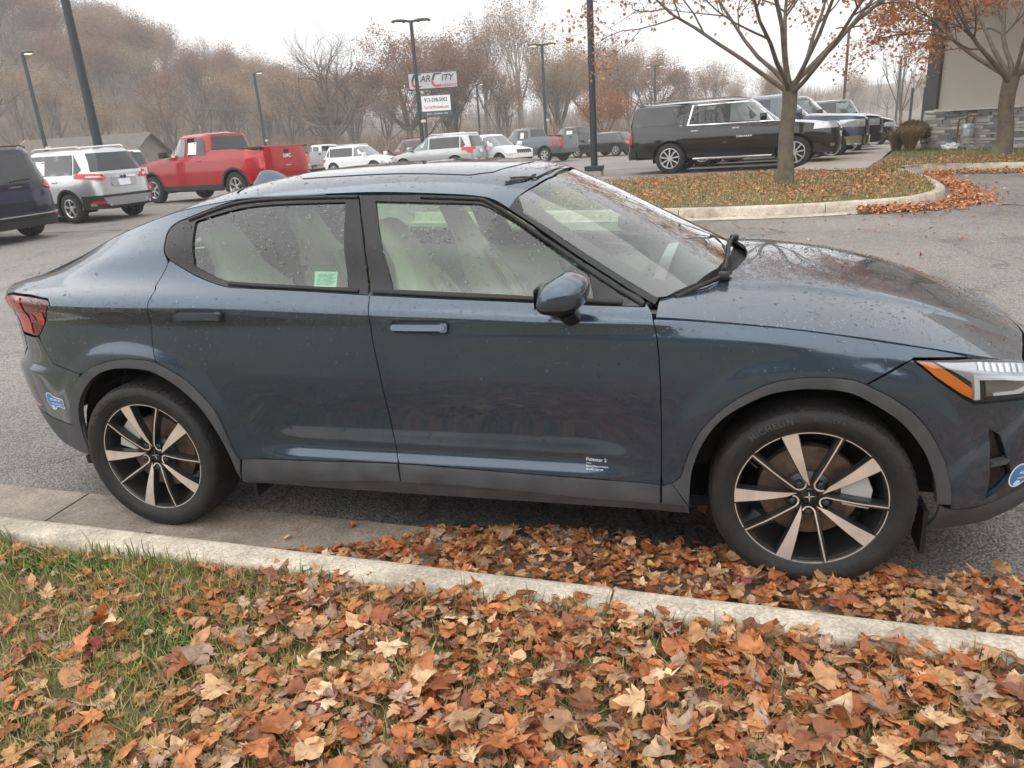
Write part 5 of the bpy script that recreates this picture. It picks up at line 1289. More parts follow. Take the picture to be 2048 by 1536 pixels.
RED = mat('paint red', (.32, .003, .006), .3, 0, .6); SILV = paint('silver', (.52, .53, .545), .7, .32); WHT_ = paint('white', (.74, .75, .76), .0, .3); NAVY = paint('navy', (.007, .010, .024), .4, .3)
GREY = paint('steel grey', (.10, .115, .125), .6, .32); BLK = paint('black', (.007, .007, .008), .2, .2); CHAR = paint('charcoal', (.022, .024, .026), .4, .3); MAROON = paint('maroon', (.17, .012, .020), .4, .3); LSIL = paint('pale silver', (.40, .41, .415), .7, .34); BLUEG = paint('slate blue', (.08, .11, .15), .6, .3)
def suv(wb=2.69, ro=.93, fo=.92, W=1.84, R=.345, roof=1.66, belt=1.05, sill=.30, cowl=None, slope=.03, **k):
    cf = cowl or wb - .28; xr = -ro
    zt = lin((xr, belt + .02), (-.2, belt + .015), (wb * .5, belt), (cf - .1, belt - .01), (cf + .05, belt - .02), (wb + fo * .4, belt - .12), (wb + fo, belt - .24))
    rr_, rf = k.pop('rr', xr + .42), k.pop('rf', wb * .5 + .12); rw = W / 2 - .30
    cab = (xr + k.pop('cr', .10), rr_, rf, cf, roof, rw)
    zl, zu = belt + .035, roof - .115
    w3 = k.pop('winx', (xr + .42, -.30, .48, .54, wb * .5 - .05, wb * .5 + .02))
    xa, xb, xc, xd, xe, xg = w3; fx = cf - .18; mid = .5 * (zl + zu)
    win = [[(xa, zl + .10), (xa + .10, zl + .03), (xb, zl), (xb + .0, zu), (xa + .22, zu - .02)], [(xb + .06, zl), (xc, zl - .005), (xc, zu + .01), (xb + .06, zu)], [(xd, zl - .005), (xe + .02, zl - .01), (xe - .02, zu + .01), (xd, zu + .01)], [(xg + .04, zl - .01), (fx, zl - .02), (fx - .12, zl + .06), (rf + .10, zu - .02), (xg, zu + .01)]] if k.pop('four', False) else \
          [[(xa, zl + .10), (xa + .10, zl + .03), (xb, zl), (xb + .0, zu), (xa + .22, zu - .02)], [(xb + .07, zl), (xe, zl - .005), (xe - .02, zu + .01), (xb + .07, zu)], [(xg + .04, zl - .01), (fx, zl - .02), (fx - .12, zl + .06), (rf + .12, zu - .03), (xg, zu + .01)]]
    d = dict(wb=wb, ro=ro, fo=fo, W=W, R=R, sill=sill, belt=belt, ztop=zt, cab=cab, win=win, wing=[DGLASS, DGLASS, MGLASS, MGLASS], mirror=(cf - .22, belt + .10), handles=[(.35, belt - .12), (wb * .5 + .12, belt - .14)],
             shut=[[(xe + .05, belt), (xe + .05, .9), (xe + .0, sill + .05)], [(cf - .12, belt - .02), (cf - .14, .8), (cf - .10, sill + .05)], [(xb - .06, belt), (xb + .02, .95), (.30, .80)]],
             end_bits=[('grille', [(-.42, belt - .50), (.42, belt - .50), (.46, belt - .33), (-.46, belt - .33)], BLACKP, True, .012), ('front_intake', [(-.5, .34), (.5, .34), (.55, .46), (-.55, .46)], BLACKP, True, .012),
                       ('head_lamp', [(-.92, belt - .42), (-.55, belt - .45), (-.52, belt - .34), (-.90, belt - .26)], HEADC, True, .014), ('head_lamp', [(.92, belt - .42), (.55, belt - .45), (.52, belt - .34), (.90, belt - .26)], HEADC, True, .014),
                       ('rear_bumper', [(-.93, .36), (.93, .36), (.93, .56), (-.93, .56)], BLACKP, False, .03)],
             side_bits=[('head_lamp', [(wb + fo - .50, belt - .30), (wb + fo - .12, belt - .33), (wb + fo - .10, belt - .43), (wb + fo - .30, belt - .43)], HEADC), ('tail_lamp', [(xr + .10, belt - .06), (xr + .45, belt - .04), (xr + .30, belt - .22), (xr + .10, belt - .26)], TAILR)],
             plate=(belt - .14, 0))
    d.update(k); return d
def truck(**k):
    wb = 3.745; ro, fo, W, R = 1.18, .96, 2.06, .41; belt, rail = 1.30, 1.46
    zt = lin((-ro, rail), (1.02, rail), (1.05, rail), (1.06, belt + .03), (3.0, belt), (3.10, belt + .01), (wb + fo * .5, belt - .08), (wb + fo, belt - .14))
    roof = k.pop('roof', 1.95)
    cab = (1.03, 1.20, 2.35, 3.12, roof, .70); zl, zu = belt + .05, roof - .12
    win = [[(1.20, zl), (1.97, zl - .005), (1.97, zu + .01), (1.36, zu), (1.24, zu - .10)], [(2.07, zl - .005), (2.93, zl - .03), (2.80, zl + .07), (2.47, zu - .02), (2.07, zu + .01)]]
    d = dict(wb=wb, ro=ro, fo=fo, W=W, R=R, sill=.42, belt=belt, ztop=zt, cab=cab, win=win, wing=[DGLASS, MGLASS], bed=(-ro + .10, 1.0, rail, .50), mirror=(2.82, belt + .12), handles=[(1.42, belt - .12), (2.25, belt - .13)], nr=9, cnr=9, cnf=5, rt=.03, rs=.0,
             shut=[[(1.05, rail), (1.05, .45)], [(2.02, belt), (2.02, .45)], [(3.0, belt), (2.98, .8), (3.02, .47)]], rz0=belt + .19, rz1=roof - .09, rws=.78, gapR=.09, archm=BLACKP, archw=.055, crown=.07,
             end_bits=[('tailgate', [(-.80, .74), (.80, .74), (.80, rail - .02), (-.80, rail - .02)], k['paint'], False, .012), ('tailgate_handle', [(-.10, rail - .20), (.10, rail - .20), (.10, rail - .10), (-.10, rail - .10)], BLACKP, False, .02),
                       ('tail_lamp', [(-.985, .86), (-.83, .84), (-.83, rail - .06), (-.985, rail - .04)], TAILR, False, .012), ('tail_lamp', [(.985, .86), (.83, .84), (.83, rail - .06), (.985, rail - .04)], TAILR, False, .012),
                       ('rear_bumper', [(-.97, .50), (.97, .50), (.97, .70), (-.97, .70)], k.get('bumpm', CHR), False, .06),
                       ('grille', [(-.66, .72), (.66, .72), (.70, 1.10), (-.70, 1.10)], BLACKP, True, .012), ('head_lamp', [(-.96, .92), (-.70, .90), (-.70, 1.10), (-.95, 1.12)], HEADC, True, .014), ('head_lamp', [(.96, .92), (.70, .90), (.70, 1.10), (.95, 1.12)], HEADC, True, .014), ('front_bumper', [(-.97, .42), (.97, .42), (.97, .66), (-.97, .66)], k.get('bumpm', CHR), True, .05)],
             side_bits=[('tail_lamp', [(-ro + .06, rail - .05), (-ro + .20, rail - .07), (-ro + .16, .88), (-ro + .06, .86)], TAILR), ('head_lamp', [(wb + fo - .34, 1.10), (wb + fo - .14, 1.08), (wb + fo - .12, .92), (wb + fo - .28, .94)], HEADC)])
    d.update(k); return d
def words(par, fn, s, u, v, size, m, nm='badge', off=.030, bold=True, sp=1.1, flip=1):
    text_obj(nm, s, size, m, par, warp=lambda co: fn(u + flip * co[:, 0], v + co[:, 1], off), depth=0, font_bold=bold, space=sp)
# ---------------- left row
r, bd, cb_ = vehicle('pickup_truck', 'bright red crew cab pickup truck with its tailgate towards the silver car roof', 'pickup truck',
    truck(paint=RED, bumpm=RED, rimn=6, rims='split', stickers=[(1, (1.55, 1.92, 1.38, 1.72))], mirm=BLACKP, handlem=RED, railblack=True, split=.50, low=BLACKP), -11.16, 18.04, 2.901)
e = bd.end(False)
panel('tail_lamp_frame', np.array([(.72, .90), (.985, .86), (.985, 1.44), (.74, 1.40)]), e, BLACKP, r, d=.3, edge=.2, off=.018, gap=0, lip=.018, normals=False)
words(r, e, 'GMC', 0.0, 1.18, .14, CHR, flip=-1.0 / (2.06 / 2)); words(r, e, 'SIERRA', 0, .92, .055, CHR, flip=-1.0 / 1.03, sp=1.3); words(r, e, 'AT4', -.62, .86, .08, mat('grey badge', (.25, .06, .06), .4, .5), flip=-1.0 / 1.03)
words(r, bd.flank(1), 'AT4', 2.75, .80, .09, BLACKP, flip=-1)
b = MB(); b.box((1.24, -.16, 1.955), (1.30, .16, 1.985), .008); b.build('brake_light', WHITEP, r)
for sg in (-1, 1):
    b = MB(); b.tube([(.62, sg * .93, .36), (3.2, sg * .93, .36)], .045, 8); b.build('side_step', BLACKP, r, True)
esc, ebd, ecb = vehicle('hatchback_suv', 'silver compact sport utility with its rear and dark bumper towards the camera', 'car',
    suv(paint=SILV, split=.48, low=BLACKP, archm=BLACKP, archw=.035, rimn=5, rims='split', rails=SILV, stickers=[(1, (.72, 1.05, 1.13, 1.45))], belt=1.08, roof=1.67, rws=.84, rz0=1.16,
        end_bits=[('rear_bumper', [(-.96, .32), (.96, .32), (.965, .62), (-.965, .62)], BLACKP, False, .03), ('bumper_insert', [(-.62, .38), (.62, .38), (.72, .56), (-.72, .56)], LSIL, False, .05),
                  ('tail_lamp', [(.50, .98), (.60, 1.09), (.975, 1.10), (.975, 1.02), (.72, .96)], TAILR, False, .02), ('tail_lamp', [(-.50, .98), (-.60, 1.09), (-.975, 1.10), (-.975, 1.02), (-.72, .96)], TAILR, False, .02), ('tail_lamp_core', [(.60, 1.01), (.66, 1.06), (.90, 1.06), (.90, 1.03)], TAILC, False, .024), ('tail_lamp_core', [(-.60, 1.01), (-.66, 1.06), (-.90, 1.06), (-.90, 1.03)], TAILC, False, .024), ('plate_recess', [(-.36, .80), (.36, .80), (.40, .97), (-.40, .97)], LSIL, False, .012), ('chrome_bar', [(-.36, .985), (.36, .985), (.38, 1.03), (-.38, 1.03)], CHR, False, .022), ('reflector', [(.66, .44), (.88, .44), (.88, .50), (.66, .50)], TAILR, False, .04), ('reflector', [(-.66, .44), (-.88, .44), (-.88, .50), (-.66, .50)], TAILR, False, .04)],
        side_bits=[('tail_lamp', [(-.86, 1.11), (-.36, 1.14), (-.55, 1.03), (-.86, 1.00)], TAILR)], plate=(.88, 0)), -12.55, 13.21, 2.975)
for sg in (-1, 1):
    b = MB(); b.tube([(-1.0, sg * .55, .40), (-.75, sg * .55, .40)], .04, 10); b.build('exhaust_tip', CHR, esc, True)
b = MB(); b.lathe([(0, .012), (.045, .008), (.05, 0)], 16, 'x'); b.build('badge', BLUEG, esc, loc=(-.965, 0, 1.01), rot=(0, math.pi, 0))
b = MB(); b.tube([(-.68, .16, 1.22), (-.70, -.18, 1.24)], .012, 6); b.build('rear_wiper', BLACKP, esc)
nv, nb, _ = vehicle('minivan', 'navy minivan at the left edge, showing its tail lamp and chrome bumper strip', 'car',
    suv(wb=3.09, ro=1.05, fo=.98, W=2.02, R=.355, roof=1.75, belt=1.08, sill=.26, paint=NAVY, rr=-.80, cr=.06, rz0=1.12, rws=.92, rimn=5,
        end_bits=[('tail_lamp', [(-.60, 1.04), (-.98, 1.13), (-.98, .98), (-.78, .96)], TAILR, False, .015), ('tail_lamp', [(.60, 1.04), (.98, 1.13), (.98, .98), (.78, .96)], TAILR, False, .015), ('chrome_strip', [(-.93, .50), (.93, .50), (.93, .525), (-.93, .525)], CHR, False, .03), ('rear_bumper', [(-.92, .28), (.92, .28), (.94, .44), (-.94, .44)], BLACKP, False, .02), ('plate_recess', [(-.62, .76), (.62, .76), (.58, .98), (-.58, .98)], mat('navy shade', (.02, .026, .06), .35, .3, .8), False, .006), ('reflector', [(-.92, .455), (-.70, .455), (-.70, .48), (-.92, .48)], TAILR, False, .02)],
        side_bits=[('tail_lamp', [(-1.0, 1.14), (-.68, 1.12), (-.85, .98), (-1.0, .97)], TAILR)], plate=None, rails=BLACKP), -11.90, 9.45, 3.070)
b = MB(); b.prism([(-.17, 0), (-.05, .018), (.05, .018), (.17, 0), (.05, -.012), (-.05, -.012)], .01, 'x', 0); b.build('wing_badge', CHR, nv, loc=(-1.035, 0, 1.045))
b = MB(); b.tube([(-1.005, .05, 1.16), (-.99, -.42, 1.19)], .014, 6); b.build('rear_wiper', BLACKP, nv)
vehicle('white_suv', 'white sport utility behind the silver one, dark rear window and red roof lamp', 'car',
    suv(wb=2.95, ro=1.0, W=1.98, roof=1.80, belt=1.12, paint=WHT_, R=.37, rimn=6, cab_end_bits=[('roof_lamp', [(-.35, 1.70), (.35, 1.70), (.35, 1.74), (-.35, 1.74)], TAILR, .012)]), -19.56, 21.66, 2.932)
# ---------------- middle distance
vehicle('silver_pickup', 'light grey pickup truck just beyond the red tailgate', 'pickup truck', truck(paint=LSIL, rimn=6), -22.92, 41.01, 2.845)
vehicle('white_pickup', 'white crew cab pickup truck far behind the red truck', 'pickup truck', truck(paint=WHT_), -24.89, 48.88, 2.639)
vehicle('white_crossover', 'white crossover seen side on, nose to the right, behind the roof', 'car', suv(wb=2.82, ro=.93, fo=.90, W=1.9, R=.365, roof=1.64, belt=1.03, paint=WHT_, rimn=5, rails=ALLOY, rr=-.45), -19.22, 38.63, -0.183)
vehicle('maroon_suv', 'dark red sport utility behind the light pole', 'car', suv(wb=3.0, ro=1.0, W=1.98, roof=1.78, belt=1.12, paint=MAROON, R=.38, rails=BLACKP), -14.36, 40.29, 2.773)
jp, jb, _ = vehicle('silver_suv', 'silver sport utility with dark tinted rear glass, parked above the car roof', 'car',
    suv(wb=2.915, ro=.97, fo=.93, W=1.94, R=.375, roof=1.74, belt=1.10, paint=LSIL, rails=CHR, rimn=5, rr=-.62, cr=.08, handlem=LSIL,
        end_bits=[('tail_lamp', [(-.975, 1.14), (-.55, 1.14), (-.60, 1.02), (-.975, .98)], TAILR, False, .02), ('tail_lamp', [(.975, 1.14), (.55, 1.14), (.60, 1.02), (.975, .98)], TAILR, False, .02), ('rear_bumper', [(-.95, .36), (.95, .36), (.95, .50), (-.95, .50)], BLACKP, False, .03)]), -10.10, 33.77, 2.996)
vehicle('small_white_suv', 'white compact sport utility facing right with a slotted grille', 'car',
    suv(wb=2.63, ro=.88, fo=.90, W=1.82, R=.35, roof=1.65, belt=1.06, paint=WHT_, archm=BLACKP, archw=.03,
        end_bits=[('head_lamp', [(-.92, .72), (-.58, .72), (-.58, .86), (-.90, .90)], HEADC, True, .02), ('head_lamp', [(.92, .72), (.58, .72), (.58, .86), (.90, .90)], HEADC, True, .02), ('front_intake', [(-.6, .34), (.6, .34), (.62, .50), (-.62, .50)], BLACKP, True, .012)] + [('grille_slot', [(q - .045, .72), (q + .045, .72), (q + .045, .88), (q - .045, .88)], BLACKP, True, .02) for q in np.linspace(-.44, .44, 7)]), -10.17, 36.21, -0.559)
vehicle('grey_pickup', 'steel grey crew cab pickup truck with its tailgate to the right', 'pickup truck', truck(paint=GREY, rimn=6, bumpm=GREY, stickers=[(1, (1.50, 1.75, 1.40, 1.72))]), -7.48, 42.40, 2.747)
vehicle('charcoal_pickup', 'dark charcoal pickup truck right behind the steel grey one', 'pickup truck', truck(paint=CHAR, rimn=6, rimblack=True, bumpm=BLACKP, stickers=[(1, (1.45, 1.90, 1.40, 1.72))]), -5.98, 49.16, 2.758)
vehicle('dark_sedan', 'dark sedan half hidden behind the long black sport utility', 'car', suv(wb=2.8, ro=1.05, fo=.9, W=1.85, R=.34, roof=1.45, belt=.95, paint=CHAR, rr=-.1, cr=.55), -4.20, 47.50, 2.793)
# ---------------- row by the pavement
sb, sbb, scb = vehicle('long_suv', 'long black sport utility with bright window frame and roof rails behind the maple trunk', 'car',
    suv(wb=3.302, ro=1.26, fo=1.10, W=2.045, R=.41, roof=1.86, belt=1.24, sill=.40, paint=BLK, rr=-1.05, cr=.04, rf=2.02, cowl=2.92, rails=mat('satin rail', (.16, .16, .165), .35, .6), rimn=9, rims='bar', rim=.68, nf=6, nr=9, cnr=9,
        win=[[(-1.05, 1.30), (.32, 1.29), (.42, 1.72), (-.86, 1.71)], [(.58, 1.30), (1.50, 1.285), (1.50, 1.745), (.66, 1.74)], [(1.62, 1.285), (2.62, 1.26), (2.50, 1.36), (2.14, 1.70), (2.02, 1.745), (1.62, 1.745)]], wing=[DGLASS, DGLASS, MGLASS],
        chromewin=([(.47, 1.25), (2.74, 1.225), (2.60, 1.37), (2.20, 1.75), (2.05, 1.785), (.60, 1.78)], [(.52, 1.275), (2.67, 1.25), (2.55, 1.365), (2.16, 1.73), (2.04, 1.76), (.64, 1.755)]),
        handles=[(.70, 1.10), (1.80, 1.12)], handlem=CHR, mirm=BLK, mirror=(2.52, 1.36), shut=[[(.50, 1.24), (.46, .95), (.52, .80)], [(1.56, 1.24), (1.56, .46)], [(2.70, 1.22), (2.66, .9), (2.62, .46)]],
        side_bits=[('tail_lamp', [(-1.18, 1.20), (-1.08, 1.19), (-1.10, .84), (-1.18, .82)], TAILR), ('head_lamp', [(3.92, 1.14), (4.24, 1.12), (4.28, .98), (4.02, 1.0)], HEADC), ('fog_lamp', [(4.16, .60), (4.26, .60), (4.26, .52), (4.16, .52)], CHR), ('moulding', [(.55, .79), (2.58, .77), (2.58, .735), (.55, .755)], BLK)],
        end_bits=[('grille', [(-.62, .74), (.62, .74), (.66, 1.08), (-.66, 1.08)], CHR, True, .016), ('grille_bar', [(-.60, .88), (.60, .88), (.62, .95), (-.62, .95)], BLACKP, True, .024), ('head_lamp', [(-.96, .97), (-.68, .97), (-.68, 1.10), (-.95, 1.12)], HEADC, True, .016), ('head_lamp', [(.96, .97), (.68, .97), (.68, 1.10), (.95, 1.12)], HEADC, True, .016), ('rear_bumper', [(-.95, .42), (.95, .42), (.95, .64), (-.95, .64)], BLK, False, .03)], plate=None), 0.94, 20.90, -0.154)
words(sb, sbb.flank(-1), 'SUBURBAN', 2.02, .90, .060, CHR, sp=1.45)
words(sb, scb.flank(-1), 'LTZ', .30, 1.255, .05, CHR, sp=1.2)
for sg in (-1, 1):
    b = MB(); b.box((.65, sg * 1.0 - .06, .34), (2.75, sg * 1.0 + .06, .40), .02); b.build('running_board', CHR if sg < 0 else BLACKP, sb)
rowp = [(1.74, 23.81, -0.154), (2.6, 26.71, -0.154), (3.9, 29.55, -0.154), (5.05, 32.41, -0.154), (5.91, 35.31, -0.154)]
vehicle('blue_grey_pickup', 'blue-grey pickup truck parked next beyond the long black sport utility', 'pickup truck', truck(paint=BLUEG, rimn=6), *rowp[0])
vehicle('black_truck_in_row', 'dark pickup truck third in the row by the pavement', 'pickup truck', truck(paint=CHAR, rimn=6, bumpm=BLACKP), *rowp[1])
vehicle('white_crossover_in_row', 'white crossover nose between dark trucks in the row by the pavement', 'car', suv(wb=2.79, ro=1.0, fo=1.0, W=1.9, R=.37, roof=1.70, belt=1.06, paint=WHT_), *rowp[2])
vehicle('black_offroader', 'black boxy off-roader near the end of the row by the pavement', 'car', suv(wb=2.95, ro=.85, fo=.75, W=1.9, R=.42, roof=1.92, belt=1.24, paint=BLK, cowl=2.45, rf=2.0), *rowp[3])
vehicle('dark_car_at_row_end', 'small dark car at the far end of the pavement row', 'car', suv(wb=2.7, roof=1.5, belt=.98, paint=CHAR), *rowp[4])

# ================================================================== lamp posts, signs, building
POLE = mat('dark grey pole paint', (.028, .032, .036), .45, .2)
LAMPG = mat('lamp lens glow', (.9, .8, .5), .4, emit=(1.0, .86, .50), es=1.6)
PALEC = mat('pole base concrete', (.30, .28, .25), .85, vary=(6, .15))
def lamp_post(label, x, y, ztop, rad, heads, az=0.0, base=True, box=True):
    z0 = float(H0(x, y)); p = empty('lamp_post', (x, y, z0)); tag(p, label, 'lamp post', 'car park lamp posts'); Ht = ztop - z0
    b = MB(); b.tube([(0, 0, .1), (0, 0, Ht * .5), (0, 0, Ht)], [rad, rad * .92, rad * .82], 14); b.build('pole', POLE, p, True)
    if base:
        b = MB(); b.box((-rad * 1.7, -rad * 1.7, -.05), (rad * 1.7, rad * 1.7, .14), .015); b.build('base_plate', POLE, p)
    for k in range(heads):
        a = az + k * math.pi; c, s = math.cos(a), math.sin(a)
        hd = empty('lamp_head', (0, 0, Ht), 0, p); hd.rotation_euler = (0, 0, a)
        b = MB(); b.tube([(0, 0, -.02), (.25, 0, .03), (.45, 0, .05)], [rad * .6, rad * .5, rad * .5], 8); b.build('arm', POLE, hd, True)
        b = MB(); n = 22; ring = []
        for (sc, z) in ((.80, -.045), (1.0, -.02), (1.0, .05), (.75, .10), (.3, .125)):
            ring.append([(.62 + .40 * sc * math.cos(t), .27 * sc * math.sin(t), z) for t in np.linspace(0, 2 * math.pi, n, endpoint=False)])
        for i, r_ in enumerate(ring): b.V += r_
        for i in range(4):
            for j in range(n): b.F.append((i * n + j, i * n + (j + 1) % n, (i + 1) * n + (j + 1) % n, (i + 1) * n + j))
        b.F.append(tuple(range(4 * n, 5 * n))); b.F.append(tuple(range(n))[::-1]); b.build('lamp_housing', POLE, hd, True)
        b = MB(); b.box((.47, -.13, -.060), (.86, .13, -.046)); b.build('lamp_lens', LAMPG, hd)
    if box:
        b = MB(); b.box((rad * .6, -.10, 2.55), (rad + .16, .10, 2.70), .02); b.build('camera_box', mat('pale cream box', (.55, .50, .38), .6), p, True)
    return p
lamp_post('thick black lamp post leaning through the top edge above the silver car', -15.61, 16.72, 8.2, .135, 2, .3, box=False)
cp = lamp_post('thick black pole rising out of frame right of the grey pickups', -1.50, 20.8, 8.2, .105, 2, .3, box=False)
b = MB(); b.box((-.24, -.24, -.1), (.24, .24, .16), .02); b.build('footing', PALEC, cp)
b = MB(); b.box((-.26, -.26, .161), (.26, .26, .30), .015); b.build('base_cover', POLE, cp)
lamp_post('single-arm lamp post at the left edge before the hill', -34.96, 33.44, 7.3, .12, 1, D_(-20))
lamp_post('single-arm lamp post rising behind the red truck cab', -34.43, 54.52, 7.3, .13, 1, D_(-20))
lamp_post('double-arm lamp post in front of the dealership sign', -13.74, 37.61, 7.35, .115, 2, D_(20))
lamp_post('double-arm lamp post above the grey pickups', -10.84, 54.99, 7.35, .12, 2, D_(20))
lamp_post('small distant lamp post between the sign and the utility pole', -27.13, 89.71, 7.2, .13, 1, D_(-10))
lamp_post('faint double-arm lamp post above the long black sport utility', -5.77, 87.37, 7.35, .13, 2, D_(10), box=False)
lamp_post('thin lamp post behind the maple crown', 11.42, 69.31, 7.8, .12, 2, D_(10), box=False)
lamp_post('distant lamp post left of the stone building', 22.95, 110.29, 7.4, .15, 1, D_(170), box=False)
for k, (px_, py_) in enumerate(((13.45, 53.5), (14.25, 53.9))):
    b = MB(); b.tube([(0, 0, 0), (0, 0, 2.9)], .085, 10); o = b.build('bollard_post', POLE, None, True, loc=(px_, py_, float(H0(px_, py_)))); tag(o, ['left of two thin dark posts beside the shrub', 'right of two thin dark posts beside the shrub'][k], 'post', 'thin dark posts')
# --- dealership sign
sx, sy = -17.62, 50.25; sg_ = empty('roadside_sign', (sx, sy, float(H0(sx, sy)))); sa = math.atan2(1.07, 3.30); sg_.rotation_euler = (0, 0, sa)
tag(sg_, 'tall grey roadside sign with two lit panels on twin dark posts', 'sign')
zb_ = float(H0(sx, sy))
SIGNF = mat('silver sign face', (.40, .40, .41), .45, .2, vary=(1.5, .15)); SIGNB = mat('sign cabinet', (.055, .06, .065), .5); SIGNW = mat('white sign face', (.72, .73, .74), .5); SRED = mat('sign red', (.42, .02, .04), .5); SBLK = mat('sign black', (.012, .012, .014), .5)
b = MB(); b.box((-1.74, -.16, 5.10), (1.74, .16, 6.24), .02); b.build('upper_cabinet', SIGNB, sg_)
b = MB(); b.box((-1.66, -.172, 5.18), (1.66, -.161, 6.16)); b.build('upper_face', SIGNF, sg_)
b = MB(); b.box((-.98, -.12, 3.30), (1.14, .12, 4.74), .02); b.build('lower_cabinet', SIGNB, sg_)
b = MB(); b.box((-.93, -.132, 3.68), (1.08, -.121, 4.69)); b.build('lower_face', SIGNW, sg_)
for xx in (-.78, 1.36):
    b = MB(); b.box((xx - .10, -.09, 0), (xx + .10, .09, 5.12 if xx > 0 else 3.32)); b.build('sign_post', POLE, sg_)
RX = Matrix.Rotation(math.pi / 2, 4, 'X')
def sign_text(s, x, z, size, m, y=-.176, shear=0.0, sx_=1.0, bold=True, align='CENTER'):
    return text_obj('sign_lettering', s, size, m, sg_, Matrix.Translation((x, y, z)) @ RX @ Matrix.Diagonal((sx_, 1, 1, 1)), .003, bold, shear, align=align)
sign_text('AR', -.54, 5.78, .58, SBLK, shear=.25, sx_=.95); sign_text('ITY', .98, 5.80, .58, SBLK, shear=.25, sx_=.95)
sign_text('WHOLESALE', 1.02, 5.32, .22, SRED, shear=.15, sx_=.95)
for x0 in (-1.42, -.02):      # the two big swept letters C: dark upper stroke, red lower stroke
    b = MB(); b.prism([(x0 + .62, 6.06), (x0 + .66, 6.14), (x0 + .10, 6.12), (x0 - .02, 5.86), (x0 - .10, 5.66), (x0 + .06, 5.66), (x0 + .12, 5.84), (x0 + .22, 6.02)], .004, 'y', -.178); b.build('sign_letter', SBLK, sg_)
    b = MB(); b.prism([(x0 - .11, 5.63), (x0 + .05, 5.63), (x0 + .07, 5.50), (x0 + .20, 5.38), (x0 + .62, 5.38), (x0 + .50, 5.24), (x0 + .10, 5.24), (x0 - .06, 5.40)], .004, 'y', -.178); b.build('sign_letter', SRED, sg_)
sign_text('913-298-5002', .075, 4.40, .36, SBLK, -.136, sx_=.80); sign_text('CarCityWholesale.com', .075, 3.93, .26, SRED, -.136, sx_=.70)
sign_text('SERVICE   ALIGNMENT   TIRES', .10, 3.49, .15, SIGNW, -.124, sx_=.75, bold=False)
# --- utility pole and overhead wires
WOODP = mat('weathered pole wood', (.30, .24, .18), .9, vary=(4, .2))
up = empty('utility_pole', (-23.7, 96.0, float(H0(-23.7, 96)))); tag(up, 'pale wooden utility pole with a crossarm in front of the bare wood', 'utility pole')
b = MB(); b.tube([(0, 0, 0), (0, 0, 8.0)], [.16, .12], 10); b.build('pole', WOODP, up, True)
b = MB(); b.box((-1.1, -.06, 6.3), (1.1, .06, 6.42)); b.build('crossarm', WOODP, up)
WIRE = mat('cable', (.16, .15, .14), .6)
def pxp(px, py, D):
    d = CF + (px - 1024) / 1499 * CR + (py - 768) / 1499 * CD; return CAM_LOC + d * D
wires = [((-120, 130, 62), (1035, 232, 96), 'topmost overhead wire across the wooded hill'), ((-120, 160, 62), (1035, 237, 96), 'second overhead wire across the wooded hill'), ((-120, 168, 61), (1035, 240, 96), 'third overhead wire across the wooded hill'), ((-120, 208, 60), (1035, 252, 96), 'fourth overhead wire across the wooded hill'), ((-120, 254, 60), (1035, 262, 96), 'lowest overhead wire across the wooded hill')]
for a, c, lab in wires:
    p0, p1 = pxp(*a), pxp(*c); pts = [p0 + (p1 - p0) * t - np.array([0, 0, 1.3 * 4 * t * (1 - t) * .6]) for t in np.linspace(0, 1, 16)]
    b = MB(); b.tube(pts, .022, 5); o = b.build('overhead_wire', WIRE, None, True); tag(o, lab, 'wire', 'overhead wires')
# --- low house at the foot of the hill
hs = empty('low_house', (-48.9, 45.6, float(H0(-48.9, 45.6)))); hs.rotation_euler = (0, 0, D_(14)); tag(hs, 'low house with a brown shingle roof behind the parked cars', 'house')
b = MB(); b.prism([(-2.9, 0), (2.9, 0), (2.9, 2.3), (0, 3.65), (-2.9, 2.3)], 9.0, 'x', 0); b.build('wall', mat('tan siding', (.20, .17, .14), .85), hs)
ROOFM = mat('brown shingles', (.115, .098, .085), .9, vary=(3, .2, 8), bump=(20, .6))
for sg in (-1, 1):
    b = MB(); b.add([(-.4, sg * 3.3, 2.14), (9.4, sg * 3.3, 2.14), (9.4, 0, 3.72), (-.4, 0, 3.72), (-.4, sg * 3.3, 2.04), (9.4, sg * 3.3, 2.04), (9.4, 0, 3.60), (-.4, 0, 3.60)], [(0, 1, 2, 3), (4, 7, 6, 5), (0, 4, 5, 1), (2, 6, 7, 3), (1, 5, 6, 2), (0, 3, 7, 4)]); b.build('roof', ROOFM, hs)
    b = MB(); b.add([(-.43, sg * 3.32, 1.98), (-.43, sg * 3.32, 2.18), (-.43, 0, 3.76), (-.43, 0, 3.56), (-.40, sg * 3.32, 1.98), (-.40, sg * 3.32, 2.18), (-.40, 0, 3.76), (-.40, 0, 3.56)], [(0, 1, 2, 3), (4, 7, 6, 5), (0, 4, 5, 1), (1, 5, 6, 2), (2, 6, 7, 3), (3, 7, 4, 0)]); b.build('bargeboard', mat('cream trim', (.50, .46, .38), .7), hs)
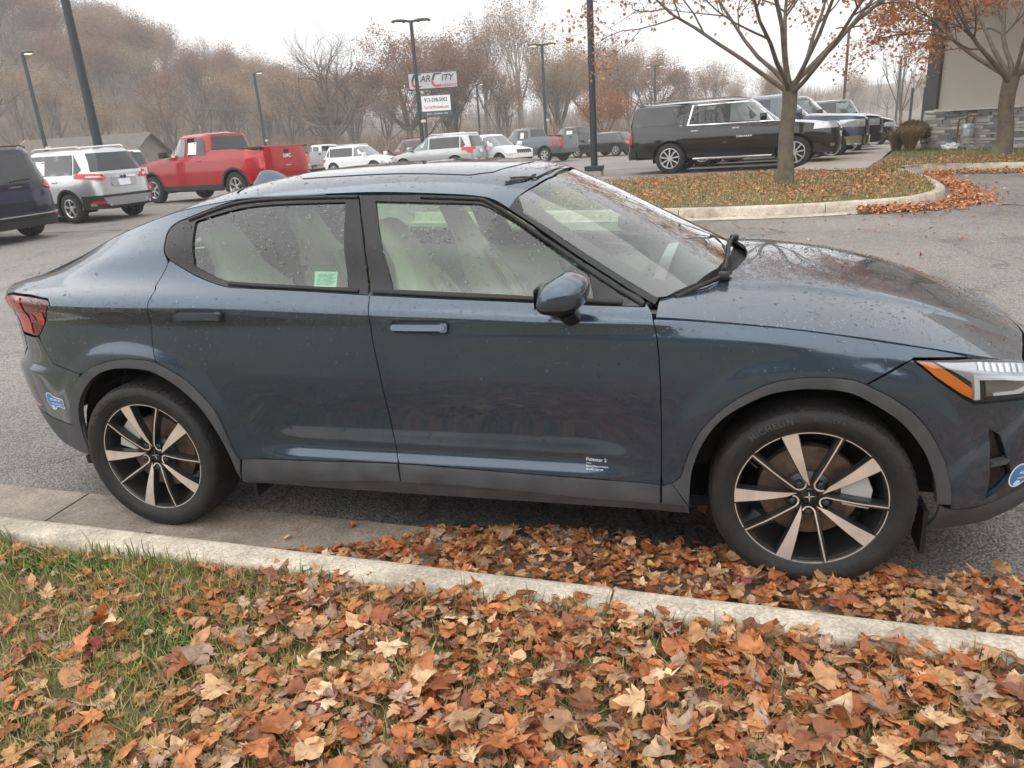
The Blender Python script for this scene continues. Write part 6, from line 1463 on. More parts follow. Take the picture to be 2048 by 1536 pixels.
# --- stone-based building at the right
bl = empty('stucco_building', (8.07, 22.55, .34)); bang = math.atan2(-2.38, 1.52); bl.rotation_euler = (0, 0, bang)
tag(bl, 'beige stucco building with a ledgestone base at the right edge', 'building')
STUC = mat('beige stucco', (.38, .35, .31), .9, bump=(120, .3, 6), vary=(.6, .05)); STUD = mat('dark taupe stucco', (.075, .072, .07), .85, bump=(120, .3, 6))
b = MB(); b.box((0, .0, 1.09), (16, 9, 7.5)); b.build('wall', STUC, bl)                                # local x along the wall, local y into the building
b = MB(); b.box((-.44, -.10, 1.06), (-.002, 8.9, 7.6)); b.build('corner_pilaster', STUD, bl)
b = MB(); b.box((-.42, .05, -.3), (16, 9.0, 1.0)); b.build('plinth', mat('mortar', (.20, .19, .18), .9), bl)
capm = mat('stone cap', (.46, .43, .38), .85, vary=(4, .15))
xx = -.03; kc = 0
while xx < 4.4:
    L = .62 + .1 * rng.random(); b = MB(); b.box((xx, -.13, 1.015), (xx + L - .008, .0, 1.086), .008); b.build('cap_stone', capm, bl); xx += L
b = MB(); b.box((xx, -.13, 1.015), (16, 0, 1.086)); b.build('cap_course', capm, bl)
SH = [mat('ledgestone %d' % i, c, .88, bump=(25, .9, 8), vary=(9, .22)) for i, c in enumerate([(.46, .44, .42), (.36, .35, .34), (.27, .265, .26), (.56, .54, .50), (.42, .38, .33), (.18, .18, .18)])]
_sm = []
for i in range(18):
    b = MB(); w_ = .5; b.box((0, 0, 0), (1, 1, 1), .06); V = np.array(b.V); V[:, 1] += .25 * np.sin(V[:, 0] * 5 + i) * (V[:, 1] < .5); V[:, 2] += .12 * np.sin(V[:, 0] * 4 + i * 2) * (V[:, 2] > .5)
    b.V = [tuple(v) for v in V]; o = b.build('stone', SH[i % 6]); _sm.append(o.data); bpy.data.objects.remove(o)
z_ = -.12; nst = 0
while z_ < 1.0:
    hgt = min(rng.choice([.055, .07, .085, .10]), 1.012 - z_); hgt = hgt if 1.012 - z_ - hgt > .03 else 1.012 - z_
    xx = -.42 - rng.random() * .05
    while xx < 3.4:
        L = rng.uniform(.16, .48); o = bpy.data.objects.new('stone', _sm[rng.integers(18)]); COL.objects.link(o); o.parent = bl
        dp = rng.uniform(.06, .105); o.location = (xx, .055 - dp, z_); o.scale = (L - .010, dp, hgt - .009); xx += L; nst += 1
    z_ += hgt
# far part of the base, outside the picture
b = MB(); b.box((3.45, -.04, -.3), (15.9, .049, 1.012)); b.build('plinth_facing', SH[1], bl)
# gas meter, pipe, bag, weep
gm = empty('gas_meter', tuple(np.array([8.07, 22.55, .34]) + np.array([math.cos(bang), math.sin(bang), 0]) * 1.30 + np.array([math.sin(bang), -math.cos(bang), 0]) * .14)); gm.rotation_euler = (0, 0, bang); tag(gm, 'grey gas meter with rusty pipes on the stone wall', 'gas meter')
GRYM = mat('meter grey', (.36, .40, .42), .5); RUST = mat('rusty pipe', (.17, .09, .05), .8, vary=(30, .3))
b = MB(); b.box((-.11, -.16, .34), (.11, .0, .58), .03); b.build('meter_body', GRYM, gm, True)
b = MB(); b.box((-.13, -.18, .56), (.13, .0, .68), .03); b.build('meter_head', GRYM, gm, True)
b = MB(); b.lathe([(0, -.012), (.05, -.012), (.055, 0)], 16, c=(0, -.18, .61)); b.build('dial', WHITEP, gm)
b = MB(); b.tube([(-.36, -.06, -.1), (-.36, -.06, .72), (-.33, -.06, .80), (-.12, -.07, .82), (-.10, -.07, .66)], .024, 8); b.build('inlet_pipe', RUST, gm, True)
b = MB(); b.tube([(.10, -.07, .66), (.11, -.07, .78), (.14, -.07, .86), (.22, -.03, .88), (.24, .06, .88)], .024, 8); b.tube([(-.16, -.07, .80), (0, -.07, .88), (.14, -.07, .86)], .026, 8); b.build('outlet_pipe', RUST, gm, True)
bgp = np.array([8.07, 22.55, 0]) + np.array([math.cos(bang), math.sin(bang), 0]) * .85 + np.array([math.sin(bang), -math.cos(bang), 0]) * .30
bm = bmesh.new(); bmesh.ops.create_icosphere(bm, subdivisions=3, radius=1)
for v in bm.verts:
    n_ = .18 * math.sin(v.co.x * 7 + v.co.z * 5) + .14 * math.sin(v.co.y * 11 - v.co.x * 6) + .1 * math.sin(v.co.z * 17); v.co = v.co * (1 + n_); v.co.x *= .21; v.co.y *= .13; v.co.z = max(v.co.z, -.6) * .11
me = bpy.data.meshes.new('plastic_bag'); bm.to_mesh(me); bm.free(); o = link('plastic_bag', me, mat('white plastic bag', (.72, .74, .76), .45), None, False, (bgp[0], bgp[1], float(H0(bgp[0], bgp[1])) + .24)); tag(o, 'crumpled white plastic bag on the mulch by the stone wall', 'bag')
# --- long low building behind the photographer, seen only as the dark band mirrored in the doors
hb = empty('brick_building', (4, -27, 0)); tag(hb, 'long low brown brick building across the lawn, mirrored in the car doors', 'building')
b = MB(); b.box((-26, -6, -.1), (26, 0, 3.6)); b.build('wall', mat('brown brick', (.10, .065, .05), .85, vary=(2, .2)), hb)
b = MB(); b.add([(-27, -7, 3.6), (27, -7, 3.6), (27, 1, 3.6), (-27, 1, 3.6), (-25, -3, 5.2), (25, -3, 5.2)], [(0, 1, 5, 4), (2, 3, 4, 5), (1, 2, 5), (3, 0, 4), (0, 3, 2, 1)]); b.build('roof', ROOFM, hb)
for k in range(9):
    b = MB(); b.box((-22.7 + k * 5.4, .003, 1.0), (-20.3 + k * 5.4, .05, 2.6)); b.build('window', DGLASS, hb)

# ================================================================== trees
def grow(seed, h0, r0, n_main, length, levels, spread, up=.25, droop=0.0, wob=.18, kids=(4, 4, 3, 3), ratio=.62, straight=False, thin=1.0, els=(.45, 1.25)):
    """branching skeleton: list of (points, radii, level)"""
    R = np.random.default_rng(seed); out = []
    def branch(p, d, L, r, lev, nseg):
        pts = [p.copy()]; rad = [r]; dd = d.copy()
        for i in range(nseg):
            dd = dd + R.normal(0, wob, 3) * (.55 if lev == 0 else 1); dd[2] += (up if lev < 3 else up * .3 - droop) * (.35)
            dd /= np.linalg.norm(dd); pts.append(pts[-1] + dd * L / nseg); rad.append(r * (1 - .62 * (i + 1) / nseg))
        out.append((pts, rad, lev))
        if lev >= levels: return
        k = kids[min(lev, len(kids) - 1)]
        for j in range(k):
            t = .30 + .70 * (j + R.random() * .8) / k if lev > 0 else .5 + .5 * R.random(); t = min(t, .98)
            i = min(int(t * nseg), nseg - 1); f = t * nseg - i; q = pts[i] * (1 - f) + pts[i + 1] * f; rr = rad[i] * (1 - f) + rad[i + 1] * f
            base = (pts[i + 1] - pts[i]); base /= np.linalg.norm(base); s = R.normal(0, 1, 3); s -= base * (s @ base); s /= np.linalg.norm(s) + 1e-9
            nd = base * math.cos(spread) + s * math.sin(spread) * R.uniform(.7, 1.15); nd /= np.linalg.norm(nd)
            branch(q, nd, L * ratio * R.uniform(.75, 1.15), max(rr * .62, .0035), lev + 1, max(3, nseg - 1))
    # trunk
    tp = [np.array([0, 0, z]) + np.append(R.normal(0, .025, 2) * (z > 0), 0) for z in np.linspace(0, h0, 6)]
    tr = [r0 * 1.45, r0 * 1.1, r0, r0 * .97, r0 * .98, r0 * 1.02]
    out.append((tp, tr, -1))
    for j in range(n_main):
        a = 2 * math.pi * (j + R.uniform(-.25, .25)) / n_main; el = R.uniform(*els) if not straight else R.uniform(.9, 1.4)
        d = np.array([math.cos(a) * math.cos(el), math.sin(a) * math.cos(el), math.sin(el)])
        branch(tp[-1] - np.array([0, 0, R.uniform(0, .35) * h0 * .3]), d, length * R.uniform(.8, 1.15), r0 * R.uniform(.42, .62) * thin, 0, 6)
    if straight:
        branch(tp[-1], np.array([0, 0, 1.0]), length * 1.1, r0 * .8, 0, 7)
    return out
def tree_mesh(name, sk, sides=(8, 6, 5, 4, 3, 3)):
    V = []; F = []; k = 0; G = {}
    for pts, rad, lev in sk: G.setdefault((len(pts), sides[min(lev + 1, len(sides) - 1)]), []).append((pts, rad))
    for (m, n), L in G.items():
        P = np.array([q[0] for q in L]); Rr = np.array([q[1] for q in L]); B = len(L)
        t = np.gradient(P, axis=1); t /= np.linalg.norm(t, axis=2, keepdims=True) + 1e-9
        ref = np.where(np.abs(t[..., 2:3]) < .9, [[[0, 0, 1.0]]], [[[1.0, 0, 0]]]); u = np.cross(t, ref); u /= np.linalg.norm(u, axis=2, keepdims=True) + 1e-9; v = np.cross(t, u)
        a = 2 * math.pi * np.arange(n) / n
        W_ = P[:, :, None] + Rr[:, :, None, None] * (np.cos(a)[None, None, :, None] * u[:, :, None] + np.sin(a)[None, None, :, None] * v[:, :, None])
        V.append(W_.reshape(-1, 3)); ii, jj = np.meshgrid(np.arange(m - 1), np.arange(n), indexing='ij'); a0 = (ii * n + jj).ravel(); b0 = (ii * n + (jj + 1) % n).ravel()
        f = np.stack([a0, b0, b0 + n, a0 + n], 1); F.append((f[None] + (np.arange(B) * m * n)[:, None, None]).reshape(-1, 4) + k); k += B * m * n
    return mesh_np(name, np.vstack(V), np.vstack(F))
def leaf_mesh(name, sk, levels, per, size, cols, seed, jitter=.15, star=False, droop=.4, clump=0.0):
    """leaves set along the twigs of the given levels"""
    R = np.random.default_rng(seed); C = []
    for pts, rad, lev in sk:
        if lev in levels:
            P = np.array(pts)
            for q in range(per):
                t = R.uniform(.2, 1) * (len(P) - 1); i = min(int(t), len(P) - 2); f = t - i; C.append(P[i] * (1 - f) + P[i + 1] * f + R.normal(0, jitter, 3))
    C = np.array(C); n = len(C)
    if star:
        base = np.array([(0, 0), (.30, .08), (.62, .38), (.42, .44), (.40, .80), (.18, .66), (0, 1.15), (-.18, .66), (-.40, .80), (-.42, .44), (-.62, .38), (-.30, .08)]); cen = 12
        base = np.vstack([base, [(0, .45)]]); tri = np.array([(i, (i + 1) % 12, 12) for i in range(12)])
    else:
        base = np.array([(0, 0), (.45, .5), (.05, 1.1), (-.42, .45)]); tri = np.array([(0, 1, 2), (0, 2, 3)])
    m = len(base); s = size * R.uniform(.6, 1.3, n)
    d = R.normal(0, 1, (n, 3)); d[:, 2] -= droop; d /= np.linalg.norm(d, axis=1, keepdims=True); u = np.cross(d, R.normal(0, 1, (n, 3))); u /= np.linalg.norm(u, axis=1, keepdims=True); w = np.cross(d, u)
    V = C[:, None] + s[:, None, None] * (base[None, :, 0:1] * u[:, None] + base[None, :, 1:2] * d[:, None] + (np.abs(base[None, :, 0:1]) * .35 - .1 * base[None, :, 1:2] ** 2) * w[:, None])
    F = (tri[None] + (np.arange(n) * m)[:, None, None]).reshape(-1, 3)
    cc = np.array(cols)[R.integers(len(cols), size=n)] * R.uniform(.7, 1.25, (n, 1))
    return mesh_np(name, V.reshape(-1, 3), F, np.repeat(cc, m, 0))
BARK = mat('grey brown bark', (.105, .082, .064), .92, bump=(30, 1.0, 8), vary=(8, .35))
def bark_moss(m):      # green-grey lichen patches low on the trunk
    n = m.node_tree; b = n.nodes['Principled BSDF']; tc = n.nodes.new('ShaderNodeTexCoord'); t = n.nodes.new('ShaderNodeTexNoise'); t.inputs['Scale'].default_value = 3.5; t.inputs['Detail'].default_value = 9
    n.links.new(tc.outputs['Object'], t.inputs['Vector']); sp = n.nodes.new('ShaderNodeSeparateXYZ'); n.links.new(tc.outputs['Object'], sp.inputs[0])
    h = n.nodes.new('ShaderNodeMapRange'); h.inputs['From Min'].default_value = 2.2; h.inputs['From Max'].default_value = .5; n.links.new(sp.outputs['Z'], h.inputs['Value'])
    r = n.nodes.new('ShaderNodeMapRange'); r.inputs['From Min'].default_value = .42; r.inputs['From Max'].default_value = .58; n.links.new(t.outputs['Fac'], r.inputs['Value'])
    mu = n.nodes.new('ShaderNodeMath'); mu.operation = 'MULTIPLY'; n.links.new(h.outputs[0], mu.inputs[0]); n.links.new(r.outputs[0], mu.inputs[1])
    mx = n.nodes.new('ShaderNodeMixRGB'); old = b.inputs['Base Color'].links[0].from_socket; n.links.new(mu.outputs[0], mx.inputs[0]); n.links.new(old, mx.inputs[1]); mx.inputs[2].default_value = (.145, .135, .075, 1); n.links.new(mx.outputs[0], b.inputs['Base Color'])
MBARK = mat('mossy maple bark', (.12, .095, .075), .92, bump=(30, 1.0, 8), vary=(8, .35)); bark_moss(MBARK)
DBARK = mat('dark far bark', (.115, .090, .072), .95); PBARK = mat('pale sycamore bark', (.42, .37, .31), .9, vary=(2, .4))
LEAFM = attr_mat('autumn leaf', .75, .35)
ORANGE = [(.50, .21, .08), (.44, .17, .065), (.56, .28, .13), (.38, .14, .055), (.52, .27, .15)]
RUSSET = [(.25, .125, .080), (.22, .105, .072), (.29, .155, .095), (.20, .105, .078), (.27, .17, .105)]
TAN = [(.34, .24, .15), (.30, .20, .13), (.38, .27, .16)]
def tree(name, label, loc, sk, bark, leaf=None, rz=0.0, group=None, cat='tree', sc=1.0):
    t = empty(name, loc, rz); tag(t, label, cat, group); t.scale = (sc,) * 3
    link('trunk', sk if isinstance(sk, bpy.types.Mesh) else tree_mesh('trunk', sk), bark if not isinstance(sk, bpy.types.Mesh) else None, t, True)
    if leaf is not None: link('crown', leaf, LEAFM if not leaf.materials else None, t)
    return t
# --- maples in the car park
sk = grow(11, 1.85, .140, 10, 3.3, 4, .66, up=.10, droop=.10, wob=.15, kids=(6, 5, 4, 3), ratio=.58, thin=.70, els=(.28, 1.25))
tree('maple_tree', 'young maple with sparse orange leaves and mossy trunk on the leaf-strewn island', (3.46, 13.69, float(H0(3.46, 13.69)) + .10), sk, MBARK, leaf_mesh('crown', sk, (1, 2, 3, 4), 2, .066, ORANGE, 3, .09, True), .6)
sk = grow(23, 1.75, .165, 8, 3.1, 4, .64, up=.12, droop=.08, wob=.15, kids=(6, 5, 4, 3), ratio=.58, thin=.72, els=(.3, 1.2))
tree('maple_tree', 'thicker maple with orange leaves before the stucco building at the right edge', (8.55, 18.3, float(H0(8.55, 18.3)) + .14), sk, MBARK, leaf_mesh('crown', sk, (1, 2, 3, 4), 3, .064, ORANGE, 5, .09, True), 2.2)
sk = grow(31, 1.2, .12, 7, 2.4, 3, .55, up=.3, wob=.14, kids=(4, 4, 4, 3))
tree('orange_tree', 'small rust-orange tree between the tall pole and the black sport utility', (-8.3, 66.0, float(H0(-8.3, 66))), sk, BARK, leaf_mesh('crown', sk, (1, 2, 3), 11, .11, [(.36, .15, .06), (.32, .13, .055), (.28, .11, .05)], 8, .22), .3, sc=1.0)
sk = grow(37, 1.0, .09, 5, 2.8, 3, .50, up=.45, wob=.12, kids=(4, 4, 4, 3), straight=True)
tree('bare_young_tree', 'bare young tree standing left of the stone building', (17.5, 78, float(H0(17.5, 78))), sk, BARK, None, .3, sc=1.55)
# --- prototypes for the wood
PROTO = {}
def proto(key, seed, leafcols=None, per=10, size=.30, bark=DBARK, levels=3, jit=.45, lv=(2, 3), **k):
    s = grow(seed, levels=levels, **k); tm = tree_mesh('trunk', s, (6, 5, 4, 3, 3, 3)); tm.materials.append(bark); lm = None
    if leafcols is not None: lm = leaf_mesh('crown', s, lv, per, size, leafcols, seed, jit); lm.materials.append(LEAFM)
    PROTO.setdefault(key, []).append((tm, lm))
for i in range(4): proto('bare', 101 + i, None, h0=2.6, r0=.28, n_main=5, length=5.2, levels=4, spread=.58, up=.28, wob=.17, kids=(4, 4, 4, 3), ratio=.64, straight=(i % 2 == 0))
for i in range(4): proto('russet', 201 + i, RUSSET, 34, .19, h0=3.0, r0=.30, n_main=6, length=4.4, levels=3, spread=.62, up=.28, wob=.17, kids=(4, 4, 3, 3), ratio=.64, straight=True, jit=.75, lv=(1, 2, 3))
for i in range(3): proto('thin', 301 + i, TAN, 6, .15, h0=2.6, r0=.24, n_main=5, length=4.8, levels=4, spread=.55, up=.32, wob=.16, kids=(4, 4, 3, 3), ratio=.64, straight=True, jit=.45, lv=(3, 4))
for i in range(2): proto('pale', 401 + i, [(.30, .18, .10), (.26, .15, .09)], 3, .16, bark=PBARK, h0=5.0, r0=.34, n_main=5, length=6.2, levels=4, spread=.50, up=.34, wob=.13, kids=(4, 4, 4, 3), ratio=.60, straight=True, jit=.4, lv=(3, 4))
for i in range(1): proto('oak', 501 + i, None, h0=2.6, r0=.50, n_main=7, length=6.4, levels=4, spread=.72, up=.12, wob=.24, kids=(5, 4, 4, 4), ratio=.62)
for i in range(2): proto('rustoak', 511 + i, [(.26, .13, .075), (.22, .11, .07), (.30, .17, .10)], 13, .17, h0=3.2, r0=.42, n_main=7, length=6.0, levels=4, spread=.66, up=.18, wob=.2, kids=(4, 4, 4, 3), ratio=.62, jit=.4, lv=(3, 4))
FH = np.array([-.287, .958]); LH = np.array([-.958, -.287])
def lr(l, r): return np.array([2.44, -2.5]) + FH * r + LH * l
def hill(x, y):
    q = np.stack([np.asarray(x) - 2.44, np.asarray(y) + 2.5], -1); r = q @ FH; l = q @ LH
    g = np.clip((r - 84) / 62, 0, 1); g = g * g * (3 - 2 * g); h = np.clip(l - 22, 0, 200); h = .47 * h * h / (h + 16) ; h = np.minimum(h, 58 - 6 * np.exp(-h / 30))
    far = np.clip((r - 260) / 160, 0, 1) ** 1.5 * (9 + 4 * np.sin(l * .02) + 3 * np.sin(l * .05 + 1))
    return h * g * (1 - .85 * np.clip((r - 198) / 70, 0, 1)) + far
ls = np.linspace(-320, 320, 81); rs_ = np.concatenate([np.linspace(76, 210, 30), np.linspace(225, 520, 16)])
V = []; 
for r in rs_:
    for l in ls: p = lr(l * (.5 + r / 200), r); V.append((p[0], p[1], float(H0(p[0], p[1])) - .08 + float(hill(p[0], p[1])) + (.0 if r > 80 else -.4)))
n = len(ls); Fh = np.array([(i * n + j, i * n + j + 1, (i + 1) * n + j + 1, (i + 1) * n + j) for i in range(len(rs_) - 1) for j in range(n - 1)])[:, ::-1]
tag(link('hillside', mesh_np('hillside', np.array(V), Fh), mat('leaf litter hillside', (.13, .092, .066), .95, vary=(.25, .35, 9), bump=(1.2, .8)), None, True), kind='structure')
def plant(key, i, l, r, sc, label, group='trees of the wood', name=None):
    p = lr(l, r); z = float(H0(p[0], p[1])) + float(hill(p[0], p[1])) - .1; tm, lm = PROTO[key][i % len(PROTO[key])]
    return tree(name or {'bare': 'bare_tree', 'russet': 'russet_tree', 'thin': 'thin_tree', 'pale': 'sycamore_tree', 'oak': 'oak_tree', 'rustoak': 'oak_tree'}[key], label, (p[0], p[1], z), tm, None, lm, rng.uniform(0, 6.28), group, sc=sc)
def lpx(px, r): return r * (1024 - px) / 1499 * .985 + .02 * r * 0
# trees one can name
plant('oak', 0, lpx(715, 92), 92, 1.10, 'great bare oak with spreading crooked limbs left of the sign', None)
plant('rustoak', 0, lpx(860, 97), 97, 1.08, 'tall oak with tan leaves right behind the sign', None)
plant('rustoak', 1, lpx(935, 101), 101, .98, 'broad tan-leaved oak between the sign and the utility pole', None)
plant('pale', 0, lpx(1010, 106), 106, 1.02, 'pale-limbed sycamore just left of the double lamp post', None)
plant('pale', 1, lpx(1075, 104), 104, 1.10, 'pale-limbed sycamore just right of the double lamp post', None)
plant('thin', 1, lpx(1150, 100), 100, 1.05, 'thin tan tree left of the tall black pole', None)
plant('rustoak', 1, lpx(1220, 118), 118, .95, 'hazy tan tree right of the tall black pole', None)
plant('rustoak', 0, lpx(1330, 128), 128, 1.00, 'hazy reddish tree above the long black sport utility', None)
plant('bare', 2, lpx(470, 88), 88, 1.0, 'bare dark tree above the red truck cab', None)
plant('bare', 1, lpx(410, 92), 92, 1.05, 'bare leaning tree left of the red truck cab', None)
plant('bare', 0, lpx(20, 74), 74, 1.15, 'dark bare tree at the left edge', None)
LAB = {'bare': 'bare grey tree', 'russet': 'russet-leaved tree', 'thin': 'thin tan-leaved tree', 'pale': 'pale bare tree'}
def rowof(r, l0, l1, step, keys, s0, s1, place_):
    l = l0
    while l < l1:
        k = keys[rng.integers(len(keys))]; plant(k, int(rng.integers(8)), l + rng.uniform(-1.5, 1.5), r + rng.uniform(-4, 4), rng.uniform(s0, s1), LAB[k] + ' ' + place_, 'trees ' + place_); l += step * rng.uniform(.8, 1.2)
rowof(98, -22, 88, 6.5, ['bare', 'thin', 'thin'], .70, .95, 'in the front row of the wood')
rowof(110, -10, 100, 7.0, ['thin', 'russet', 'thin', 'bare'], .8, 1.0, 'in the second row of the wood')
rowof(124, 22, 118, 6.0, ['russet', 'bare', 'thin', 'bare'], .9, 1.1, 'on the lower slope of the hill')
rowof(138, 26, 130, 6.2, ['russet', 'bare', 'russet', 'thin'], .9, 1.15, 'halfway up the wooded hill')
rowof(152, 30, 138, 6.5, ['russet', 'russet', 'thin', 'bare'], .9, 1.15, 'above the middle of the wooded hill')
rowof(168, 34, 142, 7.0, ['russet', 'bare', 'bare', 'thin'], .9, 1.15, 'on the upper slope of the hill')
rowof(186, 44, 150, 7.0, ['bare', 'russet', 'russet'], .9, 1.2, 'near the ridge of the hill')
rowof(204, 52, 160, 8.0, ['bare', 'russet'], .9, 1.2, 'on the skyline of the hill')
rowof(135, -45, 18, 9.0, ['bare', 'thin'], .8, 1.0, 'deep in the wood right of the sign')
rowof(170, -95, -25, 10.0, ['bare', 'thin'], .7, .95, 'in the hazy wood behind the right-hand cars')
# far wood that reads as one mass
def thicket(name, label, pts, hgt, wid, cols, seed, bend=.25, cat='undergrowth'):
    R = np.random.default_rng(seed); n = len(pts); b = np.asarray(pts); h = hgt * R.uniform(.4, 1.2, n); az = R.uniform(0, 6.28, n); lean = R.normal(0, bend, (n, 2))
    u = np.stack([np.cos(az), np.sin(az), 0 * az], 1) * (wid * R.uniform(.6, 1.4, n))[:, None]
    p1 = b + np.column_stack([lean * h[:, None] * .4, h * .55]); p2 = b + np.column_stack([lean * h[:, None], h])
    V = np.stack([b - u, b + u, p1 + u * .7, p1 - u * .7, p2], 1).reshape(-1, 3); k = np.arange(n)[:, None] * 5
    F = np.vstack([k + [0, 1, 2], k + [0, 2, 3], k + [3, 2, 4]]); c = np.array(cols)[R.integers(len(cols), size=n)] * R.uniform(.7, 1.3, (n, 1))
    o = link(name, mesh_np(name, V, F, np.repeat(c, 5, 0)), LEAFM); tag(o, label, cat, kind='stuff'); return o
pts = []
for q in range(14000):
    r = rng.uniform(77, 106); l = rng.uniform(-34, 76); p = lr(l, r); pts.append((p[0], p[1], float(H0(p[0], p[1])) + float(hill(p[0], p[1])) - .2))
for q in range(16000):
    r = rng.uniform(104, 205); l = rng.uniform(22, 60 + .45 * r); p = lr(l, r); pts.append((p[0], p[1], float(H0(p[0], p[1])) + float(hill(p[0], p[1])) - .2))
thicket('undergrowth', 'brown undergrowth along the foot of the wood', pts, 3.1, .045, [(.20, .15, .105), (.25, .19, .13), (.17, .125, .09), (.28, .22, .14)], 5)
pts = []; R9 = np.random.default_rng(77)
V = []; n9 = 0
for q in range(1500):
    l = R9.uniform(-230, 60); r = R9.uniform(215, 400); p = lr(l, r); z0 = float(H0(p[0], p[1])) + float(hill(p[0], p[1])) - .3; Ht = R9.uniform(7, 13); k9 = 16
    a = R9.uniform(0, 6.28, k9); sp = R9.uniform(.05, .42, k9) * Ht; b0 = np.array([p[0], p[1], z0 + Ht * .12]); tip = np.stack([p[0] + np.cos(a) * sp, p[1] + np.sin(a) * sp, z0 + Ht * (1 - .45 * (sp / Ht / .42) ** 2) * R9.uniform(.75, 1.05, k9)], 1)
    st = b0 + np.column_stack([0 * a, 0 * a, R9.uniform(0, .35, k9) * Ht]); u = np.stack([-np.sin(a), np.cos(a), 0 * a], 1) * .11
    md = .55 * st + .45 * tip + R9.normal(0, .35, (k9, 3)); V.append(np.stack([st - u, st + u, md + u * .7, md - u * .7, tip], 1)); 
V = np.concatenate(V).reshape(-1, 3); n9 = len(V) // 5; k = np.arange(n9)[:, None] * 5; F = np.vstack([k + [0, 1, 2], k + [0, 2, 3], k + [3, 2, 4]]); cc = np.array([(.20, .155, .13), (.24, .18, .15), (.26, .18, .14)])[R9.integers(3, size=n9)]
tag(link('far_wood', mesh_np('far_wood', V, F, np.repeat(cc, 5, 0)), LEAFM), 'hazy far-off bare wood along the horizon', 'wood', kind='stuff')
# --- shrub and ornamental grass by the wall
sx_, sy_ = 7.55, 22.9; shz = float(H0(sx_, sy_)) + .15
R = np.random.default_rng(9); n = 2600; th = R.uniform(0, 6.28, n); ph = np.arccos(R.uniform(-.3, 1, n)); rad = R.uniform(.75, 1.02, n)
C = np.stack([np.cos(th) * np.sin(ph) * .52 * rad, np.sin(th) * np.sin(ph) * .52 * rad, .40 + np.cos(ph) * .46 * rad], 1)
d = R.normal(0, 1, (n, 3)); d /= np.linalg.norm(d, axis=1, keepdims=True); u = np.cross(d, R.normal(0, 1, (n, 3))); u /= np.linalg.norm(u, axis=1, keepdims=True)
V = np.stack([C - u * .018, C + u * .018, C + d * .06], 1).reshape(-1, 3); F = np.arange(n * 3).reshape(-1, 3); cc = np.array([(.035, .05, .02), (.05, .065, .025), (.07, .06, .03)])[R.integers(3, size=n)]
sh = empty('round_shrub', (sx_, sy_, shz)); tag(sh, 'clipped round dark green shrub at the corner of the stone wall', 'shrub')
link('foliage', mesh_np('foliage', V, F, np.repeat(cc, 3, 0)), LEAFM, sh); b = MB(); b.tube([(0, 0, -.1), (0, 0, .5)], [.05, .03], 6); b.build('stem', BARK, sh)
for (x_, y_, lab, hh_) in ((7.30, 21.9, 'tan ornamental grass tuft in front of the round shrub', .75), (7.15, 22.9, 'tan ornamental grass tuft left of the round shrub', .6)):
    R = np.random.default_rng(int(x_ * 10)); n = 700; az = R.uniform(0, 6.28, n); b0 = np.stack([np.cos(az), np.sin(az)], 1) * R.uniform(0, .12, n)[:, None]; h = hh_ * R.uniform(.6, 1.3, n); ln_ = np.stack([np.cos(az), np.sin(az)], 1) * (R.uniform(.15, .75, n) * h)[:, None]
    B = np.column_stack([b0, 0 * h]); M1 = np.column_stack([b0 + ln_ * .35, h * .65]); T1 = np.column_stack([b0 + ln_, h * R.uniform(.7, 1.0, n)]); u = np.column_stack([-np.sin(az), np.cos(az), 0 * az]) * .006
    V = np.stack([B - u, B + u, M1 + u, M1 - u, T1], 1).reshape(-1, 3); k = np.arange(n)[:, None] * 5; F = np.vstack([k + [0, 1, 2], k + [0, 2, 3], k + [3, 2, 4]])
    cc = np.array([(.34, .24, .12), (.28, .19, .09), (.20, .16, .06)])[R.integers(3, size=n)]
    o = link('ornamental_grass', mesh_np('ornamental_grass', V, F, np.repeat(cc, 5, 0)), LEAFM, None, loc=(x_, y_, float(H0(x_, y_)) + .14)); tag(o, lab, 'grass tuft')

# ================================================================== fallen leaves and grass
MAPLE = np.array([(0, -.42), (.03, 0), (.20, -.06), (.46, .02), (.36, .14), (.62, .42), (.40, .40), (.42, .56), (.22, .46), (.20, .74), (.0, 1.06)])
MAPLE = np.vstack([MAPLE, (MAPLE[1:-1] * [-1, 1])[::-1]])           # outline of a five-lobed leaf with a short stalk
_ml = len(MAPLE)
LEAFC = [(.40, .145, .050), (.46, .19, .075), (.32, .105, .040), (.50, .28, .15), (.56, .37, .23), (.52, .31, .19), (.22, .085, .042), (.31, .18, .115), (.34, .245, .195), (.15, .065, .042), (.60, .45, .32), (.47, .17, .065), (.43, .25, .105), (.24, .04, .045), (.38, .27, .225)]
LEAFP = np.array([3.4, 4.2, 3.0, 3.2, 2.4, 2.8, 2.2, 2.2, 1.5, 1.4, 1.2, 3.0, 2.4, .3, 1.3]); LEAFP = LEAFP / LEAFP.sum()
